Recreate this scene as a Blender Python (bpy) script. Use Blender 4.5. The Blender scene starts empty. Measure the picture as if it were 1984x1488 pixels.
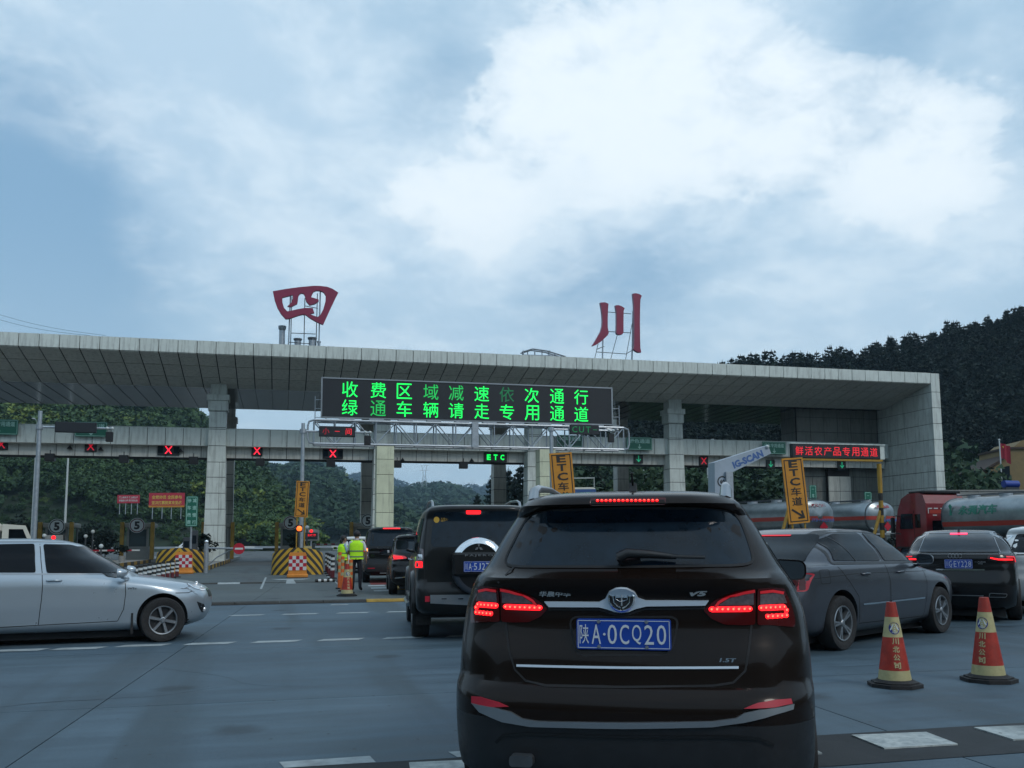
import bpy, math, random
import numpy as np
from mathutils import Vector, Matrix, geometry
from mathutils.bvhtree import BVHTree
random.seed(7); RNG = np.random.default_rng(7)
S = bpy.context.scene
COL = S.collection
R = math.radians

# ------------------------------------------------------------------ camera
F_PX, W_PX, H_PX, EYE = 1800.0, 1984.0, 1488.0, 1.4
PITCH = math.atan(200/1800); YAW = math.atan(449*math.cos(PITCH)/1800); ROLL = 0.0053
cam = bpy.data.cameras.new('camera'); camo = bpy.data.objects.new('camera', cam); COL.objects.link(camo)
cam.sensor_width = 36; cam.lens = 36*F_PX/W_PX; cam.shift_y = 106/W_PX
cam.clip_start = 0.1; cam.clip_end = 12000
FWD = Vector((math.cos(PITCH)*math.sin(YAW), math.cos(PITCH)*math.cos(YAW), math.sin(PITCH)))
RGT = Vector((math.cos(YAW), -math.sin(YAW), 0)); UPV = RGT.cross(FWD)
cr, sr = math.cos(ROLL), math.sin(ROLL)
# camera axes after the small roll of the handheld phone
CX = RGT*cr - UPV*sr; CY = RGT*sr + UPV*cr
camo.matrix_world = Matrix(((CX.x, CY.x, -FWD.x, 0), (CX.y, CY.y, -FWD.y, 0), (CX.z, CY.z, -FWD.z, EYE), (0, 0, 0, 1)))
S.camera = camo
S.view_settings.view_transform = 'Standard'; S.view_settings.look = 'None'
S.view_settings.exposure = 0.5; S.view_settings.gamma = 1.0; S.view_settings.use_curve_mapping = False
S.cycles.use_denoising = True
S.cycles.max_bounces = 6; S.cycles.diffuse_bounces = 3; S.cycles.glossy_bounces = 4
S.cycles.volume_bounces = 0; S.cycles.transparent_max_bounces = 8
S.cycles.sample_clamp_indirect = 4.0

def ray(x, y):
    """direction of the sight line through a point measured on the survey photo"""
    u = (x-992)/F_PX; v = (850-y)/F_PX
    return FWD + CX*u + CY*v
def on_y(x, y, Y):
    d = ray(x, y); t = Y/d.y; return Vector((d.x*t, Y, EYE+d.z*t))
def on_x(x, y, X):
    d = ray(x, y); t = X/d.x; return Vector((X, d.y*t, EYE+d.z*t))
def on_ground(x, y, z=0):
    d = ray(x, y); t = (z-EYE)/d.z; return Vector((d.x*t, d.y*t, z))
def at_depth(x, y, dep):
    d = ray(x, y); return Vector((d.x*dep, d.y*dep, EYE+d.z*dep))

# ------------------------------------------------------------------ world: hazy blue sky with broad cloud
SUN_EL, SUN_AZ = R(40), R(146)
world = bpy.data.worlds.new('World'); S.world = world; world.use_nodes = True
nt = world.node_tree; nt.nodes.clear()
class NB:
    def __init__(s, nt): s.nt = nt
    def n(s, t, **k):
        o = s.nt.nodes.new(t)
        for a, b in k.items(): setattr(o, a, b)
        return o
    def put(s, sock, v):
        if isinstance(v, bpy.types.NodeSocket): s.nt.links.new(v, sock)
        elif v is not None: sock.default_value = v
    def m(s, op, a, b=None, c=None, clamp=False):
        o = s.n('ShaderNodeMath', operation=op, use_clamp=clamp)
        s.put(o.inputs[0], a)
        if b is not None: s.put(o.inputs[1], b)
        if c is not None: s.put(o.inputs[2], c)
        return o.outputs[0]
    def vm(s, op, a, b=None):
        o = s.n('ShaderNodeVectorMath', operation=op); s.put(o.inputs[0], a)
        if b is not None: s.put(o.inputs[1], b)
        return o.outputs['Value'] if op in ('DOT_PRODUCT', 'LENGTH', 'DISTANCE') else o.outputs[0]
    def mix(s, f, a, b):
        o = s.n('ShaderNodeMix', data_type='RGBA'); s.put(o.inputs[0], f); s.put(o.inputs[6], a); s.put(o.inputs[7], b); return o.outputs[2]
    def rng(s, v, a, b, c=0.0, d=1.0, smooth=True):
        o = s.n('ShaderNodeMapRange', interpolation_type='SMOOTHSTEP' if smooth else 'LINEAR')
        for i, x in enumerate((v, a, b, c, d)): s.put(o.inputs[i], x)
        return o.outputs[0]
    def noise(s, vec, scale, detail=5, rough=.5, dist=0.0, w=None):
        o = s.n('ShaderNodeTexNoise'); s.put(o.inputs['Vector'], vec); o.inputs['Scale'].default_value = scale
        o.inputs['Detail'].default_value = detail; o.inputs['Roughness'].default_value = rough; o.inputs['Distortion'].default_value = dist
        return o.outputs[0]
N = NB(nt)
tc = N.n('ShaderNodeTexCoord').outputs['Generated']
sky = N.n('ShaderNodeTexSky', sky_type='NISHITA', sun_disc=False)
sky.sun_elevation = SUN_EL; sky.sun_rotation = SUN_AZ; sky.air_density = 1.3; sky.dust_density = 2.2
sep = N.n('ShaderNodeSeparateXYZ'); nt.links.new(tc, sep.inputs[0])
zz = N.m('MAXIMUM', sep.outputs[2], 0.0)
den = N.m('ADD', zz, 0.28)
comb = N.n('ShaderNodeCombineXYZ')
nt.links.new(N.m('DIVIDE', sep.outputs[0], den), comb.inputs[0]); nt.links.new(N.m('DIVIDE', sep.outputs[1], den), comb.inputs[1])
comb.inputs[2].default_value = 3.1
cv = comb.outputs[0]
big = N.noise(cv, 1.3, 6, .5, .4)
mid = N.noise(cv, 3.4, 6, .55, .35)
fine = N.noise(cv, 9.0, 7, .62, .5)
def lobe(x, y, rad, w):
    d = ray(x, y).normalized()
    return N.m('MULTIPLY', N.rng(N.vm('DISTANCE', tc, (d.x, d.y, d.z)), 0.0, rad/F_PX, 1.0, 0.0), w)
def lobes(L):
    acc = None
    for l in L:
        v = lobe(*l); acc = v if acc is None else N.m('ADD', acc, v)
    return acc
# heaped cloud bodies with crisp broken edges, then soft sheets, then clear gaps
CU = lobes([(1090, 120, 200, .75), (990, 215, 190, .7), (1250, 150, 260, .8), (1450, 165, 250, .8), (1590, 250, 230, .7), (1360, 290, 230, .6), (1150, 330, 200, .6), (900, 375, 160, .6), (800, 400, 140, .55), (960, 440, 150, .5), (1820, 260, 230, .75), (1760, 350, 200, .5), (1700, 170, 140, .45)])
SO = lobes([(470, 210, 420, .55), (600, 290, 220, .35), (330, 375, 230, .40), (180, 60, 330, .35), (1850, 480, 330, .45), (1640, 560, 300, .30), (1330, 40, 330, .3), (1680, 640, 260, .3), (560, 560, 500, .2), (1250, 380, 420, .45), (900, 420, 260, .4), (1000, 640, 500, .22)])
GAP = lobes([(40, 320, 400, .62), (110, 540, 280, .30), (1720, 30, 170, .28), (870, 140, 140, .22), (790, 250, 110, .15), (1150, 560, 260, .35), (1250, 470, 240, .15)])
fine2 = N.noise(cv, 24.0, 6, .6, .3)
nz = N.m('ADD', N.m('MULTIPLY', N.m('SUBTRACT', fine2, .5), .55), N.m('ADD', N.m('MULTIPLY', N.m('SUBTRACT', mid, .5), .9), N.m('MULTIPLY', N.m('SUBTRACT', fine, .5), .9)))
cum = N.m('ADD', N.m('SUBTRACT', N.m('MINIMUM', CU, 1.0), N.m('MULTIPLY', GAP, .5)), N.m('ADD', nz, N.m('MULTIPLY', N.m('SUBTRACT', big, .5), .5)))
m1 = N.m('MULTIPLY', N.rng(cum, .36, .60), N.rng(cum, .25, 1.15, .40, .95))
soft = N.m('ADD', N.m('SUBTRACT', SO, GAP), N.m('ADD', N.m('MULTIPLY', N.m('SUBTRACT', big, .42), 1.5), N.m('MULTIPLY', nz, .55)))
m2 = N.rng(soft, -.40, .62)
shade = N.rng(N.m('ADD', N.m('ADD', mid, N.m('MULTIPLY', N.m('ADD', fine, N.m('MULTIPLY', fine2, .5)), .50)), N.m('MULTIPLY', N.m('MINIMUM', CU, 1.0), .22)), .72, 1.08)
STR = 0.10
def rad(r, g, b): return (r/STR, g/STR, b/STR, 1)
veil = N.mix(N.rng(N.m('SUBTRACT', big, GAP), .05, .55), rad(.18, .32, .47), rad(.31, .46, .59))
base = N.mix(.85, sky.outputs[0], veil)
col = N.mix(N.m('MULTIPLY', m2, .85), base, N.mix(shade, rad(.39, .52, .64), rad(.56, .66, .74)))
col = N.mix(m1, col, N.mix(shade, rad(.44, .55, .65), rad(.67, .74, .79)))
hz = N.rng(zz, 0.0, .34, 1.0, 0.0)
col = N.mix(N.m('MULTIPLY', hz, .62), col, rad(.43, .56, .655))
bg = N.n('ShaderNodeBackground'); bg.inputs[1].default_value = STR
nt.links.new(col, bg.inputs[0]); wo = N.n('ShaderNodeOutputWorld'); nt.links.new(bg.outputs[0], wo.inputs[0])
world.cycles.sampling_method = 'MANUAL'; world.cycles.sample_map_resolution = 512

sun = bpy.data.lights.new('sun', 'SUN'); suno = bpy.data.objects.new('sun', sun); COL.objects.link(suno)
sun.energy = 0.8; sun.angle = R(16); sun.color = (1.0, .95, .88)
sd = Vector((math.sin(SUN_AZ)*math.cos(SUN_EL), math.cos(SUN_AZ)*math.cos(SUN_EL), math.sin(SUN_EL)))
suno.rotation_euler = (-sd).to_track_quat('-Z', 'Y').to_euler()

# ------------------------------------------------------------------ materials
MATS = {}
def mat(name, col=(.5, .5, .5), rough=.6, metal=0.0, spec=.5, coat=0.0, emit=None, es=0.0, noise=0.0, nscale=4.0, bump=0.0, bscale=40.0, dirt=0.0, alpha=None):
    if name in MATS: return MATS[name]
    m = bpy.data.materials.new(name); m.use_nodes = True; MATS[name] = m
    b = m.node_tree.nodes['Principled BSDF']
    b.inputs['Base Color'].default_value = (*col, 1); b.inputs['Roughness'].default_value = rough
    b.inputs['Metallic'].default_value = metal; b.inputs['Specular IOR Level'].default_value = spec
    b.inputs['Coat Weight'].default_value = coat; b.inputs['Coat Roughness'].default_value = .06
    if emit: b.inputs['Emission Color'].default_value = (*emit, 1); b.inputs['Emission Strength'].default_value = es
    k = NB(m.node_tree)
    if noise or bump or dirt:
        oc = k.n('ShaderNodeTexCoord').outputs['Object']
        if noise:
            f = k.rng(k.noise(oc, nscale, 6, .6), .3, .7, 0, 1, False)
            c2 = tuple(c*(1-noise) for c in col); c3 = tuple(min(1, c*(1+noise)) for c in col)
            o = k.mix(f, (*c2, 1), (*c3, 1))
            if name.startswith('panel'):
                mp = k.n('ShaderNodeMapping'); m.node_tree.links.new(oc, mp.inputs[0]); mp.inputs['Scale'].default_value = (5, 5, .5)
                oi = k.n('ShaderNodeObjectInfo').outputs['Random']; lc = k.n('ShaderNodeObjectInfo').outputs['Location']
                o = k.mix(k.m('MULTIPLY', oi, .16), o, (*(c*.55 for c in col), 1))
                o = k.mix(k.rng(k.noise(k.vm('ADD', mp.outputs[0], lc), 1.0, 5, .65), .47, .68, 0, .55), o, (*(c*.45 for c in col), 1))
            if dirt:
                g = k.rng(k.noise(oc, 1.3, 5, .65), .52, .75, 0, dirt)
                o = k.mix(g, o, (.05, .045, .035, 1))
            m.node_tree.links.new(o, b.inputs['Base Color'])
            m.node_tree.links.new(k.rng(k.noise(oc, nscale*3, 4, .6), .2, .8, max(0.02, rough-.12*noise*4), min(1, rough+.12*noise*4), False), b.inputs['Roughness'])
        if bump:
            bn = k.n('ShaderNodeBump'); bn.inputs['Strength'].default_value = bump; bn.inputs['Distance'].default_value = .02
            m.node_tree.links.new(k.noise(oc, bscale, 5, .6), bn.inputs['Height']); m.node_tree.links.new(bn.outputs[0], b.inputs['Normal'])
    return m

def M_(n): return MATS[n]
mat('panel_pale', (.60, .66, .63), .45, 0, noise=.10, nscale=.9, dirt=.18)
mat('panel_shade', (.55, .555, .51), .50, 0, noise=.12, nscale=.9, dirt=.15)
mat('panel_yellow', (.62, .65, .48), .5, noise=.08, nscale=1.2, dirt=.15)
mat('panel_dark', (.17, .18, .165), .5, noise=.12, nscale=.9, dirt=.2)  # cladding tone darkened to carry the canopy's shade on the tower wall
mat('joint_dark', (.018, .018, .02), .9)
mat('soffit_strip', (.17, .18, .19), .18, .85, noise=.12, nscale=3)
mat('steel_galv', (.40, .44, .48), .42, .75, noise=.15, nscale=8)
mat('steel_dark', (.07, .08, .09), .5, .6, noise=.2, nscale=10)
mat('black_plastic', (.012, .013, .015), .42, noise=.2, nscale=12)
mat('black_matt', (.010, .011, .013), .8)
mat('rubber', (.014, .014, .015), .78, noise=.35, nscale=9, bump=.25, bscale=60)
mat('chrome', (.78, .80, .82), .09, 1.0, noise=.05, nscale=10)
mat('satin_chrome', (.36, .38, .40), .30, .85, noise=.02, nscale=4)
mat('trim_bright', (.66, .74, .82), .36, .45, noise=.02, nscale=4)
mat('mirror_glass', (.14, .17, .20), .05, 1.0)
mat('glass_dark', (.003, .005, .008), .05, 0, .16, .1)
mat('glass_dusty', (.005, .012, .021), .10, 0, .28, .15, noise=.35, nscale=9)
mat('glass_grey', (.008, .013, .019), .07, 0, .3, .25)
mat('window_booth', (.05, .075, .085), .08, 0, .6, .8)
mat('paint_brown', (.0105, .0065, .0050), .26, .2, .12, .26, noise=.02, nscale=3)
mat('paint_graphite', (.015, .016, .017), .32, .35, .25, .35, noise=.02, nscale=3)
mat('paint_grey', (.060, .068, .084), .28, .5, .35, .5, noise=.02, nscale=3)
mat('paint_silver', (.40, .46, .51), .28, .55, .4, .6, noise=.02, nscale=3)
mat('paint_black', (.004, .004, .005), .22, .1, .3, .3, noise=.02, nscale=3)
mat('paint_white', (.68, .70, .70), .3, 0, .5, .8, noise=.05, nscale=3)
mat('paint_red', (.17, .010, .014), .35, 0, .5, .5, noise=.25, nscale=2, dirt=.25)
mat('tank_silver', (.27, .31, .33), .33, .8, noise=.16, nscale=2, dirt=.25)
mat('tank_dull', (.20, .23, .24), .45, .6, noise=.2, nscale=2, dirt=.3)
mat('lamp_red_dark', (.055, .002, .003), .12, 0, .4, .4)
mat('lamp_red_rim', (.5, .012, .02), .10, 0, .6, 1.0, emit=(1, .02, .03), es=.12)
mat('lamp_clear', (.13, .11, .12), .14, .3, .5, .6, noise=.3, nscale=60)
mat('lamp_white', (.7, .72, .75), .08, .5, .6, 1.0)
mat('led_red', (.6, .02, .02), .4, emit=(1, .008, .014), es=1.5)
mat('led_red_core', (.9, .1, .06), .4, emit=(1, .10, .05), es=2.6)
mat('led_pink', (.6, .02, .05), .4, emit=(1, .04, .12), es=1.6)
mat('led_amber', (.9, .3, .02), .4, emit=(1, .28, .03), es=3.0)
mat('led_orange', (.9, .2, .02), .4, emit=(1, .13, .02), es=1.4)
mat('led_green', (.02, .6, .1), .5, emit=(.0, .85, .09), es=1.0)
mat('led_green_mid', (.02, .3, .08), .5, emit=(.0, .36, .05), es=.8)
mat('led_green_dim', (.01, .12, .05), .5, emit=(.0, .10, .03), es=.6)
mat('led_text_red', (.4, .02, .03), .5, emit=(1, .015, .03), es=.45)
mat('led_text_red_dim', (.2, .01, .02), .5, emit=(1, .015, .04), es=.14)
mat('signal_cross', (.5, .02, .03), .5, emit=(1, .02, .05), es=1.25)
mat('signal_cross_dim', (.3, .02, .03), .5, emit=(1, .02, .06), es=.28)
mat('signal_arrow', (.02, .3, .15), .5, emit=(.02, .5, .25), es=.35)
mat('led_board', (.010, .014, .020), .55, noise=.3, nscale=30)
mat('sign_green', (.006, .115, .075), .45, noise=.1, nscale=3)
mat('sign_green_dark', (.004, .055, .035), .45)
mat('sign_white', (.50, .55, .55), .5)
mat('sign_teal_white', (.30, .52, .46), .5)
mat('sign_yellow', (.52, .22, .018), .5, noise=.15, nscale=3, dirt=.2)
mat('yellow_paint', (.34, .20, .022), .5, noise=.25, nscale=3, dirt=.35)
mat('black_paint', (.015, .015, .014), .55, noise=.3, nscale=5)
mat('letter_maroon', (.235, .020, .065), .45, noise=.10, nscale=1.5)
mat('letter_edge', (.30, .14, .20), .45)
mat('cone_red', (.31, .020, .008), .5, noise=.3, nscale=14, dirt=.15)
mat('cone_cream', (.38, .34, .17), .55, noise=.15, nscale=20, dirt=.2)
mat('cone_blue', (.012, .02, .16), .5)
mat('orange_plastic', (.62, .13, .022), .5, noise=.15, nscale=8)
mat('barrier_orange', (.60, .22, .03), .55, noise=.15, nscale=4, dirt=.2)
mat('reflector_red', (.40, .012, .03), .4)
mat('reflector_white', (.55, .58, .58), .4)
mat('maroon_post', (.11, .012, .018), .6, noise=.2, nscale=8)
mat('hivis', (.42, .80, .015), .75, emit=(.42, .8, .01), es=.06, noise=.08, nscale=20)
mat('vest_band', (.13, .20, .13), .6)
mat('vest_mark', (.02, .03, .05), .6)
mat('shirt_white', (.55, .56, .60), .8)
mat('shirt_blue', (.25, .38, .50), .8)
mat('trousers', (.010, .011, .018), .85)
mat('skin', (.30, .17, .11), .6)
mat('hair', (.010, .009, .010), .6)
mat('plate_blue', (.004, .045, .30), .4, noise=.1, nscale=20)
mat('plate_white', (.52, .56, .60), .5)
mat('concrete', (.27, .27, .255), .85, noise=.15, nscale=3, bump=.3, bscale=20)
mat('kerb_yellow', (.30, .19, .03), .8, noise=.3, nscale=4, dirt=.5)
mat('kerb_black', (.030, .030, .028), .8, noise=.3, nscale=4)
mat('booth_grey', (.22, .23, .22), .6, noise=.1, nscale=2, dirt=.2)
mat('booth_wall', (.30, .30, .27), .6, noise=.1, nscale=2, dirt=.2)
mat('road_white', (.30, .34, .35), .8, noise=.22, nscale=7, dirt=.6)
mat('road_yellow', (.42, .28, .06), .8, noise=.2, nscale=6, dirt=.3)
mat('road_red', (.17, .030, .028), .85, noise=.25, nscale=5, dirt=.3)
mat('banner_red', (.42, .022, .045), .6)
mat('banner_yellow', (.60, .46, .08), .6)
mat('ochre_wall', (.20, .145, .065), .8, noise=.12, nscale=1.2, dirt=.2)
mat('ochre_trim', (.045, .028, .020), .8)
mat('blue_sheet', (.008, .04, .26), .5)
mat('flag_red', (.28, .01, .03), .7)
mat('flag_yellow', (.7, .5, .05), .7)
mat('bark', (.045, .032, .024), .9, noise=.3, nscale=6)
mat('pylon_grey', (.30, .33, .36), .6, .3)
mat('logo_green', (.03, .20, .14), .5)
mat('igscan_blue', (.05, .12, .32), .5)
mat('igscan_grey', (.33, .39, .46), .45, .2, noise=.08, nscale=2)
mat('red_stripe', (.34, .035, .022), .45)
mat('sticker_gold', (.50, .31, .04), .5)
mat('roof_white', (.62, .64, .58), .5, noise=.06, nscale=1)
mat('soil', (.12, .075, .045), .95, noise=.3, nscale=1)

def leafmat(name, c1, c2, c3, rough=.7):
    m = bpy.data.materials.new(name); m.use_nodes = True; MATS[name] = m
    b = m.node_tree.nodes['Principled BSDF']; k = NB(m.node_tree)
    a = k.n('ShaderNodeAttribute', attribute_name='tint').outputs['Fac']
    o = k.mix(k.rng(a, 0, .6, 0, 1, False), (*c1, 1), (*c2, 1)); o = k.mix(k.rng(a, .78, 1, 0, 1, False), o, (*c3, 1))
    m.node_tree.links.new(o, b.inputs['Base Color']); b.inputs['Roughness'].default_value = rough; b.inputs['Specular IOR Level'].default_value = .25
    return m
leafmat('leaf_broad', (.022, .052, .022), (.050, .098, .034), (.15, .20, .04))
leafmat('leaf_dark', (.003, .010, .008), (.006, .017, .012), (.013, .028, .016))
leafmat('leaf_mid', (.014, .036, .020), (.030, .064, .028), (.09, .12, .03))
leafmat('leaf_red', (.14, .02, .05), (.10, .03, .04), (.05, .08, .03))

def terrain_mat(name, c1, c2, c3, sc):
    m = bpy.data.materials.new(name); m.use_nodes = True; MATS[name] = m
    b = m.node_tree.nodes['Principled BSDF']; k = NB(m.node_tree)
    oc = k.n('ShaderNodeTexCoord').outputs['Object']
    o = k.mix(k.rng(k.noise(oc, sc, 7, .6), .38, .62), (*c1, 1), (*c2, 1))
    o = k.mix(k.rng(k.noise(oc, sc*.35, 5, .6), .56, .66), o, (*c3, 1))
    m.node_tree.links.new(o, b.inputs['Base Color']); b.inputs['Roughness'].default_value = .95
    return m
terrain_mat('hill_soil', (.010, .022, .012), (.016, .030, .014), (.045, .036, .026), .05)
terrain_mat('hill_far', (.008, .020, .012), (.016, .030, .016), (.03, .032, .022), .02)

def pavement_mat(name, a, b_, streak=(1, 1, 1), rot=0.0, ca=.5, wear=(.03, .035, .04)):
    m = bpy.data.materials.new(name); m.use_nodes = True; MATS[name] = m
    b = m.node_tree.nodes['Principled BSDF']; k = NB(m.node_tree)
    geo = k.n('ShaderNodeNewGeometry').outputs['Position']
    mp = k.n('ShaderNodeMapping'); m.node_tree.links.new(geo, mp.inputs[0]); mp.inputs['Scale'].default_value = streak; mp.inputs['Rotation'].default_value = (0, 0, rot)
    s1 = k.noise(mp.outputs[0], 1.0, 6, .62, .3); s2 = k.noise(geo, .35, 5, .6); s3 = k.noise(geo, 60, 3, .7); s4 = k.noise(geo, 3.0, 6, .7)
    f = k.m('ADD', k.m('MULTIPLY', s1, .6), k.m('ADD', k.m('MULTIPLY', s2, .3), k.m('MULTIPLY', s3, .16)))
    o = k.mix(k.rng(f, .43, .60, 0, 1, False), (*a, 1), (*b_, 1))
    o = k.mix(k.rng(s4, .60, .74, 0, .40), o, (*wear, 1))
    oi = k.n('ShaderNodeObjectInfo').outputs['Random']; o = k.mix(k.m('MULTIPLY', oi, .30), o, (a[0]*.75, a[1]*.78, a[2]*.78, 1))
    mp2 = k.n('ShaderNodeMapping'); m.node_tree.links.new(geo, mp2.inputs[0]); mp2.inputs['Scale'].default_value = (.95, .07, 1); mp2.inputs['Rotation'].default_value = (0, 0, R(4))
    o = k.mix(k.rng(k.noise(mp2.outputs[0], 1.0, 4, .5, .2), .50, .66, 0, .60), o, (*wear, 1))
    o = k.mix(k.rng(k.noise(geo, .22, 4, .55), .50, .68, 0, .45), o, (a[0]*1.25, a[1]*1.08, a[2]*.86, 1))
    v2 = k.n('ShaderNodeTexVoronoi', feature='F1', voronoi_dimensions='2D'); m.node_tree.links.new(geo, v2.inputs['Vector']); v2.inputs['Scale'].default_value = .33
    o = k.mix(k.rng(k.m('ADD', v2.outputs['Distance'], k.m('MULTIPLY', k.m('SUBTRACT', s4, .5), .12)), .03, .09, .60, 0), o, (.018, .025, .030, 1))
    vo = k.n('ShaderNodeTexVoronoi', feature='F1', voronoi_dimensions='2D'); m.node_tree.links.new(geo, vo.inputs['Vector']); vo.inputs['Scale'].default_value = 1.15
    o = k.mix(k.rng(vo.outputs['Distance'], .008, .020, .9, 0), o, (.02, .02, .02, 1))
    m.node_tree.links.new(o, b.inputs['Base Color']); b.inputs['Specular IOR Level'].default_value = .35
    m.node_tree.links.new(k.rng(s1, .3, .7, ca, ca+.2, False), b.inputs['Roughness'])
    bn = k.n('ShaderNodeBump'); bn.inputs['Strength'].default_value = .35; bn.inputs['Distance'].default_value = .01
    m.node_tree.links.new(k.m('ADD', s3, k.m('MULTIPLY', s1, .8)), bn.inputs['Height']); m.node_tree.links.new(bn.outputs[0], b.inputs['Normal'])
    return m
pavement_mat('slab_concrete', (.040, .070, .096), (.084, .132, .170), (.33, 2.6, 1), R(-3), .55, (.030, .048, .058))
pavement_mat('slab_grey', (.060, .078, .086), (.105, .128, .132), (.5, 2.0, 1), 0, .6, (.06, .065, .07))
pavement_mat('asphalt', (.018, .022, .025), (.034, .040, .045), (6, 6, 1), 0, .75, (.05, .055, .06))
pavement_mat('yard', (.06, .07, .075), (.10, .115, .12), (.6, .6, 1), 0, .7)
pavement_mat('rumble_white', (.26, .30, .31), (.50, .54, .53), (9, 9, 1), 0, .7, (.03, .035, .04))

def chevron_mat():
    m = bpy.data.materials.new('chevron'); m.use_nodes = True; MATS['chevron'] = m
    b = m.node_tree.nodes['Principled BSDF']; k = NB(m.node_tree)
    uv = k.n('ShaderNodeUVMap').outputs[0]
    sp = k.n('ShaderNodeSeparateXYZ'); m.node_tree.links.new(uv, sp.inputs[0])
    t = k.m('FRACT', k.m('DIVIDE', k.m('ADD', k.m('ADD', sp.outputs[1], k.m('MULTIPLY', k.m('ABSOLUTE', sp.outputs[0]), 1.05)), .06), .37))
    f = k.rng(t, .49, .51, 0, 1, False)
    g = k.noise(k.n('ShaderNodeTexCoord').outputs['Object'], 3.0, 6, .7)
    o = k.mix(f, (.50, .29, .02, 1), (.020, .020, .018, 1)); o = k.mix(k.rng(g, .5, .75, 0, .5), o, (.10, .07, .03, 1))
    m.node_tree.links.new(o, b.inputs['Base Color']); b.inputs['Roughness'].default_value = .6
chevron_mat()

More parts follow.
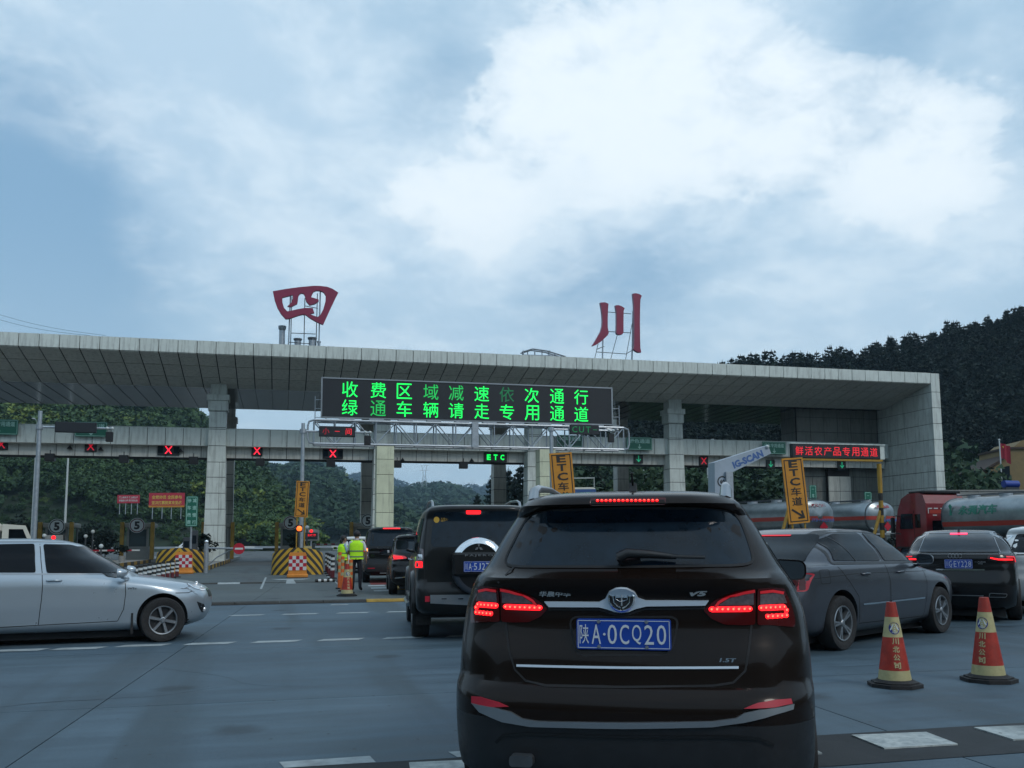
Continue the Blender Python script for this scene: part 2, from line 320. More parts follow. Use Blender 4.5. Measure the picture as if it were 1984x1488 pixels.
# ------------------------------------------------------------------ mesh helpers
def tag(o, label=None, cat=None, group=None, kind=None):
    for k, v in (('label', label), ('category', cat), ('group', group), ('kind', kind)):
        if v: o[k] = v
    return o
def thing(name, label, cat, loc=(0, 0, 0), rz=0.0, group=None, scale=None):
    o = bpy.data.objects.new(name, None); COL.objects.link(o); o.location = loc; o.rotation_euler = (0, 0, rz)
    if scale: o.scale = (scale,)*3
    o.empty_display_size = .2
    return tag(o, label, cat, group)
def newobj(name, me, parent=None):
    o = bpy.data.objects.new(name, me); COL.objects.link(o)
    if parent: o.parent = parent
    return o
def copy_tree(o, parent=None):
    kids = [c for c in o.children]
    c = o.copy(); COL.objects.link(c); c.parent = parent
    for ch in kids: copy_tree(ch, c)
    return c
class MB:
    def __init__(s): s.v = []; s.f = []; s.m = []
    def add(s, vs, fs, m=0):
        b = len(s.v); s.v += [tuple(v) for v in vs]; s.f += [tuple(i+b for i in f) for f in fs]; s.m += [m]*len(fs); return s
    def box(s, x0, x1, y0, y1, z0, z1, m=0):
        return s.add([(x0, y0, z0), (x1, y0, z0), (x1, y1, z0), (x0, y1, z0), (x0, y0, z1), (x1, y0, z1), (x1, y1, z1), (x0, y1, z1)],
                     [(0, 3, 2, 1), (4, 5, 6, 7), (0, 1, 5, 4), (1, 2, 6, 5), (2, 3, 7, 6), (3, 0, 4, 7)], m)
    def bevbox(s, x0, x1, y0, y1, z0, z1, b=.02, m=0):
        """box with chamfered vertical and horizontal edges"""
        vs = []
        for (zz, k) in ((z0, b), (z0+b, 0), (z1-b, 0), (z1, b)):
            for (px, py, sx, sy) in ((x0, y0, 1, 1), (x1, y0, -1, 1), (x1, y1, -1, -1), (x0, y1, 1, -1)):
                a = (px+sx*(k+b), py+sy*k, zz); c = (px+sx*k, py+sy*(k+b), zz)
                vs += [c, a] if (px == x0) == (py == y0) else [a, c]
        fs = []
        for l in range(3):
            for i in range(8):
                j = (i+1) % 8; fs.append((l*8+i, l*8+j, (l+1)*8+j, (l+1)*8+i))
        fs += [tuple(range(7, -1, -1)), tuple(range(24, 32))]
        return s.add(vs, fs, m)
    def cyl(s, p0, p1, r0, r1=None, n=10, m=0, caps=True):
        r1 = r0 if r1 is None else r1
        p0 = Vector(p0); p1 = Vector(p1); d = (p1-p0).normalized()
        a = d.orthogonal().normalized(); b = d.cross(a); vs = []
        for p, r in ((p0, r0), (p1, r1)):
            for i in range(n):
                t = 2*math.pi*i/n; vs.append(p+(a*math.cos(t)+b*math.sin(t))*r)
        fs = [(i, (i+1) % n, n+(i+1) % n, n+i) for i in range(n)]
        if caps: fs += [tuple(range(n-1, -1, -1)), tuple(range(n, 2*n))]
        return s.add(vs, fs, m)
    def tube(s, pts, r, n=8, m=0):
        pts = [Vector(p) for p in pts]; vs = []
        up = None
        for i, p in enumerate(pts):
            d = (pts[min(i+1, len(pts)-1)]-pts[max(i-1, 0)]).normalized()
            a = d.orthogonal().normalized() if up is None else (up-d*up.dot(d)).normalized()
            up = a; b = d.cross(a); rr = r[i] if isinstance(r, (list, tuple)) else r
            for j in range(n):
                t = 2*math.pi*j/n; vs.append(p+(a*math.cos(t)+b*math.sin(t))*rr)
        fs = [(i*n+j, i*n+(j+1) % n, (i+1)*n+(j+1) % n, (i+1)*n+j) for i in range(len(pts)-1) for j in range(n)]
        fs += [tuple(range(n-1, -1, -1)), tuple((len(pts)-1)*n+j for j in range(n))]
        return s.add(vs, fs, m)
    def prism(s, poly, axis, lo, hi, m=0, m_side=None):
        """poly in the two other axes; extruded lo..hi along axis"""
        n = len(poly); tr = geometry.tessellate_polygon([[Vector((a, b, 0)) for a, b in poly]])
        def P(a, b, c): return {'x': (c, a, b), 'y': (a, c, b), 'z': (a, b, c)}[axis]
        vs = [P(a, b, lo) for a, b in poly]+[P(a, b, hi) for a, b in poly]
        s.add(vs, [tuple(t) for t in tr]+[tuple(i+n for i in reversed(t)) for t in tr], m)
        s.add(vs, [(i, (i+1) % n, n+(i+1) % n, n+i) for i in range(n)], m if m_side is None else m_side)
        return s
    def lathe(s, prof, org=(0, 0, 0), axis='z', n=24, m=0, ms=None):
        vs = []; k = len(prof)
        for i in range(n):
            t = 2*math.pi*i/n; c, q = math.cos(t), math.sin(t)
            for r, h in prof:
                p = {'z': (r*c, r*q, h), 'x': (h, r*c, r*q), 'y': (r*c, h, r*q)}[axis]
                vs.append((p[0]+org[0], p[1]+org[1], p[2]+org[2]))
        for j in range(k-1):
            s.add([], [], 0)
        b = len(s.v); s.v += vs
        for i in range(n):
            for j in range(k-1):
                a0 = i*k+j; a1 = ((i+1) % n)*k+j
                s.f.append((a0+b, a1+b, a1+1+b, a0+1+b)); s.m.append(ms[j] if ms else m)
        return s
    def ball(s, c, rx, ry=None, rz=None, n=10, k=7, m=0):
        ry = rx if ry is None else ry; rz = rx if rz is None else rz
        vs = [(c[0], c[1], c[2]-rz)]
        for j in range(1, k):
            ph = -math.pi/2+math.pi*j/k
            for i in range(n):
                t = 2*math.pi*i/n; vs.append((c[0]+rx*math.cos(ph)*math.cos(t), c[1]+ry*math.cos(ph)*math.sin(t), c[2]+rz*math.sin(ph)))
        vs.append((c[0], c[1], c[2]+rz)); L = len(vs)-1
        fs = [(0, 1+(i+1) % n, 1+i) for i in range(n)]
        for j in range(k-2):
            fs += [(1+j*n+i, 1+j*n+(i+1) % n, 1+(j+1)*n+(i+1) % n, 1+(j+1)*n+i) for i in range(n)]
        fs += [(1+(k-2)*n+i, 1+(k-2)*n+(i+1) % n, L) for i in range(n)]
        return s.add(vs, fs, m)
    def xf(s, M, start=0):
        for i in range(start, len(s.v)): s.v[i] = tuple(M @ Vector(s.v[i]))
        return s
    def mesh(s, name, mats, smooth=None, fix=True):
        me = bpy.data.meshes.new(name); me.from_pydata(s.v, [], s.f)
        for m in (mats if isinstance(mats, (list, tuple)) else [mats]): me.materials.append(MATS[m] if isinstance(m, str) else m)
        me.polygons.foreach_set('material_index', s.m)
        if fix:
            import bmesh
            bm = bmesh.new(); bm.from_mesh(me); bmesh.ops.recalc_face_normals(bm, faces=bm.faces); bm.to_mesh(me); bm.free()
        if smooth: me.polygons.foreach_set('use_smooth', [True]*len(me.polygons)); me.set_sharp_from_angle(angle=R(smooth))
        me.update(); return me
    def build(s, name, mats, parent=None, smooth=None, label=None):
        o = newobj(name, s.mesh(name, mats, smooth), parent)
        if label: o['label'] = label
        return o

def grid_mesh(name, V, Fc, mname, tint=None, parent=None):
    """numpy quads to one object"""
    me = bpy.data.meshes.new(name); nv = len(V); nf = len(Fc); k = Fc.shape[1]
    me.vertices.add(nv); me.vertices.foreach_set('co', V.astype(np.float32).ravel())
    me.loops.add(nf*k); me.loops.foreach_set('vertex_index', Fc.astype(np.int32).ravel())
    me.polygons.add(nf); me.polygons.foreach_set('loop_start', np.arange(0, nf*k, k, dtype=np.int32))
    me.polygons.foreach_set('loop_total', np.full(nf, k, dtype=np.int32))
    me.materials.append(MATS[mname])
    if tint is not None:
        a = me.attributes.new('tint', 'FLOAT', 'FACE'); a.data.foreach_set('value', tint.astype(np.float32))
    me.update(calc_edges=True); me.validate()
    return me

# ---- lettering
GLY = bpy.data.scenes.new('lettering_room'); GCACHE = {}
def text_pts(body, bold=0.0, depth=0.0, res=2, shear=0.0, spacing=1.0, line=1.0):
    # outlines sometimes tessellate badly when emboldened: keep the fullest of a few tries
    key = (body, bold, shear, spacing, line)
    if key in GCACHE: return GCACHE[key]
    best = None
    for b_, r_ in ((bold, res), (bold*.8, 3), (0.0, res), (0.0, 4), (-.004, 3)):
        v, f = text_try(body, b_, depth, r_, shear, spacing, line)
        if not len(v): return v, f
        A = sum(abs(sum(v[p[i]][0]*v[p[(i+1) % len(p)]][1]-v[p[(i+1) % len(p)]][0]*v[p[i]][1] for i in range(len(p))))/2 for p in f)
        if best is None: best = (A, v, f)
        elif b_ == 0.0 or b_ < 0:
            if A > best[0]*1.04: best = (A, v, f)
        elif A > best[0]*1.04: best = (A, v, f)
    GCACHE[key] = (best[1], best[2])
    return GCACHE[key]
def text_try(body, bold=0.0, depth=0.0, res=2, shear=0.0, spacing=1.0, line=1.0):
    c = bpy.data.curves.new('t', 'FONT'); c.body = body; c.resolution_u = res; c.offset = bold; c.extrude = depth; c.shear = shear
    c.space_character = spacing; c.space_line = line; c.align_x = 'CENTER'
    o = bpy.data.objects.new('t', c); GLY.collection.objects.link(o); vl = GLY.view_layers[0]; vl.update()
    me = bpy.data.meshes.new_from_object(o.evaluated_get(vl.depsgraph))
    v = np.zeros(len(me.vertices)*3); me.vertices.foreach_get('co', v); v = v.reshape(-1, 3)
    f = [tuple(p.vertices) for p in me.polygons]
    bpy.data.objects.remove(o); bpy.data.curves.remove(c); bpy.data.meshes.remove(me)
    return v, f
def text(name, body, cx, cz, h, matname, parent, w=None, y=0.0, bold=0.02, depth=.006, fn=None, wrap=None, label=None, shear=0.0, spacing=1.0, line=1.0, face='-y'):
    """lettering facing -y in the parent's frame, centred on cx,cz; scaled to height h (and width w)"""
    v, f = text_pts(body, bold, 0.0, 2, shear, spacing, line)
    if not len(v): return None
    lo, hi = v.min(0), v.max(0); sz = np.maximum(hi-lo, 1e-6)
    if body == '一': h *= .10
    k = h/sz[1]; kx = (w/sz[0]) if w else (k if body != '一' else k*.8)
    X = (v[:, 0]-(lo[0]+hi[0])/2)*kx; Z = (v[:, 1]-(lo[1]+hi[1])/2)*k
    mb = MB(); n = len(v)
    def P(x, z, d):
        if wrap: return wrap(cx+x, cz+z, d)
        p = {'-y': (cx+x, y-d, cz+z), '+y': (cx-x, y+d, cz+z), '+x': (y+d, cx+x, cz+z), '-x': (y-d, cx-x, cz+z)}[face]
        return fn(p) if fn else p
    top = [P(a, b, depth) for a, b in zip(X, Z)]
    bot = [P(a, b, 0) for a, b in zip(X, Z)]
    mb.add(top+bot, f, 0)
    from collections import Counter
    cnt = Counter(); dirn = {}
    for p in f:
        for i in range(len(p)):
            a, b = p[i], p[(i+1) % len(p)]; e = (min(a, b), max(a, b)); cnt[e] += 1; dirn[e] = (a, b)
    for e, c in cnt.items():
        if c == 1:
            a, b = dirn[e]; mb.f.append((a, b, b+n, a+n)); mb.m.append(0)
    o = mb.build(name, matname, parent)
    if label: o['label'] = label
    return o

# ---- projecting patches (glass, lamps, gaps, trims) onto a curved body
def resample(poly, step, closed=True):
    out = []; n = len(poly)
    for i in range(n if closed else n-1):
        a = Vector(poly[i]); b = Vector(poly[(i+1) % n]); L = (b-a).length; k = max(1, int(math.ceil(L/step)))
        for j in range(k): out.append(tuple(a.lerp(b, j/k)))
    if not closed: out.append(tuple(poly[-1]))
    return out
def rounded(poly, r, k=5):
    """round the corners of a 2D polygon"""
    out = []; n = len(poly)
    for i in range(n):
        p = Vector(poly[i]); a = Vector(poly[i-1]); b = Vector(poly[(i+1) % n])
        da = (a-p); db = (b-p); ra = min(r, da.length*.48); rb = min(r, db.length*.48)
        A = p+da.normalized()*ra; B = p+db.normalized()*rb
        for j in range(k+1):
            t = j/k; out.append(tuple(A*(1-t)**2+p*2*t*(1-t)+B*t*t))
    return out
class Skin_:
    """body surface used for projecting"""
    def __init__(s, me): 
        s.t = BVHTree.FromPolygons([v.co.copy() for v in me.vertices], [tuple(p.vertices) for p in me.polygons])
    def hit(s, side, a, b):
        o, d = {'rear': ((a, -5, b), (0, 1, 0)), 'front': ((a, 20, b), (0, -1, 0)), 'right': ((5, a, b), (-1, 0, 0)), 'left': ((-5, a, b), (1, 0, 0)), 'top': ((a, b, 8), (0, 0, -1))}[side]
        p, n, i, dd = s.t.ray_cast(Vector(o), Vector(d))
        if p is None:
            q = {'rear': (a, .3, b), 'front': (a, 4, b), 'right': (.8, a, b), 'left': (-.8, a, b), 'top': (a, b, 1.5)}[side]
            p, n, i, dd = s.t.find_nearest(Vector(q))
        if n.dot(Vector(d)) > 0: n = -n
        return p, n
def patch(sk, name, poly, side, matname, parent, off=.003, step=.06, rim=.006, smooth=True, label=None, holes=None):
    bd = resample(poly, step); nb = len(bd)
    xs = [p[0] for p in bd]; ys = [p[1] for p in bd]; pts = [Vector(p) for p in bd]
    x = min(xs)+step*.6
    while x < max(xs):
        y = min(ys)+step*.6
        while y < max(ys):
            if geometry_inside((x, y), bd) and min((Vector((x, y))-Vector(q)).length for q in bd) > step*.45: pts.append(Vector((x, y)))
            y += step
        x += step
    ed = [(i, (i+1) % nb) for i in range(nb)]
    r = geometry.delaunay_2d_cdt(pts, ed, [], 1, 1e-5)
    P2, fs = r[0], r[2]
    mb = MB(); top = []; bot = []
    for p in P2:
        h, n = sk.hit(side, p.x, p.y); top.append(h+n*off); bot.append(h-n*rim)
    nn = len(P2); mb.add(top+bot, [tuple(f) for f in fs], 0)
    from collections import Counter
    cnt = Counter(); dr = {}
    for f in fs:
        for i in range(len(f)):
            a, b = f[i], f[(i+1) % len(f)]; e = (min(a, b), max(a, b)); cnt[e] += 1; dr[e] = (a, b)
    for e, c in cnt.items():
        if c == 1: a, b = dr[e]; mb.f.append((a, b, b+nn, a+nn)); mb.m.append(0)
    o = mb.build(name, matname, parent, smooth=40 if smooth else None)
    if label: o['label'] = label
    return o
def geometry_inside(p, poly):
    x, y = p; c = False; n = len(poly); j = n-1
    for i in range(n):
        xi, yi = poly[i]; xj, yj = poly[j]
        if (yi > y) != (yj > y) and x < (xj-xi)*(y-yi)/(yj-yi+1e-12)+xi: c = not c
        j = i
    return c
def strip(sk, name, line, side, wid, matname, parent, off=.0025, step=.05, closed=False, thick=None, label=None):
    """a thin ribbon (panel gap or moulding) laid along a line on the body"""
    pts = resample(line, step, closed); n = len(pts); mb = MB(); vs = []
    for i in range(n):
        a = Vector(pts[i-1 if (closed or i > 0) else 0]); b = Vector(pts[(i+1) % n if (closed or i < n-1) else n-1])
        d = (b-a).normalized(); q = Vector((-d.y, d.x))*wid/2; p = Vector(pts[i])
        for s_ in (q, -q):
            h, nn = sk.hit(side, p.x+s_.x, p.y+s_.y); vs.append(h+nn*off)
        if thick:
            vs[-2:] = [vs[-2], vs[-1]]
    k = n if closed else n-1
    mb.add(vs, [(2*i, 2*i+1, 2*((i+1) % n)+1, 2*((i+1) % n)) for i in range(k)])
    if thick:
        b = len(vs); vv = []
        for i in range(n):
            p = Vector(pts[i]); h, nn = sk.hit(side, p.x, p.y)
            vv += [vs[2*i]-nn*(thick+off), vs[2*i+1]-nn*(thick+off)]
        mb.v += [tuple(v) for v in vv]
        for i in range(k):
            j = (i+1) % n
            mb.f += [(2*i, 2*j, b+2*j, b+2*i), (2*i+1, b+2*i+1, b+2*j+1, 2*j+1)]; mb.m += [0, 0]
    o = mb.build(name, matname, parent)
    if label: o['label'] = label
    return o

# ------------------------------------------------------------------ vehicles
def pchip(xs, ys, x):
    n = len(xs)
    h = [xs[i+1]-xs[i] for i in range(n-1)]; d = [(ys[i+1]-ys[i])/h[i] for i in range(n-1)]
    m = [0.0]*n
    for i in range(1, n-1):
        m[i] = 0 if d[i-1]*d[i] <= 0 else (h[i-1]+h[i])*3/((2*h[i]+h[i-1])/d[i-1]+(h[i]+2*h[i-1])/d[i])
    m[0] = d[0]; m[-1] = d[-1]
    for i in range(n-1):
        if x <= xs[i+1] or i == n-2:
            t = (x-xs[i])/h[i]
            return ys[i]*(1+2*t)*(1-t)**2+h[i]*m[i]*t*(1-t)**2+ys[i+1]*t*t*(3-2*t)+h[i]*m[i+1]*t*t*(t-1)
def ring(w, yr, yf, rx, ryr, ryf, bowr, bowf, taper_r, taper_f, ns=34, nc=9, ne=8):
    """half outline on the +x side from rear centre to front centre, mirrored"""
    yc = (yr+yf)/2; L = max((yf-yr)/2, .02)
    rx = min(rx, w*.95); ryr = min(ryr, L*.9); ryf = min(ryf, L*.9)
    pts = [((w-rx)*i/ne, yr) for i in range(ne)]
    pts += [(w-rx+rx*math.sin(math.pi/2*i/nc), yr+ryr-ryr*math.cos(math.pi/2*i/nc)) for i in range(nc)]
    pts += [(w, yr+ryr+(yf-ryf-yr-ryr)*i/ns) for i in range(ns)]
    pts += [(w-rx+rx*math.cos(math.pi/2*i/nc), yf-ryf+ryf*math.sin(math.pi/2*i/nc)) for i in range(nc)]
    pts += [((w-rx)*(1-i/ne), yf) for i in range(ne)]+[(0, yf)]
    out = []
    for x, y in pts:
        q = (y-yc)/L; xx = x*(1-(taper_r if q < 0 else taper_f)*abs(q)**3)
        yy = y+(bowr*(x/max(w, .01))**2 if q < 0 else -bowf*(x/max(w, .01))**2)*min(1, abs(q)*1.0)**4
        out.append((xx, yy))
    return out+[(-x, y) for x, y in reversed(out[1:-1])]
def car_body(levels, paint, parent, arches=(), rarch=.36, opts=None, well='black_matt', name='body', scale=(1, 1, 1)):
    """levels: (z, halfwidth, y_rear, y_front)"""
    o = dict(rx=.28, ryr=.30, ryf=.55, bowr=.10, bowf=.20, tr=.06, tf=.12); o.update(opts or {})
    Z = [l[0] for l in levels]; A = [[l[i] for l in levels] for i in range(4)]
    zs = []
    for a, b in zip(levels[:-1], levels[1:]):
        k = max(1, math.ceil(max((b[0]-a[0])/.05, abs(b[1]-a[1])/.05, abs(b[2]-a[2])/.14, abs(b[3]-a[3])/.14)))
        zs += [a[0]+(b[0]-a[0])*i/k for i in range(k)]
    zs.append(Z[-1]); vs = []; n = None
    for z in zs:
        w, yr, yf = (pchip(Z, A[i], z) for i in (1, 2, 3))
        top = max(0, min(1, (z-o.get('belt', 1.0))/(Z[-1]-o.get('belt', 1.0))))
        rx = o['rx']*(1-top)+w*.42*top
        rg = ring(w, yr, yf, rx, o['ryr']*(1-top)+.22*top, o['ryf']*(1-top)+.35*top, o['bowr']*(1-.3*top), o['bowf']*(1-.2*top), o['tr'], o['tf'])
        n = len(rg); vs += [(x*scale[0], y*scale[1], z*scale[2]) for x, y in rg]
    fs = [(l*n+i, l*n+(i+1) % n, (l+1)*n+(i+1) % n, (l+1)*n+i) for l in range(len(zs)-1) for i in range(n)]
    mb = MB(); mb.add(vs, fs); half = n//2
    for base in (0, (len(zs)-1)*n):
        for i in range(half):
            a, b, c, d = base+i, base+(i+1), base+(n-i-1) % n, base+(n-i) % n
            q = [a, b, c, d]; qq = []
            for t in q:
                if t not in qq: qq.append(t)
            if len(qq) >= 3: mb.f.append(tuple(qq)); mb.m.append(0)
    import bmesh
    me = mb.mesh('body_raw', [paint, well])
    bm = bmesh.new(); bm.from_mesh(me); bmesh.ops.remove_doubles(bm, verts=bm.verts, dist=1e-5); bmesh.ops.recalc_face_normals(bm, faces=bm.faces); bm.to_mesh(me); bm.free()
    sk = Skin_(me)
    ob = newobj(name, me, parent)
    if arches:
        W = max(l[1] for l in levels)*scale[0]
        cb = MB()
        for y in arches:
            for sx in (-1, 1): cb.cyl((sx*(W-.26), y, rarch*.94), (sx*(W+.3), y, rarch*.94), rarch, n=40, m=1)
        cme = cb.mesh('cut', [paint, well]); co = newobj('cut', cme)
        md = ob.modifiers.new('b', 'BOOLEAN'); md.operation = 'DIFFERENCE'; md.solver = 'EXACT'; md.object = co
        ob.parent = None
        ev = ob.evaluated_get(bpy.context.evaluated_depsgraph_get()); nm = bpy.data.meshes.new_from_object(ev)
        ob.modifiers.clear(); ob.parent = parent
        if len(nm.polygons) > 100:
            ob.data = nm
            nm.materials.clear(); nm.materials.append(MATS[paint]); nm.materials.append(MATS[well])
            for p in nm.polygons:
                c = p.center; idx = 0
                for y in arches:
                    dy, dz = c.y-y, c.z-rarch*.94
                    if dy*dy+dz*dz < (rarch*1.01)**2 and abs(c.x) < W-.01 and (abs(p.normal.x) < .3 or abs(c.x) < W-.2): idx = 1
                p.material_index = idx
        bpy.data.objects.remove(co)
    me = ob.data; me.name = name
    me.polygons.foreach_set('use_smooth', [True]*len(me.polygons)); me.set_sharp_from_angle(angle=R(42)); me.update()
    return sk, ob

WHEELS = {}
def wheel_meshes(r, wd, style):
    key = (round(r, 3), round(wd, 3), style)
    if key in WHEELS: return WHEELS[key]
    t = MB(); rr = r*.64; h = wd/2
    t.lathe([(rr, -h*.8), (r*.80, -h), (r*.95, -h*.95), (r, -h*.7), (r, h*.7), (r*.95, h*.95), (r*.80, h), (rr, h*.8)], axis='x', n=40)
    t.lathe([(r*1.002, -h*.05), (r*1.002, h*.05)], axis='x', n=40)
    rim = MB()   # outer face at +x
    rim.lathe([(rr*1.0, -h*.8), (rr*.97, h*.2), (rr*.90, h*.3), (0.001, h*.25)], axis='x', n=36, m=1)
    rim.lathe([(rr*1.01, h*.86), (rr*.99, h*.93), (rr*.93, h*.90), (rr*.90, h*.3)], axis='x', n=40, m=0)
    ns = {'six': 6, 'twin': 5, 'five': 5, 'seven': 7, 'steel': 8}[style]
    for i in range(ns):
        a = 2*math.pi*i/ns+.3
        offs = [(-.12, .075), (.12, .075)] if style == 'twin' else [(0, .15 if style == 'six' else .13)]
        for da, ww in offs:
            b0 = len(rim.v); L0, L1 = rr*.10, rr*.95
            w0, w1 = rr*ww*.9, rr*ww*(1.1 if style != 'six' else 1.5)
            x0, x1 = h*.80, h*.86
            if style == 'six': w0, w1 = rr*.10, rr*.13
            rim.add([(x0-h*.5, -w0, L0), (x0-h*.5, w0, L0), (x0, w0*.8, L0), (x0, -w0*.8, L0), (x1-h*.45, -w1, L1), (x1-h*.45, w1, L1), (x1, w1*.75, L1), (x1, -w1*.75, L1)],
                    [(0, 3, 2, 1), (4, 5, 6, 7), (0, 1, 5, 4), (1, 2, 6, 5), (2, 3, 7, 6), (3, 0, 4, 7)], 0)
            rim.xf(Matrix.Rotation(a+da, 4, 'X'), b0)
    rim.lathe([(rr*.20, h*.4), (rr*.20, h*.84), (rr*.14, h*.92), (0.001, h*.93)], axis='x', n=16, m=0)
    for i in range(5):
        a = 2*math.pi*i/5; rim.cyl((h*.86, rr*.145*math.cos(a), rr*.145*math.sin(a)), (h*.92, rr*.145*math.cos(a), rr*.145*math.sin(a)), rr*.025, n=6, m=1)
    WHEELS[key] = (t.mesh('wheel', 'rubber', 35), rim.mesh('rim', ['satin_chrome' if style != 'steel' else 'steel_dark', 'black_plastic'], 30))
    return WHEELS[key]
def wheel(parent, x, y, r, wd=.21, style='twin', steer=0.0):
    a, b = wheel_meshes(r, wd, style)
    w = newobj('wheel', a, parent); w.location = (x, y, r-.004); w.rotation_euler = (0, 0, (math.pi if x < 0 else 0)+steer)
    newobj('rim', b, w)
def plate(parent, sk, cx, cz, city, rest, name='number_plate', y=None, w=.44, h=.14, side='rear', tail=None):
    if y is None: y = min(sk.hit('rear', cx+a, cz+b)[0].y for a in (-w/2, 0, w/2) for b in (-h/2, h/2))-.008
    mb = MB(); mb.prism(rounded([(cx-w/2, cz-h/2), (cx+w/2, cz-h/2), (cx+w/2, cz+h/2), (cx-w/2, cz+h/2)], .012, 3), 'y', y-.006, y+.02)
    p = mb.build(name, 'plate_blue', parent)
    rim = MB()
    for (x0, x1, z0, z1) in ((-w/2+.006, w/2-.006, h/2-.009, h/2-.006), (-w/2+.006, w/2-.006, -h/2+.006, -h/2+.009), (-w/2+.006, -w/2+.009, -h/2+.006, h/2-.006), (w/2-.009, w/2-.006, -h/2+.006, h/2-.006)):
        rim.box(cx+x0, cx+x1, y-.0075, y-.006, cz+z0, cz+z1)
    rim.build('plate_border', 'plate_white', p)
    # seven characters at the standard positions
    k = w/.44; xs = [-.184, -.127, -.052, .005, .062, .119, .176]
    chars = [city]+list(rest); first = True
    for i, ch in enumerate(chars):
        if ch == ' ': continue
        text('character', ch, cx+xs[i]*k, cz, h*.64, 'plate_white', p, w=(.043 if ch not in 'J1' else (.034 if ch == 'J' else .014))*k, y=y-.006, bold=0.0, depth=.0025)
    d = MB(); d.cyl((cx-.089*k, y-.006, cz), (cx-.089*k, y-.009, cz), .006*k, n=10); d.build('dot', 'plate_white', p)
    for sx in (-.115, .108):
        for sz in (-.058, .058):
            s_ = MB(); s_.lathe([(.0105*k, -y+.006-.001), (.0105*k, 0)], n=3) if False else None
            s_.cyl((cx+sx*k, y-.006, cz+sz*k), (cx+sx*k, y-.013, cz+sz*k), .0095*k, .007*k, n=12); s_.build('bolt', 'satin_chrome', p)
    return p
def mirror(parent, x, y, z, paint, w=.22, h=.15, sk=None, fold=0):
    sx = 1 if x > 0 else -1
    mb = MB(); x0, x1 = (x-w/2, x+w/2)
    prof = rounded([(x0, z-h/2), (x1, z-h/2+.01), (x1, z+h/2-.015), (x0, z+h/2)], .06, 6)
    ins = rounded([(x0+.012, z-h/2+.012), (x1-.012, z-h/2+.02), (x1-.012, z+h/2-.025), (x0+.012, z+h/2-.012)], .05, 6)
    n = len(prof); c = Vector((sum(p[0] for p in prof)/n, sum(p[1] for p in prof)/n))
    rings = [(ins, y-.000), (prof, y-.004), (prof, y+.03)]
    vs = []
    for pr, yy in rings: vs += [(a, yy, b) for a, b in pr]
    vs += [(c.x+(a-c.x)*.86-sx*.01, y+.085, c.y+(b-c.y)*.82) for a, b in prof]; vs += [(c.x+(a-c.x)*.45-sx*.02, y+.125, c.y+(b-c.y)*.45) for a, b in prof]
    fs = [(l*n+i, l*n+(i+1) % n, (l+1)*n+(i+1) % n, (l+1)*n+i) for l in range(4) for i in range(n)]+[tuple(range(4*n, 5*n))]
    mb.add(vs, fs)
    mb.tube([(x-sx*w*.35, y+.05, z-h*.42), (x-sx*(w/2+.03), y+.09, z-h*.55), (x-sx*(w/2+.12), y+.12, z-h*.62)], [.022, .022, .03], 8)
    o = mb.build('wing_mirror', paint, parent, smooth=45)
    g = MB(); g.add([(a, y+.004, b) for a, b in ins], [tuple(range(n))]); g.build('mirror_glass', 'mirror_glass', o)
def handle(parent, sk, side, y, z, L=.17, m='satin_chrome'):
    s = 1 if side == 'right' else -1
    p = [sk.hit(side, y+t*L, z)[0].x for t in (-.5, 0, .5)]
    mb = MB(); mb.tube([(p[0]+s*.004, y-L/2, z), (p[0]+s*.032, y-L*.38, z), (p[1]+s*.036, y, z+.004), (p[2]+s*.032, y+L*.38, z), (p[2]+s*.004, y+L/2, z)], [.010, .013, .014, .013, .010], 8)
    mb.build('door_handle', m, parent, smooth=60)
def roof_rail(parent, sk, x, y0, y1, m='satin_chrome', hgt=.05):
    pts = []; r = []
    for i in range(13):
        t = i/12; y = y0+(y1-y0)*t; z = sk.hit('top', x, y)[0].z; e = min(1, min(t, 1-t)*7)
        pts.append((x, y, z+hgt*math.sqrt(e) if e < 1 else z+hgt)); r.append(.014)
    pts[0] = (x, y0, sk.hit('top', x, y0)[0].z-.01); pts[-1] = (x, y1, sk.hit('top', x, y1)[0].z-.01)
    MB().tube(pts, .016, 8).build('roof_rail', m, parent, smooth=60)
def mirror2(poly): return [(-x, z) for x, z in reversed(poly)]
def side_windows(sk, parent, polys, sides=('right', 'left'), glass='glass_dark', frame='black_plastic', names='side_window', surround=None):
    for sd in sides:
        if surround: patch(sk, 'window_surround', rounded(surround, .04), sd, frame, parent, off=.002, step=.09)
        for pl in polys:
            patch(sk, names, rounded(pl, .035), sd, glass, parent, off=.009, step=.06, rim=.02)
def bumpbox(parent, name, x0, x1, y0, y1, z0, z1, m, b=.012):
    return MB().bevbox(x0, x1, y0, y1, z0, z1, b).build(name, m, parent)
def underside(parent, W, y0, y1, z=.24):
    MB().box(-W+.16, W-.16, y0, y1, z-.09, z+.10).build('underbody', 'black_matt', parent)

# ------------------------------------------------------------------ ground and road
def sheet(name, x0, x1, y0, y1, z, m, kind='structure', parent=None, rz=0):
    mb = MB(); mb.add([(x0, y0, z), (x1, y0, z), (x1, y1, z), (x0, y1, z)], [(0, 1, 2, 3)])
    return tag(mb.build(name, m, parent), kind=kind if parent is None else None)
sheet('ground', -2550, 4150, -650, 4550, -.10, 'hill_soil')
sheet('toll_plaza', -160, 160, -60, 175, -.03, 'yard')
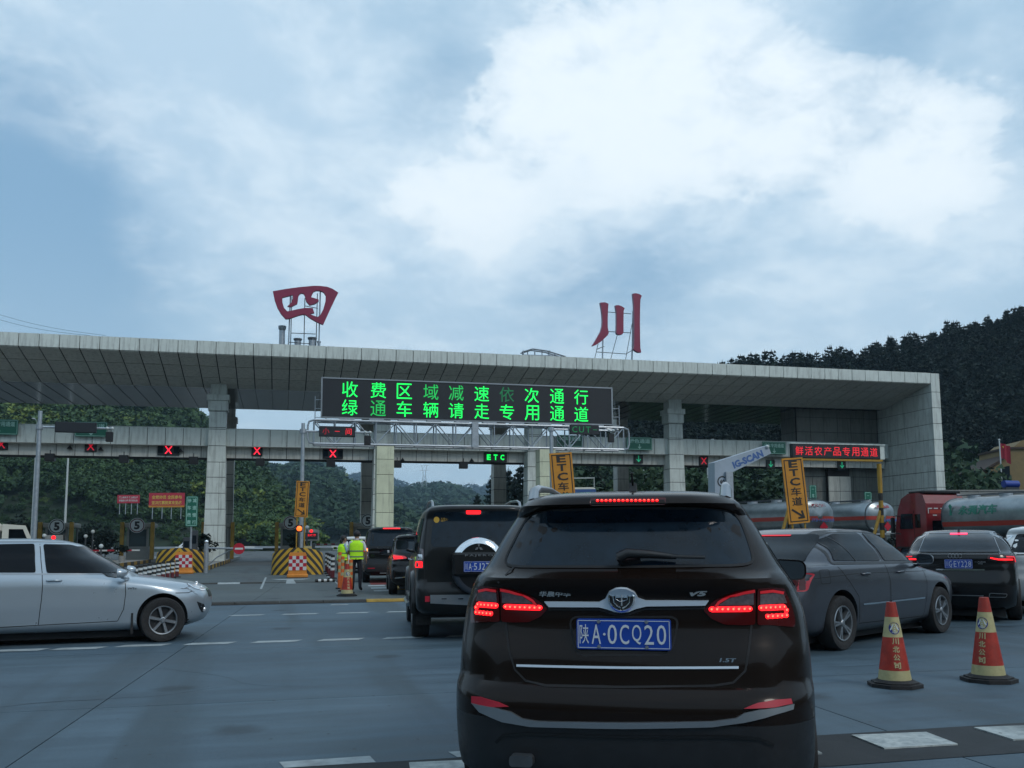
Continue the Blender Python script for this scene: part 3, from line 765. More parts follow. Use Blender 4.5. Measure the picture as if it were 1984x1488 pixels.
# near concrete pavement, poured in long slabs that run with the queue
pv = tag(sheet('pavement', -60, 60, -12, 62, -.012, 'joint_dark'), kind='structure')
SL_DIR = R(3.4)
def slab_xy(u, v):  # u across, v along (from y=0)
    return (u+v*math.tan(SL_DIR), v)
slab_edges = [-32.3, -26.25, -20.2, -14.15, -8.1, -2.05, 4.0, 10.05, 16.1, 22.15, 28.2, 34.25]
rows = [-12, -4, 1.5, 4.9, 8.8, 13.0, 17.6, 22.36]
def slab(u0, u1, v0, v1, m, g=.006):
    mb = MB(); pts = [slab_xy(u0+g, v0+g), slab_xy(u1-g, v0+g), slab_xy(u1-g, v1-g), slab_xy(u0+g, v1-g)]
    mb.prism(pts, 'z', -.06, 0.0); return mb.build('slab', m, pv)
for a, b in zip(slab_edges[:-1], slab_edges[1:]):
    for c, d in zip(rows[:-1], rows[1:]): slab(a, b, c, d, 'slab_concrete')
    for c, d in ((23.0, 28.5), (28.5, 34.3), (34.9, 40.5), (40.5, 46.5), (46.5, 53.0), (53.0, 61.5)): slab(a, b, c, d, 'slab_grey')
# worn black and yellow rubber bump across the lanes
bump = thing('speed_bump', 'long worn black and yellow rubber speed bump across all lanes, before the toll islands', 'speed bump', (0, 22.68, 0))
for i in range(46):
    x0 = -22+i*1.0; mb = MB()
    mb.prism([(-.19, 0), (-.15, .045), (-.05, .062), (.05, .062), (.15, .045), (.19, 0)], 'x', x0+.006, x0+.994)
    mb.build('bump_segment', 'kerb_black' if i % 2 else ('kerb_yellow' if i % 6 == 0 else 'kerb_black'), bump)
# second striped bump in the closed lane
b2 = thing('speed_bump', 'short black and white speed bump lying in the closed lane left of the middle island', 'speed bump', (0, 34.15, 0))
for i, x0 in enumerate(np.arange(-5.1, -.6, .75)):
    MB().prism([(-.17, 0), (-.12, .045), (.12, .045), (.17, 0)], 'x', x0+.006, x0+.744).build('bump_segment', 'kerb_black' if i % 2 else 'road_white', b2)
# painted marks
marks = tag(bpy.data.objects.new('road_markings', None), kind='structure'); COL.objects.link(marks)
def mark(pts, m='road_white', z=.004, name='lane_mark'):
    mb = MB(); mb.add([(p[0], p[1], z) for p in pts], [tuple(range(len(pts)))]); return mb.build(name, m, marks)
# front row of dashes and second row
for x, L in ((-4.05, .60), (-3.35, .62), (-2.62, .60), (-1.82, .62), (-.94, .62), (-.03, .62), (.88, .60), (1.80, .58), (2.75, .6), (3.7, .6), (4.6, .6)):
    y = 13.95+.0*x+(-.14 if x < -2.5 else 0)+(-.1 if x < -3.5 else 0); mark([(x-L/2-.06, y-.13), (x+L/2-.06, y-.13), (x+L/2+.06, y+.13), (x-L/2+.06, y+.13)])
for x, L in ((-1.75, .5), (-.62, .62), (.40, .68), (1.44, .62), (2.42, .6), (3.4, .6), (9.1, .6), (10.3, .6), (11.4, .6), (12.5, .6)):
    y = 19.15; mark([(x-L/2-.05, y-.12), (x+L/2-.05, y-.12), (x+L/2+.05, y+.12), (x-L/2+.05, y+.12)])
mark([(1.1, 21.6), (1.5, 21.6), (1.55, 21.85), (1.15, 21.85)])
# red and yellow thermoplastic by the open lane
for i in range(3): mark([(2.65+i*.06, 27.3+i*1.6), (3.20+i*.06, 27.3+i*1.6), (3.24+i*.06, 28.1+i*1.6), (2.70+i*.06, 28.1+i*1.6)])
mark([(2.95, 31.6), (4.7, 31.6), (4.9, 35.2), (3.2, 35.2)], 'road_red', .0045)
mark([(3.35, 28.0), (4.4, 28.0), (4.5, 31.3), (3.45, 31.3)], 'road_yellow', .0045)
mark([(.2, 33.5), (.55, 33.5), (.5, 37), (.25, 37)], 'road_white'); mark([(0.0, 37.0), (.85, 37.0), (1.2, 37.9), (-.35, 37.9)], 'road_white')
for x in (-.6, 1.9): mark([(x, 30), (x+.07, 30), (x+.07, 40), (x, 40)], 'road_white')
# near rumble strip: dark asphalt band with leaning white blocks
tag(sheet('asphalt_strip', -30, 60, 5.32, 6.16, .004, 'asphalt'), kind='structure')
for x in (-6.3, -5.1, -3.9, -2.7, -1.4, -.28, .78, 1.86, 2.92, 3.96, 4.99, 6.05, 7.1):
    mb = MB(); mb.prism([(x, 6.06-.42), (x+.56, 5.62), (x+.62, 6.02), (x+.04, 6.07)], 'z', .0, .014); mb.build('rumble_block', 'rumble_white', marks)
mark([(.05, 6.17), (.62, 6.17), (.60, 6.36), (.02, 6.34)], 'road_white'); mark([(1.15, 6.17), (1.55, 6.17), (1.55, 6.34), (1.12, 6.34)], 'road_white')

# hairline cracks wandering through the near slabs
crk = random.Random(11)
for (x, y, a, n_) in ((-3.6, 8.6, 10, 22), (.2, 9.6, 170, 18), (5.2, 9.4, 25, 16), (-5.5, 10.9, -8, 26), (2.4, 17.2, 175, 20), (6.2, 7.0, 75, 9), (-1.0, 12.0, 60, 12), (-2.6, 30.0, 5, 26)):
    th = R(a); pts = []
    for i in range(n_): pts.append((x, y)); th += crk.uniform(-.35, .35); x += .16*math.cos(th); y += .16*math.sin(th)
    mb = MB(); vs = []
    for i, (px_, py_) in enumerate(pts):
        w_ = .0045*(1-abs(i/(n_-1)-.5)*1.4)+.0012; vs += [(px_, py_-w_, .0022), (px_, py_+w_, .0022)]
    mb.add(vs, [(2*i, 2*i+1, 2*i+3, 2*i+2) for i in range(n_-1)]); mb.build('crack', 'joint_dark', pv)
# ------------------------------------------------------------------ toll station
YF, YK, YB = 62.0, 68.0, 78.6          # canopy front edge, knee, back edge
ZT, ZF, ZK = 14.42, 13.58, 12.34
XL, XR = -31.0, 49.25
PW = 1.165
toll = thing('toll_station', 'long pale panelled toll station canopy on square columns with a solid right end tower', 'toll station', (0, YK, 0))
def LY(y): return y-YK
# structural core
core = MB()
core.prism([(LY(YF)+.06, ZF+.05), (LY(YF)+.06, ZT-.02), (LY(YB), ZT-.02), (LY(YB), ZK+.06), (LY(YK), ZK+.06)], 'x', XL, XR)
core.build('canopy_core', 'joint_dark', toll)
fp = MB(); fp.box(.020, PW-.020, -.03, .055, .020, ZT-ZF-.0); fp = fp.mesh('fascia_panel', 'panel_pale')
slope = math.hypot(YK-YF, ZF-ZK); row = slope/3
dirv = Vector((0, (YK-YF)/slope, (ZK-ZF)/slope)); nrm = Vector((0, -dirv.z*-1, 0))
sp_ = MB()
d = dirv; nn = Vector((0, dirv.z, -dirv.y))      # pointing down/out
for w0 in (0,):
    a = [Vector((.034, 0, 0))+d*.034, Vector((PW-.034, 0, 0))+d*.034, Vector((PW-.034, 0, 0))+d*(row-.034), Vector((.034, 0, 0))+d*(row-.034)]
    sp_.add([p+nn*.03 for p in a]+[p-nn*.03 for p in a], [(0, 1, 2, 3), (7, 6, 5, 4), (0, 4, 5, 1), (1, 5, 6, 2), (2, 6, 7, 3), (3, 7, 4, 0)])
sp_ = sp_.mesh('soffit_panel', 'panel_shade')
nP = int((XR-XL)/PW)+1
for i in range(nP):
    x = XR-PW*(i+1)
    o = newobj('fascia_panel', fp, toll); o.location = (x, LY(YF), ZF)
    for j in range(3):
        o = newobj('soffit_panel', sp_, toll); o.location = (x, LY(YF)+d.y*row*j, ZF+d.z*row*j)
# flat soffit: polished strips
mb = MB(); ny = 36
for j in range(ny):
    y0 = LY(YK)+(YB-YK)*j/ny; mb.box(XL, XR, y0+.020, y0+(YB-YK)/ny-.020, ZK+.0+.004*(j % 2), ZK+.05)
tag(mb.build('soffit_strips', 'soffit_strip', toll), kind='stuff')
for i in range(nP):
    x = XR-PW*(i+1); MB().box(x-.010, x+.010, LY(YK), LY(YB), ZK-.020, ZK+.0).build('soffit_joint', 'joint_dark', toll) if i % 1 == 0 else None
# beam across the lanes: pale upper course, shaded lower course
BZ0, BZ1, BZ2 = 7.36, 8.16, 9.38
bc = MB(); bc.box(XL, 49.2, LY(67.55), LY(70.2), BZ1+.02, BZ2-.02); bc.box(XL, 49.2, LY(68.15), LY(70.1), BZ0+.02, BZ1+.02); bc.build('beam_core', 'joint_dark', toll)
bp = MB(); bp.box(.020, PW-.020, -.05, .05, 0, BZ2-BZ1); bp = bp.mesh('beam_panel', 'panel_pale')
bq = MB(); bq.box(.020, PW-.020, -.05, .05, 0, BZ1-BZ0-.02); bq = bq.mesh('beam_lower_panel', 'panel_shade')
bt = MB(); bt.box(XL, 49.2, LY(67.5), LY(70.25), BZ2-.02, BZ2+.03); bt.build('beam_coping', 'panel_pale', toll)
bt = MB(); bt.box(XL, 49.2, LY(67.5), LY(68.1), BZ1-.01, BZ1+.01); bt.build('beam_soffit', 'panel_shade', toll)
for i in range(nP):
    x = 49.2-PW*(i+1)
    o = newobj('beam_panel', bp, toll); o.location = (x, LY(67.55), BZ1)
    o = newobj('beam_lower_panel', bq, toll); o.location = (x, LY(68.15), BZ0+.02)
# columns
def column(x, y, w0, w1, z1, m, head=True, rows=None, cap=True):
    cmb = MB(); z0 = .2
    def wd(z): return (w0+(w1-w0)*(z-z0)/(z1-z0))/2
    cmb.add([(sx*(wd(z)-.03)+x, sy*(wd(z)-.03)+LY(y), z) for z in (z0, z1) for sx, sy in ((-1, -1), (1, -1), (1, 1), (-1, 1))],
            [(0, 1, 5, 4), (1, 2, 6, 5), (2, 3, 7, 6), (3, 0, 4, 7), (0, 3, 2, 1), (4, 5, 6, 7)])
    c = cmb.build('column', 'joint_dark', toll)
    zz_ = rows or [.2, 1.45, 2.65, 3.75, 4.85, 5.95, 7.0, 8.14, 9.3, 9.42, 10.55, z1]
    for a, b in zip(zz_[:-1], zz_[1:]):
        a += .020; b -= .020; pm = MB()
        if b-a < .05: continue
        split = (1.4 < a < 6.9) and m == 'panel_pale' and y < 70
        segs = [(-1, 1)] if not split else [(-1, .33), (.36, 1)]
        for s0, s1 in segs:
            p2 = MB(); vs = []
            for z in (a, b):
                W = wd(z); 
                for sx, sy in ((s0, -1), (s1, -1), (s1, 1), (s0, 1)): vs.append((sx*W+x, sy*W+LY(y), z))
            p2.add(vs, [(0, 1, 5, 4), (1, 2, 6, 5), (2, 3, 7, 6), (3, 0, 4, 7), (0, 3, 2, 1), (4, 5, 6, 7)])
            p2.build('column_panel', m, c)
    if head:
        h = MB(); W = wd(11.2); h.box(x-W-.10, x+W+.10, LY(y)-W-.10, LY(y)+W+.10, 10.62, 11.30)
        h.box(x-W-.19, x+W+.19, LY(y)-W-.19, LY(y)+W+.19, 11.32, 11.72)
        h.build('column_head', m, c)
    return c
COLX = [-27.35, -4.45, 7.0, 18.45, 29.9]
for x in COLX:
    column(x, 67.7, 1.42, 1.06, 12.6, 'panel_pale')
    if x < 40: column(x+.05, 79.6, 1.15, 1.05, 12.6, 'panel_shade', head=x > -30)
# right end tower: clad inner face, front return, shaded wall behind
TX = 49.3
tc_ = MB(); tc_.box(TX+.05, TX+.68, LY(62.06), LY(82), 0, ZT-.05); tc_.box(41.6, TX+.1, LY(69.1), LY(71.4), 0, ZK+.05); tc_.box(44.1, 46.1, LY(68.6), LY(69.2), 0, 7.3); tc_.build('tower_core', 'joint_dark', toll)
TZ = [0.0]+[ZT-1.50-1.245*k for k in range(10, -1, -1)]+[ZT]
TZ = sorted(set(round(z, 3) for z in TZ if z >= 0))
for a, b in zip(TZ[:-1], TZ[1:]):
    if b-a < .15: continue
    MB().box(TX-.03, TX+.74, LY(61.97), LY(62.10), a+.020, b-.020).build('tower_panel', 'panel_pale', toll)
    MB().box(TX+.66, TX+.74, LY(62.14), LY(81.9), a+.020, b-.020).build('tower_panel', 'panel_pale', toll)
    for y0, y1 in ((62.12, 63.7), (63.7, 65.45), (65.45, 67.3), (67.3, 68.98)):
        MB().box(TX-.03, TX+.06, LY(y0)+.020, LY(y1)-.020, a+.020, b-.020).build('tower_panel', 'panel_pale', toll)
    if a < ZK-.2:
        bb = min(b, ZK+.02)
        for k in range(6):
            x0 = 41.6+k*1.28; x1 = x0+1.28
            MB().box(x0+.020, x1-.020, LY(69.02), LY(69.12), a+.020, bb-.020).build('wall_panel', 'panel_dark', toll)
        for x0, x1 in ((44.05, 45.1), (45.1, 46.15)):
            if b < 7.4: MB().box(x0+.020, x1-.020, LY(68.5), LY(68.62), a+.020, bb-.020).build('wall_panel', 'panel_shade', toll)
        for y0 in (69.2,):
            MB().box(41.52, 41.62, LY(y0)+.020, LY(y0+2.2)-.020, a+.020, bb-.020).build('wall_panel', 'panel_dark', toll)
# roof plant on the canopy
def flue(x, z1, r, label, cap=True):
    t = thing('vent_pipe', label, 'vent pipe', (x, 64.0, ZT-.03), group='grey vent pipes on the canopy roof')
    h = z1-ZT; m_ = MB(); m_.lathe([(r*1.0, 0), (r*1.0, h*.82)], n=14); m_.build('pipe', 'steel_galv', t, 40)
    c = MB(); c.lathe([(r*1.0, h*.80), (r*1.28, h*.88), (r*1.35, h*.98), (0.001, h)], n=14); c.build('cowl', 'steel_galv', t, 40)
    b = MB(); b.box(-r*1.2, r*1.2, -r*1.2, r*1.2, 0, .12); b.build('base', 'steel_dark', t)
p = on_y(547, 630, 64.0); flue(p.x, p.z, .20, 'tall grey vent pipe on the roof left of the first big red letter')
p = on_y(577, 655, 64.0); flue(p.x, p.z, .22, 'shortest grey vent pipe on the roof, under the middle of the first big red letter')
p = on_y(605, 653, 64.0); flue(p.x, p.z, .24, 'squat grey vent pipe on the roof beside the right letter post')
p = on_y(618, 660, 64.0); flue(p.x, p.z, .10, 'thin small vent pipe at the foot of the right letter post')
# folded grey truss lying on the roof
tr = thing('roof_truss', 'folded grey steel truss lying on the canopy roof between the two big letters', 'truss', (0, 0, 0))
Yt = 65.0
def tp(x, y, dy=0): return on_y(x, y, Yt)+Vector((0, dy, 0))
top_l = [tp(1012, 682), tp(1032, 676), tp(1060, 680), tp(1096, 691)]
for dy in (0, .5):
    MB().tube([p_+Vector((0, dy, 0)) for p_ in top_l], .055, 6).build('truss_chord', 'steel_galv', tr)
for i, (a, b) in enumerate(((1012, 682), (1022, 679), (1036, 677), (1050, 679), (1062, 681), (1075, 685), (1088, 689))):
    q = tp(a, b); MB().cyl(q, (q.x+.15, q.y+.5, max(q.z-.35, ZT)), .03, n=6).build('truss_strut', 'steel_galv', tr)
for a in (1014, 1036, 1065): q = tp(a, 679); MB().cyl((q.x, q.y, ZT-.04), q, .05, n=6).build('truss_leg', 'steel_galv', tr)
for dy in (0, .5): MB().cyl(tp(1014, 688, dy), tp(1072, 690, dy), .05, n=6).build('truss_chord', 'steel_galv', tr)

# ---- the two big letters
def big_letter(name, label, polys, Y, posts, rails):
    t = thing(name, label, 'letter sign', (0, Y, 0))
    for poly, holes in polys:
        P = [on_y(x, y, Y) for x, y in poly]; loops = [[Vector((p.x, p.z, 0)) for p in P]]
        for hpoly in holes: loops.append([Vector((on_y(x, y, Y).x, on_y(x, y, Y).z, 0)) for x, y in hpoly])
        tri = geometry.tessellate_polygon(loops); flat = [p for l in loops for p in l]; n = len(flat); m_ = MB()
        vs = [(p.x, -.14, p.y) for p in flat]+[(p.x, .14, p.y) for p in flat]
        m_.add(vs, [tuple(f) for f in tri]+[tuple(i+n for i in reversed(f)) for f in tri], 0)
        o_ = 0
        for l in loops:
            k = len(l)
            for i in range(k):
                a, b = o_+i, o_+(i+1) % k; m_.f.append((a, b, b+n, a+n)); m_.m.append(1)
            o_ += k
        m_.build('letter_stroke', ['letter_maroon', 'letter_edge'], t)
    for (x0, y0, x1, y1, r, dy) in posts:
        a, b = on_y(x0, y0, Y), on_y(x1, y1, Y)
        MB().cyl((a.x, dy, a.z), (b.x, dy, b.z), r, n=6).build('post' if r > .03 else 'brace', 'steel_dark' if r < .035 else 'steel_galv', t)
    for (x0, y0, x1, y1) in rails:
        a, b = on_y(x0, y0, Y), on_y(x1, y1, Y)
        MB().cyl((a.x, .35, a.z), (b.x, .35, b.z), .025, n=6).build('rail', 'steel_dark', t)
def Z1(pts): return [(500+x/9.92, 540+y/9.92) for x, y in pts]
def Z2(pts): return [(1000+x/6.613, 550+y/6.613) for x, y in pts]
si_out = Z1([(285, 250), (540, 205), (800, 170), (1080, 145), (1200, 148), (1330, 165), (1430, 203), (1540, 275), (1500, 350), (1400, 560), (1250, 890), (1120, 835), (1000, 765), (915, 700), (850, 695), (770, 715), (640, 760), (590, 775), (530, 780), (440, 680), (370, 560), (320, 420)])
si_hole = Z1([(465, 370), (600, 335), (665, 318), (668, 390), (640, 465), (565, 540), (640, 545), (755, 485), (768, 400), (775, 340), (800, 300), (840, 283), (880, 298), (900, 340), (925, 440), (990, 515), (1090, 490), (1165, 440), (1160, 405), (1020, 365), (1040, 300), (1070, 255), (1120, 235), (1200, 240), (1260, 268), (1300, 330), (1295, 440), (1250, 600), (1195, 705), (1140, 745), (980, 685), (1080, 665), (1050, 572), (900, 570), (760, 595), (640, 622), (560, 635), (500, 570), (470, 470)])
big_letter('big_letter', 'large maroon box shaped character 四 on a steel frame on the canopy roof', [(si_out, [si_hole])], 63.0,
           [(559, 669, 563, 568, .05, .35), (563, 669, 566, 568, .03, .9), (618, 672, 621, 562, .05, .35), (613, 672, 616, 562, .03, .9), (589, 669, 591, 575, .03, .35)], [(563, 643, 612, 645), (560, 661, 600, 664), (590, 590, 616, 595)])
s1 = Z2([(1072, 245), (1130, 241), (1176, 260), (1170, 330), (1166, 450), (1166, 560), (1180, 630), (1165, 665), (1080, 745), (1030, 778), (985, 797), (968, 797), (1010, 730), (1050, 660), (1080, 605), (1096, 540), (1100, 480), (1096, 400), (1086, 320)])
s2 = Z2([(1265, 280), (1310, 278), (1350, 294), (1383, 318), (1370, 350), (1368, 500), (1368, 632), (1350, 652), (1320, 656), (1290, 650), (1278, 630), (1281, 500), (1280, 370)])
s3 = Z2([(1488, 130), (1530, 125), (1575, 138), (1602, 158), (1584, 205), (1580, 330), (1578, 500), (1580, 700), (1584, 830), (1595, 882), (1558, 882), (1520, 862), (1495, 840), (1504, 800), (1507, 560), (1505, 400), (1500, 260)])
big_letter('big_letter', 'large maroon character 川 of three upright strokes on a steel frame on the canopy roof', [(s1, []), (s2, []), (s3, [])], 63.0,
           [(1170.5, 696, 1172, 600, .05, .35), (1174.5, 696, 1175.5, 650, .03, .9), (1228, 698, 1229.5, 600, .05, .35), (1232, 698, 1233, 670, .03, .9), (1155, 694, 1162, 664, .022, .35), (1186, 696, 1199, 648, .022, .35), (1215, 697, 1228, 625, .022, .35)],
           [(1178, 602, 1226, 606), (1178, 640, 1226, 643), (1158, 680, 1216, 684), (1216, 684, 1228, 677), (1159, 675, 1174, 669)])

# ---- lane signals and boxes on the beam, green signs
def lane_signal(x, y, kind, label, Y=68.0, s=.62):
    p = on_y(x, y, Y); t = thing('lane_signal', label, 'lane signal', (p.x, Y, p.z), group='lane signals along the toll beam')
    wide = kind in ('cross_wide', 'cross_box'); W = .68*(2.0 if wide else 1) if kind != 'etc' else 1.7
    MB().bevbox(-W/2-.04, W/2+.04, -.03, .16, -.36, .36, .02).build('housing', 'black_plastic', t)
    if kind.startswith('cross'):
        m_ = 'signal_cross_dim' if 'dim' in kind else 'signal_cross'
        for a in (-1, 1):
            b = MB(); b.prism([(-.045-.2*a, -.26), (.045-.2*a, -.26), (.045+.2*a, .26), (-.045+.2*a, .26)], 'y', -.045, -.031); b.build('cross_bar', m_, t)
        if wide:
            for sx in (-1, 1): MB().box(sx*.52-.17, sx*.52+.17, -.036, -.030, -.22, .22).build('dark_lens', 'glass_grey', t)
    elif kind == 'etc':
        for i, ch in enumerate('ETC'): text('character', ch, -.52+i*.52, 0, .42, 'led_green', t, w=.30, y=-.032, bold=.04)
    elif kind == 'arrow':
        b = MB(); b.prism([(-.03, .26), (.03, .26), (.03, -.14), (.15, .0), (.19, -.05), (0, -.27), (-.19, -.05), (-.15, .0), (-.03, -.14)], 'y', -.045, -.031); b.build('arrow', 'signal_arrow', t)
    return t
for x, y, k, l in ((3, 861, 'cross_dim', 'dim red cross signal on the beam at the far left edge of the picture'), (176, 865, 'cross_dim', 'dim red cross signal under the dark gantry display on the left'),
                   (326.5, 872, 'cross_box', 'bright red cross signal in a wide housing left of the first column'), (498, 873.5, 'cross', 'bright red cross signal just right of the first tall column'),
                   (645, 879, 'cross_wide', 'bright red cross signal under the left end of the big green display'), (960, 886, 'etc', 'lane signal showing ETC in bright green letters'),
                   (1237, 889, 'arrow', 'dim green arrow signal beneath the white on green 绿色通道 sign'), (1363.5, 893, 'cross_dim', 'dim red cross signal left of the grey IG-SCAN arm'),
                   (1493, 899, 'arrow', 'dim green arrow signal right of the grey IG-SCAN arm'), (1631, 901, 'arrow', 'dim green arrow signal hung in front of the shaded tower wall')): lane_signal(x, y, k, l)
for x, y, l in ((97, 886, 'left of the second white lamp pole'), (240, 889, 'between the two left red crosses'), (375, 892, 'beside the first tall column, left side'), (504, 895, 'under the red cross right of the first column'), (641, 897, 'under the red cross below the big display'), (769.5, 899, 'right of the yellowish gantry pillar'), (898, 901, 'left of the green ETC signal')):
    p = on_y(x, y, 68.1); t = thing('detector_box', 'black detector box under the toll beam '+l, 'detector', (p.x, 68.1, p.z), group='black detector boxes under the toll beam')
    MB().bevbox(-.31, .31, -.2, .25, -.27, .25, .02).build('housing', 'black_plastic', t); MB().cyl((0, 0, .24), (0, 0, .5), .03).build('hanger', 'steel_dark', t)
for x, y, l in ((135, 868, 'nearest the dark gantry display'), (195, 871, 'right of the dim red cross'), (350, 874, 'right of the triple red cross'), (780, 892, 'above the detector by the yellowish pillar'), (914, 893, 'left of the ETC signal')):
    p = on_y(x, y, 67.95); t = thing('beam_lamp', 'small black lamp on the toll beam '+l, 'lamp', (p.x, 67.95, p.z), group='small black lamps on the toll beam')
    MB().lathe([(.03, .16), (.06, .12), (.19, -.06), (.0, -.04)], n=12).build('lamp_shade', 'black_plastic', t); MB().cyl((0, 0, .15), (0, .15, .22), .02).build('bracket', 'steel_dark', t)
def green_sign(x0, x1, y0, y1, words, label, Y=67.2, m='sign_green', arrow=True):
    a, b = on_y(x0, (y0+y1)/2, Y), on_y(x1, (y0+y1)/2, Y); zt = on_y((x0+x1)/2, y0, Y).z; zb = on_y((x0+x1)/2, y1, Y).z
    W, H_ = b.x-a.x, zt-zb; t = thing('direction_sign', label, 'sign', ((a.x+b.x)/2, Y, (zt+zb)/2), group='green lane signs on the toll beam')
    MB().prism(rounded([(-W/2, -H_/2), (W/2, -H_/2), (W/2, H_/2), (-W/2, H_/2)], .08, 3), 'y', 0, .04).build('sign_board', m, t)
    e = .045; bm_ = MB()
    for (xa, xb, za, zb_) in ((-W/2+e, W/2-e, H_/2-e-.03, H_/2-e), (-W/2+e, W/2-e, -H_/2+e, -H_/2+e+.03), (-W/2+e, -W/2+e+.03, -H_/2+e, H_/2-e), (W/2-e-.03, W/2-e, -H_/2+e, H_/2-e)): bm_.box(xa, xb, -.004, 0, za, zb_)
    bm_.build('sign_border', 'sign_teal_white', t)
    text('lettering', words, 0, H_*.20, H_*.34, 'sign_teal_white', t, w=W*.84, y=-.002, bold=.02, depth=.004)
    if arrow: MB().prism([(-.03, -.04), (.03, -.04), (.03, -.30), (.10, -.22), (.14, -.27), (0, -.42), (-.14, -.27), (-.10, -.22), (-.03, -.30)], 'y', -.006, -.001).build('arrow', 'sign_teal_white', t)
    for sx in (-1, 1): MB().box(sx*W*.3-.03, sx*W*.3+.03, .04, .3, -H_*.3, H_*.3).build('bracket', 'steel_dark', t)
green_sign(-42, 35, 812, 842, '小客车专用通道', 'green sign reading 专用通道 with a down arrow at the far left edge')
green_sign(145, 208, 817, 846, '绿色通道', 'green sign half hidden behind the dark gantry display on the left')
green_sign(1079, 1129, 843, 866, '小客车专用通道', 'dark green lane sign seen through the steel truss', m='sign_green_dark')
green_sign(1214.5, 1263.5, 847, 872, '绿色通道', 'green sign reading 绿色通道 with white arrow, right of the steel truss')
green_sign(1477, 1522.5, 856, 880, '货车专用通道', 'green lane sign behind the tip of the grey IG-SCAN arm')

# ---- gantry with the big green display
YG = 52.0
gan = thing('sign_gantry', 'steel lattice gantry on two yellowish square pillars under the big green display', 'gantry', (0, YG, 0))
for x in (745, 1057):
    px_ = on_y(x, 900, YG).x; c = MB(); c.box(px_-.44, px_+.44, -.44, .44, 0, 6.75); c = c.build('pillar', 'joint_dark', gan)
    zs_ = [0, .95, 2.0, 3.05, 4.1, 5.15, 6.0, 6.75]
    for a, b in zip(zs_[:-1], zs_[1:]): MB().box(px_-.475, px_+.475, -.475, .475, a+.012, b-.012).build('pillar_panel', 'panel_yellow', c)
gx0, gx1 = on_y(608, 840, YG).x, on_y(1203, 850, YG).x; gz0, gz1 = 6.80, 8.10
for dy in (-.45, .45):
    for z in (gz0, gz1): MB().cyl((gx0, dy, z), (gx1, dy, z), .065, n=8).build('truss_chord', 'steel_galv', gan)
nb = 16
st = MB().cyl((0, 0, 0), (0, 0, 1), .04, n=6)
for i in range(nb+1):
    x = gx0+(gx1-gx0)*i/nb
    for dy in (-.45, .45): MB().cyl((x, dy, gz0), (x, dy, gz1), .04, n=6).build('truss_post', 'steel_galv', gan)
    if i < nb:
        x2 = gx0+(gx1-gx0)*(i+1)/nb
        for dy in (-.45, .45): MB().cyl((x, dy, gz0 if i % 2 else gz1), (x2, dy, gz1 if i % 2 else gz0), .032, n=6).build('truss_brace', 'steel_galv', gan)
        MB().cyl((x, -.45, gz1), (x2, .45, gz1), .028, n=5).build('truss_brace', 'steel_galv', gan)
        MB().cyl((x, -.45, gz0), (x, .45, gz0), .028, n=5).build('truss_brace', 'steel_galv', gan)
xm = on_y(917, 840, YG).x; MB().box(xm-.18, xm+.18, -.60, -.50, gz0-.05, gz1+.1).build('centre_plate', 'steel_galv', gan)
for sx, xe in ((-1, gx0), (1, gx1)):
    MB().tube([(xe, -.45, gz1), (xe+sx*.28, -.45, gz1-.1), (xe+sx*.34, -.45, gz1-.35), (xe+sx*.34, -.45, gz0+.3), (xe+sx*.25, -.45, gz0+.05), (xe, -.45, gz0)], .055, 6).build('end_loop', 'steel_galv', gan, 60)
    for z in (8.3, 8.8, 9.3): MB().box(xe+sx*-.35-.3, xe+sx*-.35+.3, .1, .13, z, z+.03).build('ladder_rung', 'steel_galv', gan)
    for q in (-.3, .3): MB().cyl((xe+sx*-.35+q, .1, gz1), (xe+sx*-.35+q, .1, 9.5), .025, n=6).build('ladder_rail', 'steel_galv', gan)
a, b = on_y(622.5, 770, YG), on_y(1183, 790, YG); W = b.x-a.x; zt, zb = 10.47, 8.30
disp = thing('led_display', 'wide black electronic display board with two rows of green Chinese characters', 'display board', ((a.x+b.x)/2, YG, (zt+zb)/2))
MB().bevbox(-W/2, W/2, -.28, .28, -(zt-zb)/2, (zt-zb)/2, .03).build('cabinet', 'led_board', disp)
fr = MB(); Hh = (zt-zb)/2
for (x0, x1, z0, z1) in ((-W/2-.03, W/2+.03, Hh-.02, Hh+.05), (-W/2-.03, W/2+.03, -Hh-.05, -Hh+.02), (-W/2-.03, -W/2+.05, -Hh, Hh), (W/2-.05, W/2+.03, -Hh, Hh)): fr.box(x0, x1, -.31, -.27, z0, z1)
fr.build('frame', 'satin_chrome', disp)
xs_px = [678, 733, 783.5, 835, 884, 933.5, 982, 1030.5, 1079.5, 1126]
for i, (u, l) in enumerate(zip('收费区域减速依次通行', '绿通车辆请走专用通道')):
    q = on_y(xs_px[i], 770, YG-.3).x-disp.location.x
    mu = {3: 'led_green', 4: 'led_green_mid', 6: 'led_green_dim', 3: 'led_green_mid'}.get(i, 'led_green'); ml = {1: 'led_green_mid', 0: 'led_green'}.get(i, 'led_green')
    text('character', u, q, .50, .88, mu, disp, w=.86, y=-.282, bold=.0)
    text('character', l, q, -.52, .88, ml, disp, w=.86, y=-.282, bold=.0)
for i in range(10): MB().box(-W/2+1.0+i*W/10.5, -W/2+1.8+i*W/10.5, -.5, .3, -Hh-.16, -Hh-.06).build('support_bar', 'steel_galv', disp)

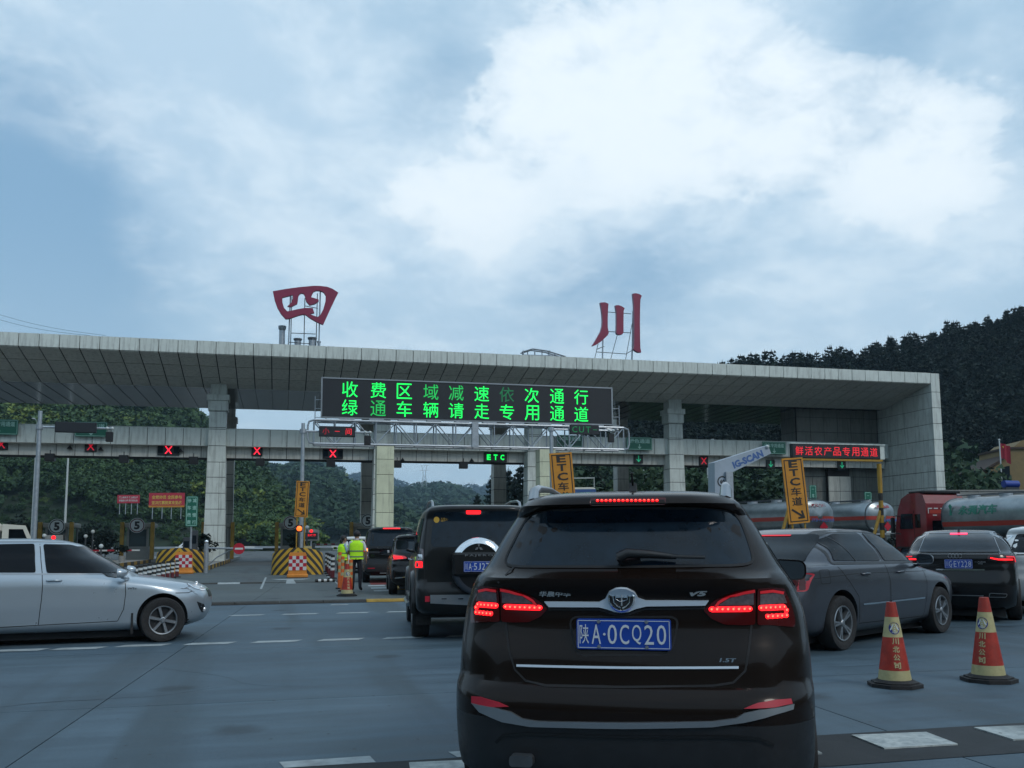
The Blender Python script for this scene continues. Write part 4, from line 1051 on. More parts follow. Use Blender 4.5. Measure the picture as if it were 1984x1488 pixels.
# ---- tall poles carrying small displays
def vms_pole(xp, ybase, ytop, Y, xs, ys, label, words=None, cam_x=None, text_m='led_text_red_dim', m='led_board'):
    b = on_y(xp, 900, Y); zt = on_y(xp, ytop, Y).z; t = thing('display_pole', label, 'sign pole', (b.x, Y, 0), group='grey poles carrying small lane displays')
    MB().cyl((0, 0, 0), (0, 0, zt), .115, .09, n=12).build('pole', 'steel_galv', t, 40)
    za = on_y(xs[0], sum(ys)/2, Y).z; x0 = on_y(xs[0], 830, Y).x-b.x; x1 = on_y(xs[1], 830, Y).x-b.x; xc = on_y(cam_x, 830, Y).x-b.x
    MB().cyl((0, 0, za), (xc+.1, 0, za), .05, n=8).build('arm', 'steel_galv', t)
    MB().lathe([(.16, za-.1), (.16, za+.1)], n=12).build('collar', 'steel_galv', t)
    h = (on_y(xs[0], ys[0], Y).z-on_y(xs[0], ys[1], Y).z)/2
    d_ = MB().bevbox(x0, x1, -.22, .0, za-h, za+h, .02).build('display', m, t)
    if words:
        for i, (ch, mm) in enumerate(words): text('character', ch, x0+(x1-x0)*(i+.6)/(len(words)+.2), za, h*1.25, mm, d_, y=-.222, bold=.01)
    for q in (-.1, .12): MB().ball((xc+q, -.1, za+.0), .075).build('camera_dome', 'sign_white', t, 60)
    MB().bevbox(xc-.16, xc+.16, -.12, .05, za-.62, za-.16, .02).build('speaker_box', 'black_plastic', t)
vms_pole(73, 1045, 796, 46, (108, 188), (818, 838), 'grey pole with a blank dark display on its arm, near the silver sedan', None, 213)
vms_pole(586, 1060, 820, 46, (618, 688), (826, 846), 'grey pole with a small red lettered display above the middle island', [('小', 'led_text_red_dim'), ('一', 'led_text_red'), ('间', 'led_text_red')], 712)
vms_pole(1068.5, 960, 830, 46, (1103, 1158), (823, 842), 'grey pole rising behind the second yellow ETC board to a dark display', [('C', 'led_green_dim'), ('U', 'led_green_dim'), ('T', 'led_green_dim'), ('一', 'led_green_dim')], 1183)
# white lamp poles beyond the station
for x, yt, yb_, Y, l in ((129, 690, 1012, 96, 'right of the first grey display pole'), (66, 690, 1040, 92, 'beside the first grey display pole'), (1204, 800, 960, 96, 'right of the second gantry pillar'), (1372, 780, 960, 96, 'between the right column and the IG-SCAN gate'), (1248, 905, 960, 110, 'left of the right column, the shortest')):
    b = on_y(x, 950, Y); zt = 12.5 if yt < 900 else on_y(x, yt, Y).z
    t = thing('lamp_pole', 'thin white lamp pole beyond the toll station, '+l, 'lamp pole', (b.x, Y, 0), group='white lamp poles beyond the toll station')
    MB().cyl((0, 0, 0), (0, 0, zt), .12, .07, n=10).build('pole', 'sign_white', t, 40)
    MB().tube([(0, 0, zt-.1), (0, -.5, zt+.1), (0, -1.2, zt+.15)], .04, 6).build('arm', 'sign_white', t); MB().ball((0, -1.4, zt+.12), .14, .4, .07).build('lamp_head', 'sign_white', t, 60)

# ---- toll islands, crash noses, booths
ISL = [-33.4, -27.7, -22.0, -16.3, -10.6, -4.75, .75, 6.55, 12.4, 18.2, 23.9, 29.7, 35.4]
NOSE = {-4.75: 47.8, .75: 42.6}
side_words = {-16.3: 'at the far left, behind the silver sedan roof', -10.6: 'second visible from the left', -4.75: 'in front of the first tall column', .75: 'in the middle, with the yellow ETC board', 6.55: 'beside the queue of black cars', 12.4: 'behind the brown car roof', 18.2: 'below the second gantry pillar', 23.9: 'below the IG-SCAN gate', 29.7: 'below the right column', 35.4: 'nearest the tower', -22.0: 'off the left', -27.7: 'far off the left', -33.4: 'farthest left'}
def chevron_nose(x, Y, label, R0=1.14, H0=1.2):
    t = thing('crash_nose', label, 'crash barrier', (x, Y, 0), group='striped crash noses of the toll islands')
    me = bpy.data.meshes.new('nose_shell'); vs = []; uv = []; n = 28; k = 6
    path = [(-R0, 1.9)]+[(-R0*math.cos(math.pi*i/n), -R0*.55*math.sin(math.pi*i/n)+.55) for i in range(n+1)]+[(R0, 1.9)]
    arc = [0]; 
    for a, b in zip(path[:-1], path[1:]): arc.append(arc[-1]+math.hypot(b[0]-a[0], b[1]-a[1]))
    mid = arc[-1]/2
    for (px_, py_), s_ in zip(path, arc):
        top = H0*(1-.26*min(1, abs(s_-mid)/(R0*1.25))**2)
        for j in range(k+1):
            z = top*j/k; inn = .04*(j/k)**2; vs.append((px_*(1-inn), py_+inn, z)); uv.append((s_-mid, z))
    m = len(path); fs = [(i*(k+1)+j, (i+1)*(k+1)+j, (i+1)*(k+1)+j+1, i*(k+1)+j+1) for i in range(m-1) for j in range(k)]
    me.from_pydata(vs, [], fs); ul = me.uv_layers.new(name='UVMap')
    for l in me.loops: ul.data[l.index].uv = uv[l.vertex_index]
    me.materials.append(MATS['chevron']); me.polygons.foreach_set('use_smooth', [True]*len(me.polygons)); me.update(); newobj('nose_shell', me, t)
    tp_ = MB(); tops = [vs[i*(k+1)+k] for i in range(m)]; tp_.add(tops, [tuple(range(m))]); tp_.build('nose_top', 'kerb_yellow', t)
    return t
for x in ISL:
    y0 = NOSE.get(x, 49 if x < 0 else 46); w = 1.05
    isl = thing('toll_island', 'kerbed concrete toll island '+side_words[x], 'traffic island', (x, y0, 0), group='raised toll islands')
    MB().box(-w, w, 1.0, 44, 0, .22).build('island_deck', 'concrete', isl)
    n = 0
    for sx in (-1, 1):
        yy = 1.2
        while yy < 44:
            if (yy < 26): MB().box(sx*w-.02, sx*w+.02, yy, yy+1.4, .0, .23).build('kerb_stone', 'kerb_yellow' if n % 2 else 'kerb_black', isl)
            yy += 1.41; n += 1
    if -20 < x < 20: chevron_nose(x, y0, 'chevron crash nose of the island '+side_words[x])
    # booth
    by = 76.0; side = side_words[x]
    b = thing('toll_booth', 'grey toll booth, yellow posts, '+side, 'toll booth', (x, by, .2), group='toll booths on the islands')
    MB().box(-.78, .78, 0, 3.6, 0, 1.0).build('booth_base', 'booth_grey', b)
    MB().box(-.72, .72, .06, 3.54, 1.0, 2.45).build('window_band', 'window_booth', b)
    for xx in (-.78, .62):
        for yy in (0, 1.7, 3.44): MB().box(xx, xx+.16, yy, yy+.16, 1.0, 2.45).build('mullion', 'booth_grey', b)
    MB().box(-.5, .5, -.03, .03, 1.15, 2.1).build('front_window', 'window_booth', b)
    MB().bevbox(-.62, .62, -.10, .0, 2.3, 2.75, .03).build('header', 'booth_wall', b)
    MB().bevbox(-.95, .95, -.2, 3.8, 2.45, 2.8, .05).build('roof', 'booth_wall', b)
    for sx in (-1, 1): MB().bevbox(sx*1.08-.14, sx*1.08+.14, -.4, -.12, 0, 2.85, .02).build('corner_post', 'yellow_paint', b)
    # speed limit disc hanging on the booth
    if -20 < x < 10:
        dx, dz = {-16.3: (110, 1020), -10.6: (265.5, 1018), .75: (563, 1013), 6.55: (713, 1009), -4.75: (440, 1015)}[x]
        p = on_y(dx, dz, by-.6)
        if x == -4.75: continue
        s_ = thing('speed_limit_sign', 'round white sign with a black 5, '+side, 'traffic sign', (p.x, by-.6, p.z), group='round speed limit signs')
        r = .56
        MB().lathe([(.0, .03), (r, .03), (r, .0), (0, 0)], axis='y', n=28).build('sign_disc', 'sign_white', s_)
        MB().lathe([(r*.93, -.004), (r*.80, -.004)], axis='y', n=32).build('sign_ring', 'maroon_post' if x in (-10.6, .75) else 'black_paint', s_)
        text('lettering', '5', 0, 0, r*1.1, 'black_paint', s_, w=r*.72, y=-.004, bold=.05)
        MB().box(-.05, .05, .03, .4, -.3, .3).build('bracket', 'steel_dark', s_)

# vertical ETC boards
def etc_board(px_, py0, py1, Y, label, tilt=0.0, frame=True, h=1.74, wdt=.62, legs=True):
    top = on_y(px_, py0, Y); bot = on_y(px_, py1, Y); t = thing('lane_sign', label, 'sign board', (bot.x, Y, 0), group='yellow ETC lane boards')
    z0, z1 = bot.z, top.z; H_ = z1-z0; k = H_/1.74; w = wdt*k/2*1.0
    bd = thing('sign_board', None, None, (0, 0, 0)); bd.parent = t
    Mx = Matrix.Translation((0, 0, z0)) @ Matrix.Rotation(tilt, 4, 'Y') @ Matrix.Translation((0, 0, -z0))
    def B(mb, nm, m_): mb.xf(Mx); return mb.build(nm, m_, t)
    bpy.data.objects.remove(bd)
    board = B(MB().box(-w, w, 0, .035, z0, z1), 'sign_board', 'sign_yellow')
    e = .045*k; bb = MB()
    for (a, b, c, d_) in ((-w+e, w-e, z1-e-.028*k, z1-e), (-w+e, w-e, z0+e, z0+e+.028*k), (-w+e, -w+e+.028*k, z0+e, z1-e), (w-e-.028*k, w-e, z0+e, z1-e)): bb.box(a, b, -.004, .0, c, d_)
    B(bb, 'border', 'black_paint')
    def fn(p): return tuple(Mx @ Vector(p))
    for ch, f, hh, ww in (('E', .905, .125, .26), ('T', .775, .125, .26), ('C', .635, .14, .30), ('车', .485, .15, .30), ('道', .335, .15, .30)):
        text('character', ch, 0, z0+H_*f, H_*hh*.86, 'black_paint', t, w=ww*k, y=-.003, bold=.03 if ch in 'ETC' else .016, fn=fn, depth=.004)
    ar = MB(); ar.prism([(-.20*k, z0+.36*k), (-.165*k, z0+.40*k), (.10*k, z0+.22*k), (.075*k, z0+.33*k), (.13*k, z0+.34*k), (.18*k, z0+.13*k), (-.02*k, z0+.12*k), (-.02*k, z0+.17*k), (.07*k, z0+.175*k)], 'y', -.007, -.003); B(ar, 'arrow', 'black_paint')
    for sx in (-1, 1):
        MB().cyl((sx*w*.6, .06, 0.02), (sx*w*.6, .06, z0+H_*.9), .03, n=8).build('post', 'steel_galv' if not frame else 'yellow_paint', t)
    MB().bevbox(-w*1.5, w*1.5, -.25, .35, .0, .06, .02).build('base', 'yellow_paint', t)
etc_board(583, 932, 1002, 44.2, 'yellow ETC lane board with black letters and arrow above the middle striped nose', tilt=R(2.5))
etc_board(1097, 877, 1004, 24.5, 'yellow ETC lane board partly hidden behind the roof of the brown car', tilt=R(-4.5))
etc_board(1549.5, 887, 1014, 25.0, 'yellow ETC lane board leaning above the grey sedan roof', tilt=R(-5))

# tall green notice
def vert_green(xc, y0, y1, Y, wpx, lines, label, m='sign_green', grp='tall green notices'):
    a = on_y(xc, y0, Y); b = on_y(xc, y1, Y); t = thing('notice_sign', label, 'notice', (b.x, Y, 0), group=grp); w = wpx/F_PX*(Vector((b.x, Y, b.z-EYE)).dot(FWD))/2
    MB().prism(rounded([(-w, b.z), (w, b.z), (w, a.z), (-w, a.z)], .06, 3), 'y', 0, .04).build('sign_board', m, t)
    e = .04; bm_ = MB()
    for (xa, xb, za, zb_) in ((-w+e, w-e, a.z-e-.025, a.z-e), (-w+e, w-e, b.z+e, b.z+e+.025), (-w+e, -w+e+.025, b.z+e, a.z-e), (w-e-.025, w-e, b.z+e, a.z-e)): bm_.box(xa, xb, -.004, 0, za, zb_)
    bm_.build('sign_border', 'sign_teal_white', t)
    n = len(lines[0]); H_ = a.z-b.z
    for ci, colw in enumerate(lines):
        cx = 0 if len(lines) == 1 else (-w*.42, w*.42)[ci]
        for i, ch in enumerate(colw): text('character', ch, cx, a.z-H_*(i+.62)/(n+.2), H_/n*.55, 'sign_teal_white', t, w=min(w*.62, H_/n*.55), y=-.002, bold=.015, depth=.004)
    MB().cyl((0, .08, 0), (0, .08, a.z-.2), .05, n=8).build('post', 'steel_galv', t)
vert_green(370.5, 961, 1020, 52, 22.5, ['停车缴费', '减速慢行'], 'tall green notice reading 减速慢行 停车缴费 left of the first column')
vert_green(1577, 940, 993, 55, 15, ['一车一杆'], 'narrow tall green notice right of the leaning yellow ETC board', grp=None)
vert_green(1684, 953, 1003, 55, 16, ['一车一杆'], 'narrow tall green notice left of the black and yellow post', grp=None)

# height limit portal with red lettered display
YP = 42.0
por = thing('height_portal', 'yellow height limit portal with black banded posts and slanting braces', 'height barrier', (0, YP, 0))
pa, pb = on_y(1532, 862, YP), on_y(1703, 891, YP); xr_ = on_y(1706, 960, YP).x; xl_ = on_y(1528, 960, YP).x; zb = pb.z
for xx in (xl_, xr_):
    for i in range(14):
        z0 = i*.38; z1 = min(z0+.38, zb-.0)
        if z0 < zb: MB().cyl((xx, 0, z0), (xx, 0, z1), .115 if i < 11 else .12, n=12).build('post_band', 'black_paint' if (i % 2 and i < 11) else 'yellow_paint', por, 40)
    MB().cyl((xx-1.0, .0, .2), (xx-.05, .0, 2.9), .085, n=8).build('brace', 'yellow_paint', por, 40)
MB().box(xl_-.2, xr_+.15, -.12, .12, zb-.10, zb).build('crossbar', 'yellow_paint', por)
MB().cyl((xr_+.33, -.3, 0), (xr_+.33, -.3, 1.1), .12, n=12).build('guard_post', 'yellow_paint', por, 40)
for z in (.25, .75, 1.15, 1.5): MB().cyl((xr_+.62, 0, z), (xr_+.62, 0, z+.22), .13, n=12).build('guard_post', 'black_paint' if z in (.25, 1.15, 1.5) else 'yellow_paint', por, 40)
Wd = pb.x-pa.x; hd_ = 1.05*.5*(pa.z-on_y(1532, 888, YP).z)
t = thing('led_display', 'long black display with red characters 鲜活农产品专用通道', 'display board', ((pa.x+pb.x)/2, YP, zb+.02+hd_))
MB().bevbox(-Wd/2, Wd/2, -.15, .15, -hd_, hd_, .02).build('cabinet', 'led_board', t)
for i, ch in enumerate('鲜活农产品专用通道'): text('character', ch, -Wd/2+Wd*(i+.72)/9.45, 0, hd_*1.25, 'led_text_red', t, w=hd_*1.22, y=-.152, bold=.006)
MB().box(Wd/2, Wd/2+.28, -.1, .1, -hd_, hd_).build('end_cap', 'panel_pale', t); MB().box(-Wd/2-.1, Wd/2+.28, -.16, .16, hd_, hd_+.05).build('top_trim', 'panel_pale', t)

# vehicle scanning gate
YS = 40.0
g = thing('scan_gate', 'grey scanning gate with a rising arm lettered IG-SCAN', 'scanner gate', (0, YS, 0))
q = lambda x, y: (on_y(x, y, YS).x, on_y(x, y, YS).z)
MB().prism([(q(1378, 1000)[0], 0), (q(1404, 1000)[0], 0), q(1404, 920), q(1487, 880), q(1481, 864), q(1378, 897)], 'y', -.35, .35).build('gate_body', 'igscan_grey', g)
a_, b_ = Vector(q(1404, 905)), Vector(q(1480, 873)); an = math.atan2(b_.y-a_.y, b_.x-a_.x); c_ = (Vector(q(1412, 903))+Vector(q(1472, 879)))/2
ca_, sa_ = math.cos(an), math.sin(an)
text('lettering', 'IG-SCAN', 0, 0, .34, 'igscan_blue', g, y=-.352, bold=.05, w=(Vector(q(1408, 903))-Vector(q(1466, 881))).length, fn=lambda p: (c_.x+p[0]*ca_-p[2]*sa_, p[1], c_.y+p[0]*sa_+p[2]*ca_))
MB().ball((q(1479, 867)[0], -.38, q(1479, 867)[1]), .09).build('camera', 'sign_white', g, 60)
cc = q(1393, 934); MB().lathe([(.26, -.36), (.20, -.36)], axis='y', org=(cc[0], 0, cc[1]), n=24).build('limit_ring', 'black_paint', g)
text('lettering', '60', cc[0], cc[1], .20, 'black_paint', g, w=.24, y=-.352, bold=.04)
MB().box(q(1398, 930)[0], q(1411, 930)[0], -.5, -.2, 2.2, 4.6).build('side_frame', 'steel_galv', g)

# barriers, bollards, posts and cones
def barrier_arm(x0, y0, x1, y1, Y, label, m2='reflector_red', n=7, post=True, cat='barrier'):
    a, b = on_y(x0, y0, Y), on_y(x1, y1, Y); t = thing('barrier_arm', label, cat, (a.x, Y, 0), group='boom barriers')
    L = b.x-a.x
    for i in range(n): MB().box(L*i/n, L*(i+1)/n-.003, -.03, .03, a.z+(b.z-a.z)*(i+.5)/n-.055, a.z+(b.z-a.z)*(i+.5)/n+.055).build('arm_section', 'reflector_white' if i % 2 == 0 else m2, t)
    if post: MB().bevbox(-.2, .18, -.15, .2, 0, max(a.z+.12, 1.1), .03).build('cabinet', 'booth_grey', t); MB().box(-.1, .1, -.09, .09, a.z-.1, a.z+.1).build('pivot', 'steel_dark', t)
barrier_arm(160, 1067, 271, 1066, 72, 'white and red boom barrier closed behind the silver sedan')
barrier_arm(606, 1055, 656, 1054, 78, 'white and red boom barrier left of the woman in the vest')
t = thing('no_entry_barrier', 'silver swing bar with a round red no entry disc beside the first striped nose', 'barrier', (0, 47.2, 0))
a, b, c_ = on_y(400, 1062, 47.2), on_y(509, 1063.5, 47.2), on_y(463, 1063, 47.2)
MB().cyl((a.x, 0, 0), (a.x, 0, a.z+.22), .11, n=12).build('post', 'steel_galv', t, 40); MB().ball((a.x, 0, a.z+.30), .10).build('post_cap', 'chrome', t, 60)
MB().cyl((a.x, 0, a.z), (b.x, 0, b.z), .045, n=10).build('bar', 'satin_chrome', t, 40)
MB().tube([(a.x+.08, 0, .35), (a.x+.5, 0, .75), (a.x+1.2, 0, a.z-.06)], .03, 6).build('stay', 'satin_chrome', t, 60)
MB().lathe([(0, .02), (.27, .02), (.27, -.06), (0, -.06)], axis='y', org=(c_.x, 0, c_.z), n=28).build('sign_disc', 'reflector_red', t); MB().box(c_.x-.19, c_.x+.19, -.068, -.061, c_.z-.045, c_.z+.045).build('white_bar', 'reflector_white', t)

def water_barrier(xc, ybase, Y, label, w=.76, h=1.02):
    p = on_y(xc, ybase, Y); t = thing('water_barrier', label, 'traffic barrier', (p.x, Y, 0), group='orange checkered water barriers')
    k = w/.76
    mb = MB(); mb.prism([(-.38*k, .12), (.38*k, .12), (.36*k, .30), (.35*k, h-.10), (.30*k, h), (-.30*k, h), (-.35*k, h-.10), (-.36*k, .30)], 'y', -.20, .20); mb.bevbox(-.42*k, .42*k, -.26, .26, 0, .14, .03); mb.build('barrier_body', 'barrier_orange', t)
    z0, z1 = .30, h-.14; n = 5; m_ = 4; ww = .70*k
    for i in range(n):
        for j in range(m_): MB().box(-ww/2+ww*i/n, -ww/2+ww*(i+1)/n, -.212, -.200, z0+(z1-z0)*j/m_, z0+(z1-z0)*(j+1)/m_).build('check_tile', 'reflector_red' if (i+j) % 2 else 'reflector_white', t)
water_barrier(576, 1120, 39.4, 'orange water barrier with red and white checks before the middle striped nose')
water_barrier(356, 1108, 46.3, 'orange water barrier with red and white checks before the left striped nose', w=.8)
def banded_post(loc, label, r=.05, h=1.0, cols=('maroon_post',), bands=('reflector_white', 'black_paint'), grp='', nb=7, low=.35, name='bollard', flat_base=True):
    t = thing(name, label, 'bollard', loc, group=grp)
    MB().cyl((0, 0, 0), (0, 0, h*low), r, n=12).build('lower_sleeve', cols[0], t, 40)
    for i in range(nb):
        z0 = h*low+h*(1-low)*i/nb; MB().cyl((0, 0, z0), (0, 0, h*low+h*(1-low)*(i+1)/nb), r, n=12).build('band', bands[i % len(bands)], t, 40)
    if flat_base: MB().cyl((0, 0, 0), (0, 0, .04), r*2.1, n=14).build('foot', 'rubber', t, 40)
ordn = ['first', 'second', 'third', 'fourth', 'fifth', 'sixth', 'seventh', 'eighth', 'ninth', 'tenth', 'last']
for i in range(11):
    f = i/10; d_ = 27.5+f*11.5; p = at_depth(256+89*f, 1049, d_)
    banded_post((p.x, p.y, 0), ordn[i]+' banded bollard from the silver sedan bonnet towards the striped nose', .075, .72, grp='banded bollards before the left striped nose', nb=6)
for i, (x, yb_) in enumerate(((633, 1108), (636.5, 1112), (640, 1116), (644, 1121))):
    p = on_ground(x, yb_); banded_post((p.x, p.y, 0), ['farthest', 'second farthest', 'second nearest', 'nearest'][i]+' maroon bollard with black and white bands, right of the middle nose', .085, .93, grp='banded bollards right of the middle nose', nb=6)
p = on_ground(630, 1128); t = thing('bollard', 'black and white banded bollard knocked flat on the concrete', 'bollard', (p.x, p.y, .06))
for i in range(7): MB().cyl((-.35+i*.1, i*.012, 0), (-.25+i*.1, (i+1)*.012, 0), .055, n=10).build('band', 'black_paint' if i % 2 == 0 else 'reflector_white', t, 40)
for x, yb_, h, l in ((657.5, 1141, 1.22, 'tallest orange flexible post, left of the cone under the vested workers'), (663, 1146, 1.10, 'orange flexible post directly behind the small cone'), (671, 1139, 1.25, 'orange flexible post between the small cone and the two workers'), (679, 1150, 1.02, 'orange flexible post nearest the man in the yellow vest')):
    p = on_ground(x, yb_); banded_post((p.x, p.y, 0), l, .055, h*.92, cols=('orange_plastic',), bands=('orange_plastic', 'cone_cream'), grp='orange flexible posts', nb=7, low=.36, name='flexible_post')

def traffic_cone(loc, label, rz=0, s=1.0, tilt=0):
    t = thing('traffic_cone', label, 'traffic cone', loc, rz, group='red traffic cones with cream bands', scale=s)
    Hh_ = .75; r0, r1 = .155, .042
    rr = lambda z: r0+(r1-r0)*z/Hh_
    z0 = .05
    for a, b, m_ in ((0, .11, 'cone_cream'), (.11, .42, 'cone_red'), (.42, .61, 'cone_cream'), (.61, Hh_, 'cone_red')):
        c = MB(); c.lathe([(rr(a), z0+a), (rr(b), z0+b)]+([(.0, z0+b)] if b == Hh_ else []), n=32); c.build('cone_sleeve', m_, t, 40)
    oc = [(.255*math.cos(math.pi/8+i*math.pi/4), .255*math.sin(math.pi/8+i*math.pi/4)) for i in range(8)]
    b = MB(); b.prism(oc, 'z', 0, .035); b.prism([(x*.86, y*.86) for x, y in oc], 'z', .035, .05); b.lathe([(.185, .05), (.165, .07), (.15, .07)], n=24); b.build('cone_base', 'rubber', t)
    def wrap(x, z, d_):
        r = rr(z)+.0015+d_; a = x/rr(z); return (r*math.sin(a), -r*math.cos(a), z0+z)
    for i, ch in enumerate('川北公司'): text('character', ch, 0, .385-i*.075, .058, 'cone_cream', t, w=.062, wrap=wrap, bold=.03, depth=.001)
    # oval road emblem
    lg = MB(); n = 24; zc = .505
    lg.add([wrap(.052*math.cos(2*math.pi*i/n), zc+.056*math.sin(2*math.pi*i/n), .001) for i in range(n)], [tuple(range(n))]); lg.build('emblem', 'cone_blue', t)
    wl = MB()
    for sx in (-1, 1):
        wl.add([wrap(sx*.004, zc+.04, .002), wrap(sx*.012, zc+.04, .002), wrap(sx*.042, zc-.012, .002), wrap(sx*.036, zc-.02, .002), wrap(sx*.022, zc-.004, .002)], [(0, 1, 2, 3, 4)])
    for k in range(3): wl.add([wrap(-.003-k*.002, zc+.02-k*.018, .002), wrap(.003+k*.002, zc+.02-k*.018, .002), wrap(.004+k*.002, zc+.012-k*.018, .002), wrap(-.004-k*.002, zc+.012-k*.018, .002)], [(0, 1, 2, 3)])
    wl.build('emblem_mark', 'sign_white', t); text('lettering', 'CREC', 0, zc-.036, .013, 'sign_white', t, w=.05, wrap=wrap, bold=.02, depth=.002)
    return t
traffic_cone((5.77, 8.0, 0), 'red and cream traffic cone beside the rear wheel of the dark grey sedan', R(-22), 1.0)
traffic_cone((6.86, 8.03, 0), 'red and cream traffic cone nearest the right edge, by the black sedan', R(-62), 1.03)
p = on_ground(672, 1155); traffic_cone((p.x, p.y, 0), 'small looking red and cream traffic cone in front of the two workers', R(14), 1.06)

# signal light, fee display and small kit on the middle island
p = on_y(580, 1024, 43.2)
t = thing('signal_lamp', 'lit round orange signal on a thin post above the middle striped nose', 'signal', (p.x, 43.4, 0))
MB().cyl((0, 0, 0), (0, 0, p.z-.1), .04, n=8).build('post', 'steel_dark', t); MB().bevbox(-.14, .14, -.02, .16, p.z-.16, p.z+.16, .03).build('housing', 'black_plastic', t)
MB().lathe([(0, -.05), (.09, -.045), (.12, -.02), (.12, 0)], axis='y', org=(0, 0, p.z), n=20).build('lens', 'led_orange', t, 60)
a, b = on_y(588, 1026, 62), on_y(618, 1048, 62)
t = thing('fee_display', 'small grey fee display with red lit figures right of the middle nose', 'display', ((a.x+b.x)/2, 62, 0)); w = (b.x-a.x)/2
MB().bevbox(-w, w, -.1, .1, b.z, a.z, .03).build('cabinet', 'booth_grey', t); MB().box(-w*.8, w*.8, -.112, -.10, b.z+.1, a.z-.2).build('screen', 'led_board', t); MB().cyl((0, 0, 0), (0, 0, b.z), .06, n=8).build('post', 'steel_galv', t)
text('lettering', '请缴费', 0, (a.z+b.z)/2, .16, 'led_text_red', t, w=w*1.2, y=-.114, bold=.02); MB().lathe([(0, -.12), (.10, -.11)], axis='y', org=(0, 0, a.z-.1), n=16).build('lamp', 'led_red', t)
a, b = on_y(87, 1037, 66), on_y(122, 1046, 66)
t = thing('fee_display', 'flat grey fee display with one red lamp behind the silver sedan roof', 'display', ((a.x+b.x)/2, 66, 0)); w = (b.x-a.x)/2
MB().bevbox(-w, w, -.1, .1, b.z-.3, a.z, .03).build('cabinet', 'booth_grey', t); MB().lathe([(0, -.12), (.13, -.11)], axis='y', org=(0, 0, (a.z+b.z)/2), n=16).build('lamp', 'led_red', t); MB().cyl((0, 0, 0), (0, 0, b.z-.3), .06, n=8).build('post', 'steel_galv', t)
for x, y, Y, l in ((180, 1030, 70, 'behind the silver sedan bonnet'), (166, 1039, 68, 'beside the white truck cab on the left'), (595, 1022, 60, 'over the fee display right of the middle nose'), (86, 1038, 64, 'left of the flat fee display'), (196, 1058, 60, 'low one left of the second booth')):
    p = on_y(x, y, Y); t = thing('dome_camera', 'small white dome camera on a post '+l, 'camera', (p.x, Y, 0), group='white dome cameras on posts')
    MB().cyl((0, 0, 0), (0, 0, p.z-.1), .05, n=8).build('post', 'steel_dark', t); MB().ball((0, 0, p.z), .13).build('dome', 'sign_white', t, 60)
for x, Y, h, l in ((375, 60, 2.0, 'dark kiosk under the tall green notice'), (361, 62, 1.6, 'low dark kiosk left of the tall green notice')):
    p = on_y(x, 1060, Y); t = thing('ticket_kiosk', l, 'kiosk', (p.x, Y, 0.2)); MB().bevbox(-.22, .22, 0, .4, 0, h, .03).build('cabinet', 'steel_dark', t); MB().box(-.15, .15, -.01, 0, h*.6, h*.85).build('screen', 'glass_grey', t)
p = on_y(594, 1047, 46); t = thing('carton', 'pale brown carton standing on the middle striped nose', 'box', (p.x, 43.9, 1.0)); MB().box(-.18, .18, -.12, .12, 0, .26).build('carton_body', 'cone_cream', t)
MB().box(-.03, .03, -.125, .125, .26, .264).build('tape', 'sign_white', t)
# far parapet of the plaza and the road rail
t = thing('guard_rail', 'long white and red far guard rail at the back of the plaza', 'guard rail', (0, 170, 0))
for i in range(46):
    x = -110+i*4.4; MB().box(x, x+4.38, -.05, .05, .55, .9).build('rail_section', 'reflector_white' if i % 2 else 'steel_galv', t)
    MB().box(x-.06, x+.06, 0, .1, -.03, .9).build('rail_post', 'steel_dark', t)

# ------------------------------------------------------------------ hills
def fbm(x, y, s, oct=4, seed=0):
    v = 0; a = 1
    for o in range(oct):
        f = s*2**o; v = v+a*(np.sin(x*f*1.3+seed*1.7+o*2.1+1.5*np.sin(y*f*.9+o))*np.cos(y*f*1.1-seed+o*1.3+1.2*np.cos(x*f*.7))); a *= .5
    return v
def hill(name, ridge, d0, d1, m, nseg=90, nrow=26, rough=.04, seed=1, back=.5, gamma=.8, z0=-1.0):
    """ridge: survey points (x,y) of the skyline seen at distance d1; the foot is at distance d0"""
    xs = [r[0] for r in ridge]; ys = [r[1] for r in ridge]
    V = []
    for i in range(nseg+1):
        x = xs[0]+(xs[-1]-xs[0])*i/nseg; y = np.interp(x, xs, ys)
        a = at_depth(x, 1049, d0); b = at_depth(x, y, d1)
        for j in range(nrow+1):
            t = j/nrow
            if t <= .72:
                u = t/.72; px_ = a.x+(b.x-a.x)*u; py_ = a.y+(b.y-a.y)*u; z = z0+(b.z-z0)*u**gamma
            else:
                u = (t-.72)/.28; px_ = b.x+(b.x-a.x)*u*back; py_ = b.y+(b.y-a.y)*u*back; z = b.z-(b.z-z0)*u*u*.9
            V.append((px_, py_, z))
    V = np.array(V); amp = (V[:, 2].max()-z0)*rough
    w = np.clip((V[:, 2]-z0)/10, 0, 1); V[:, 2] += fbm(V[:, 0], V[:, 1], 6.0/(d1), 4, seed)*amp*w
    Fc = np.array([(i*(nrow+1)+j, (i+1)*(nrow+1)+j, (i+1)*(nrow+1)+j+1, i*(nrow+1)+j+1) for i in range(nseg) for j in range(nrow)])
    me = grid_mesh(name, V, Fc, m, name); me.materials
    me.polygons.foreach_set('use_smooth', [True]*len(me.polygons))
    o = newobj(name, me); tag(o, kind='structure')
    return V.reshape(nseg+1, nrow+1, 3), o

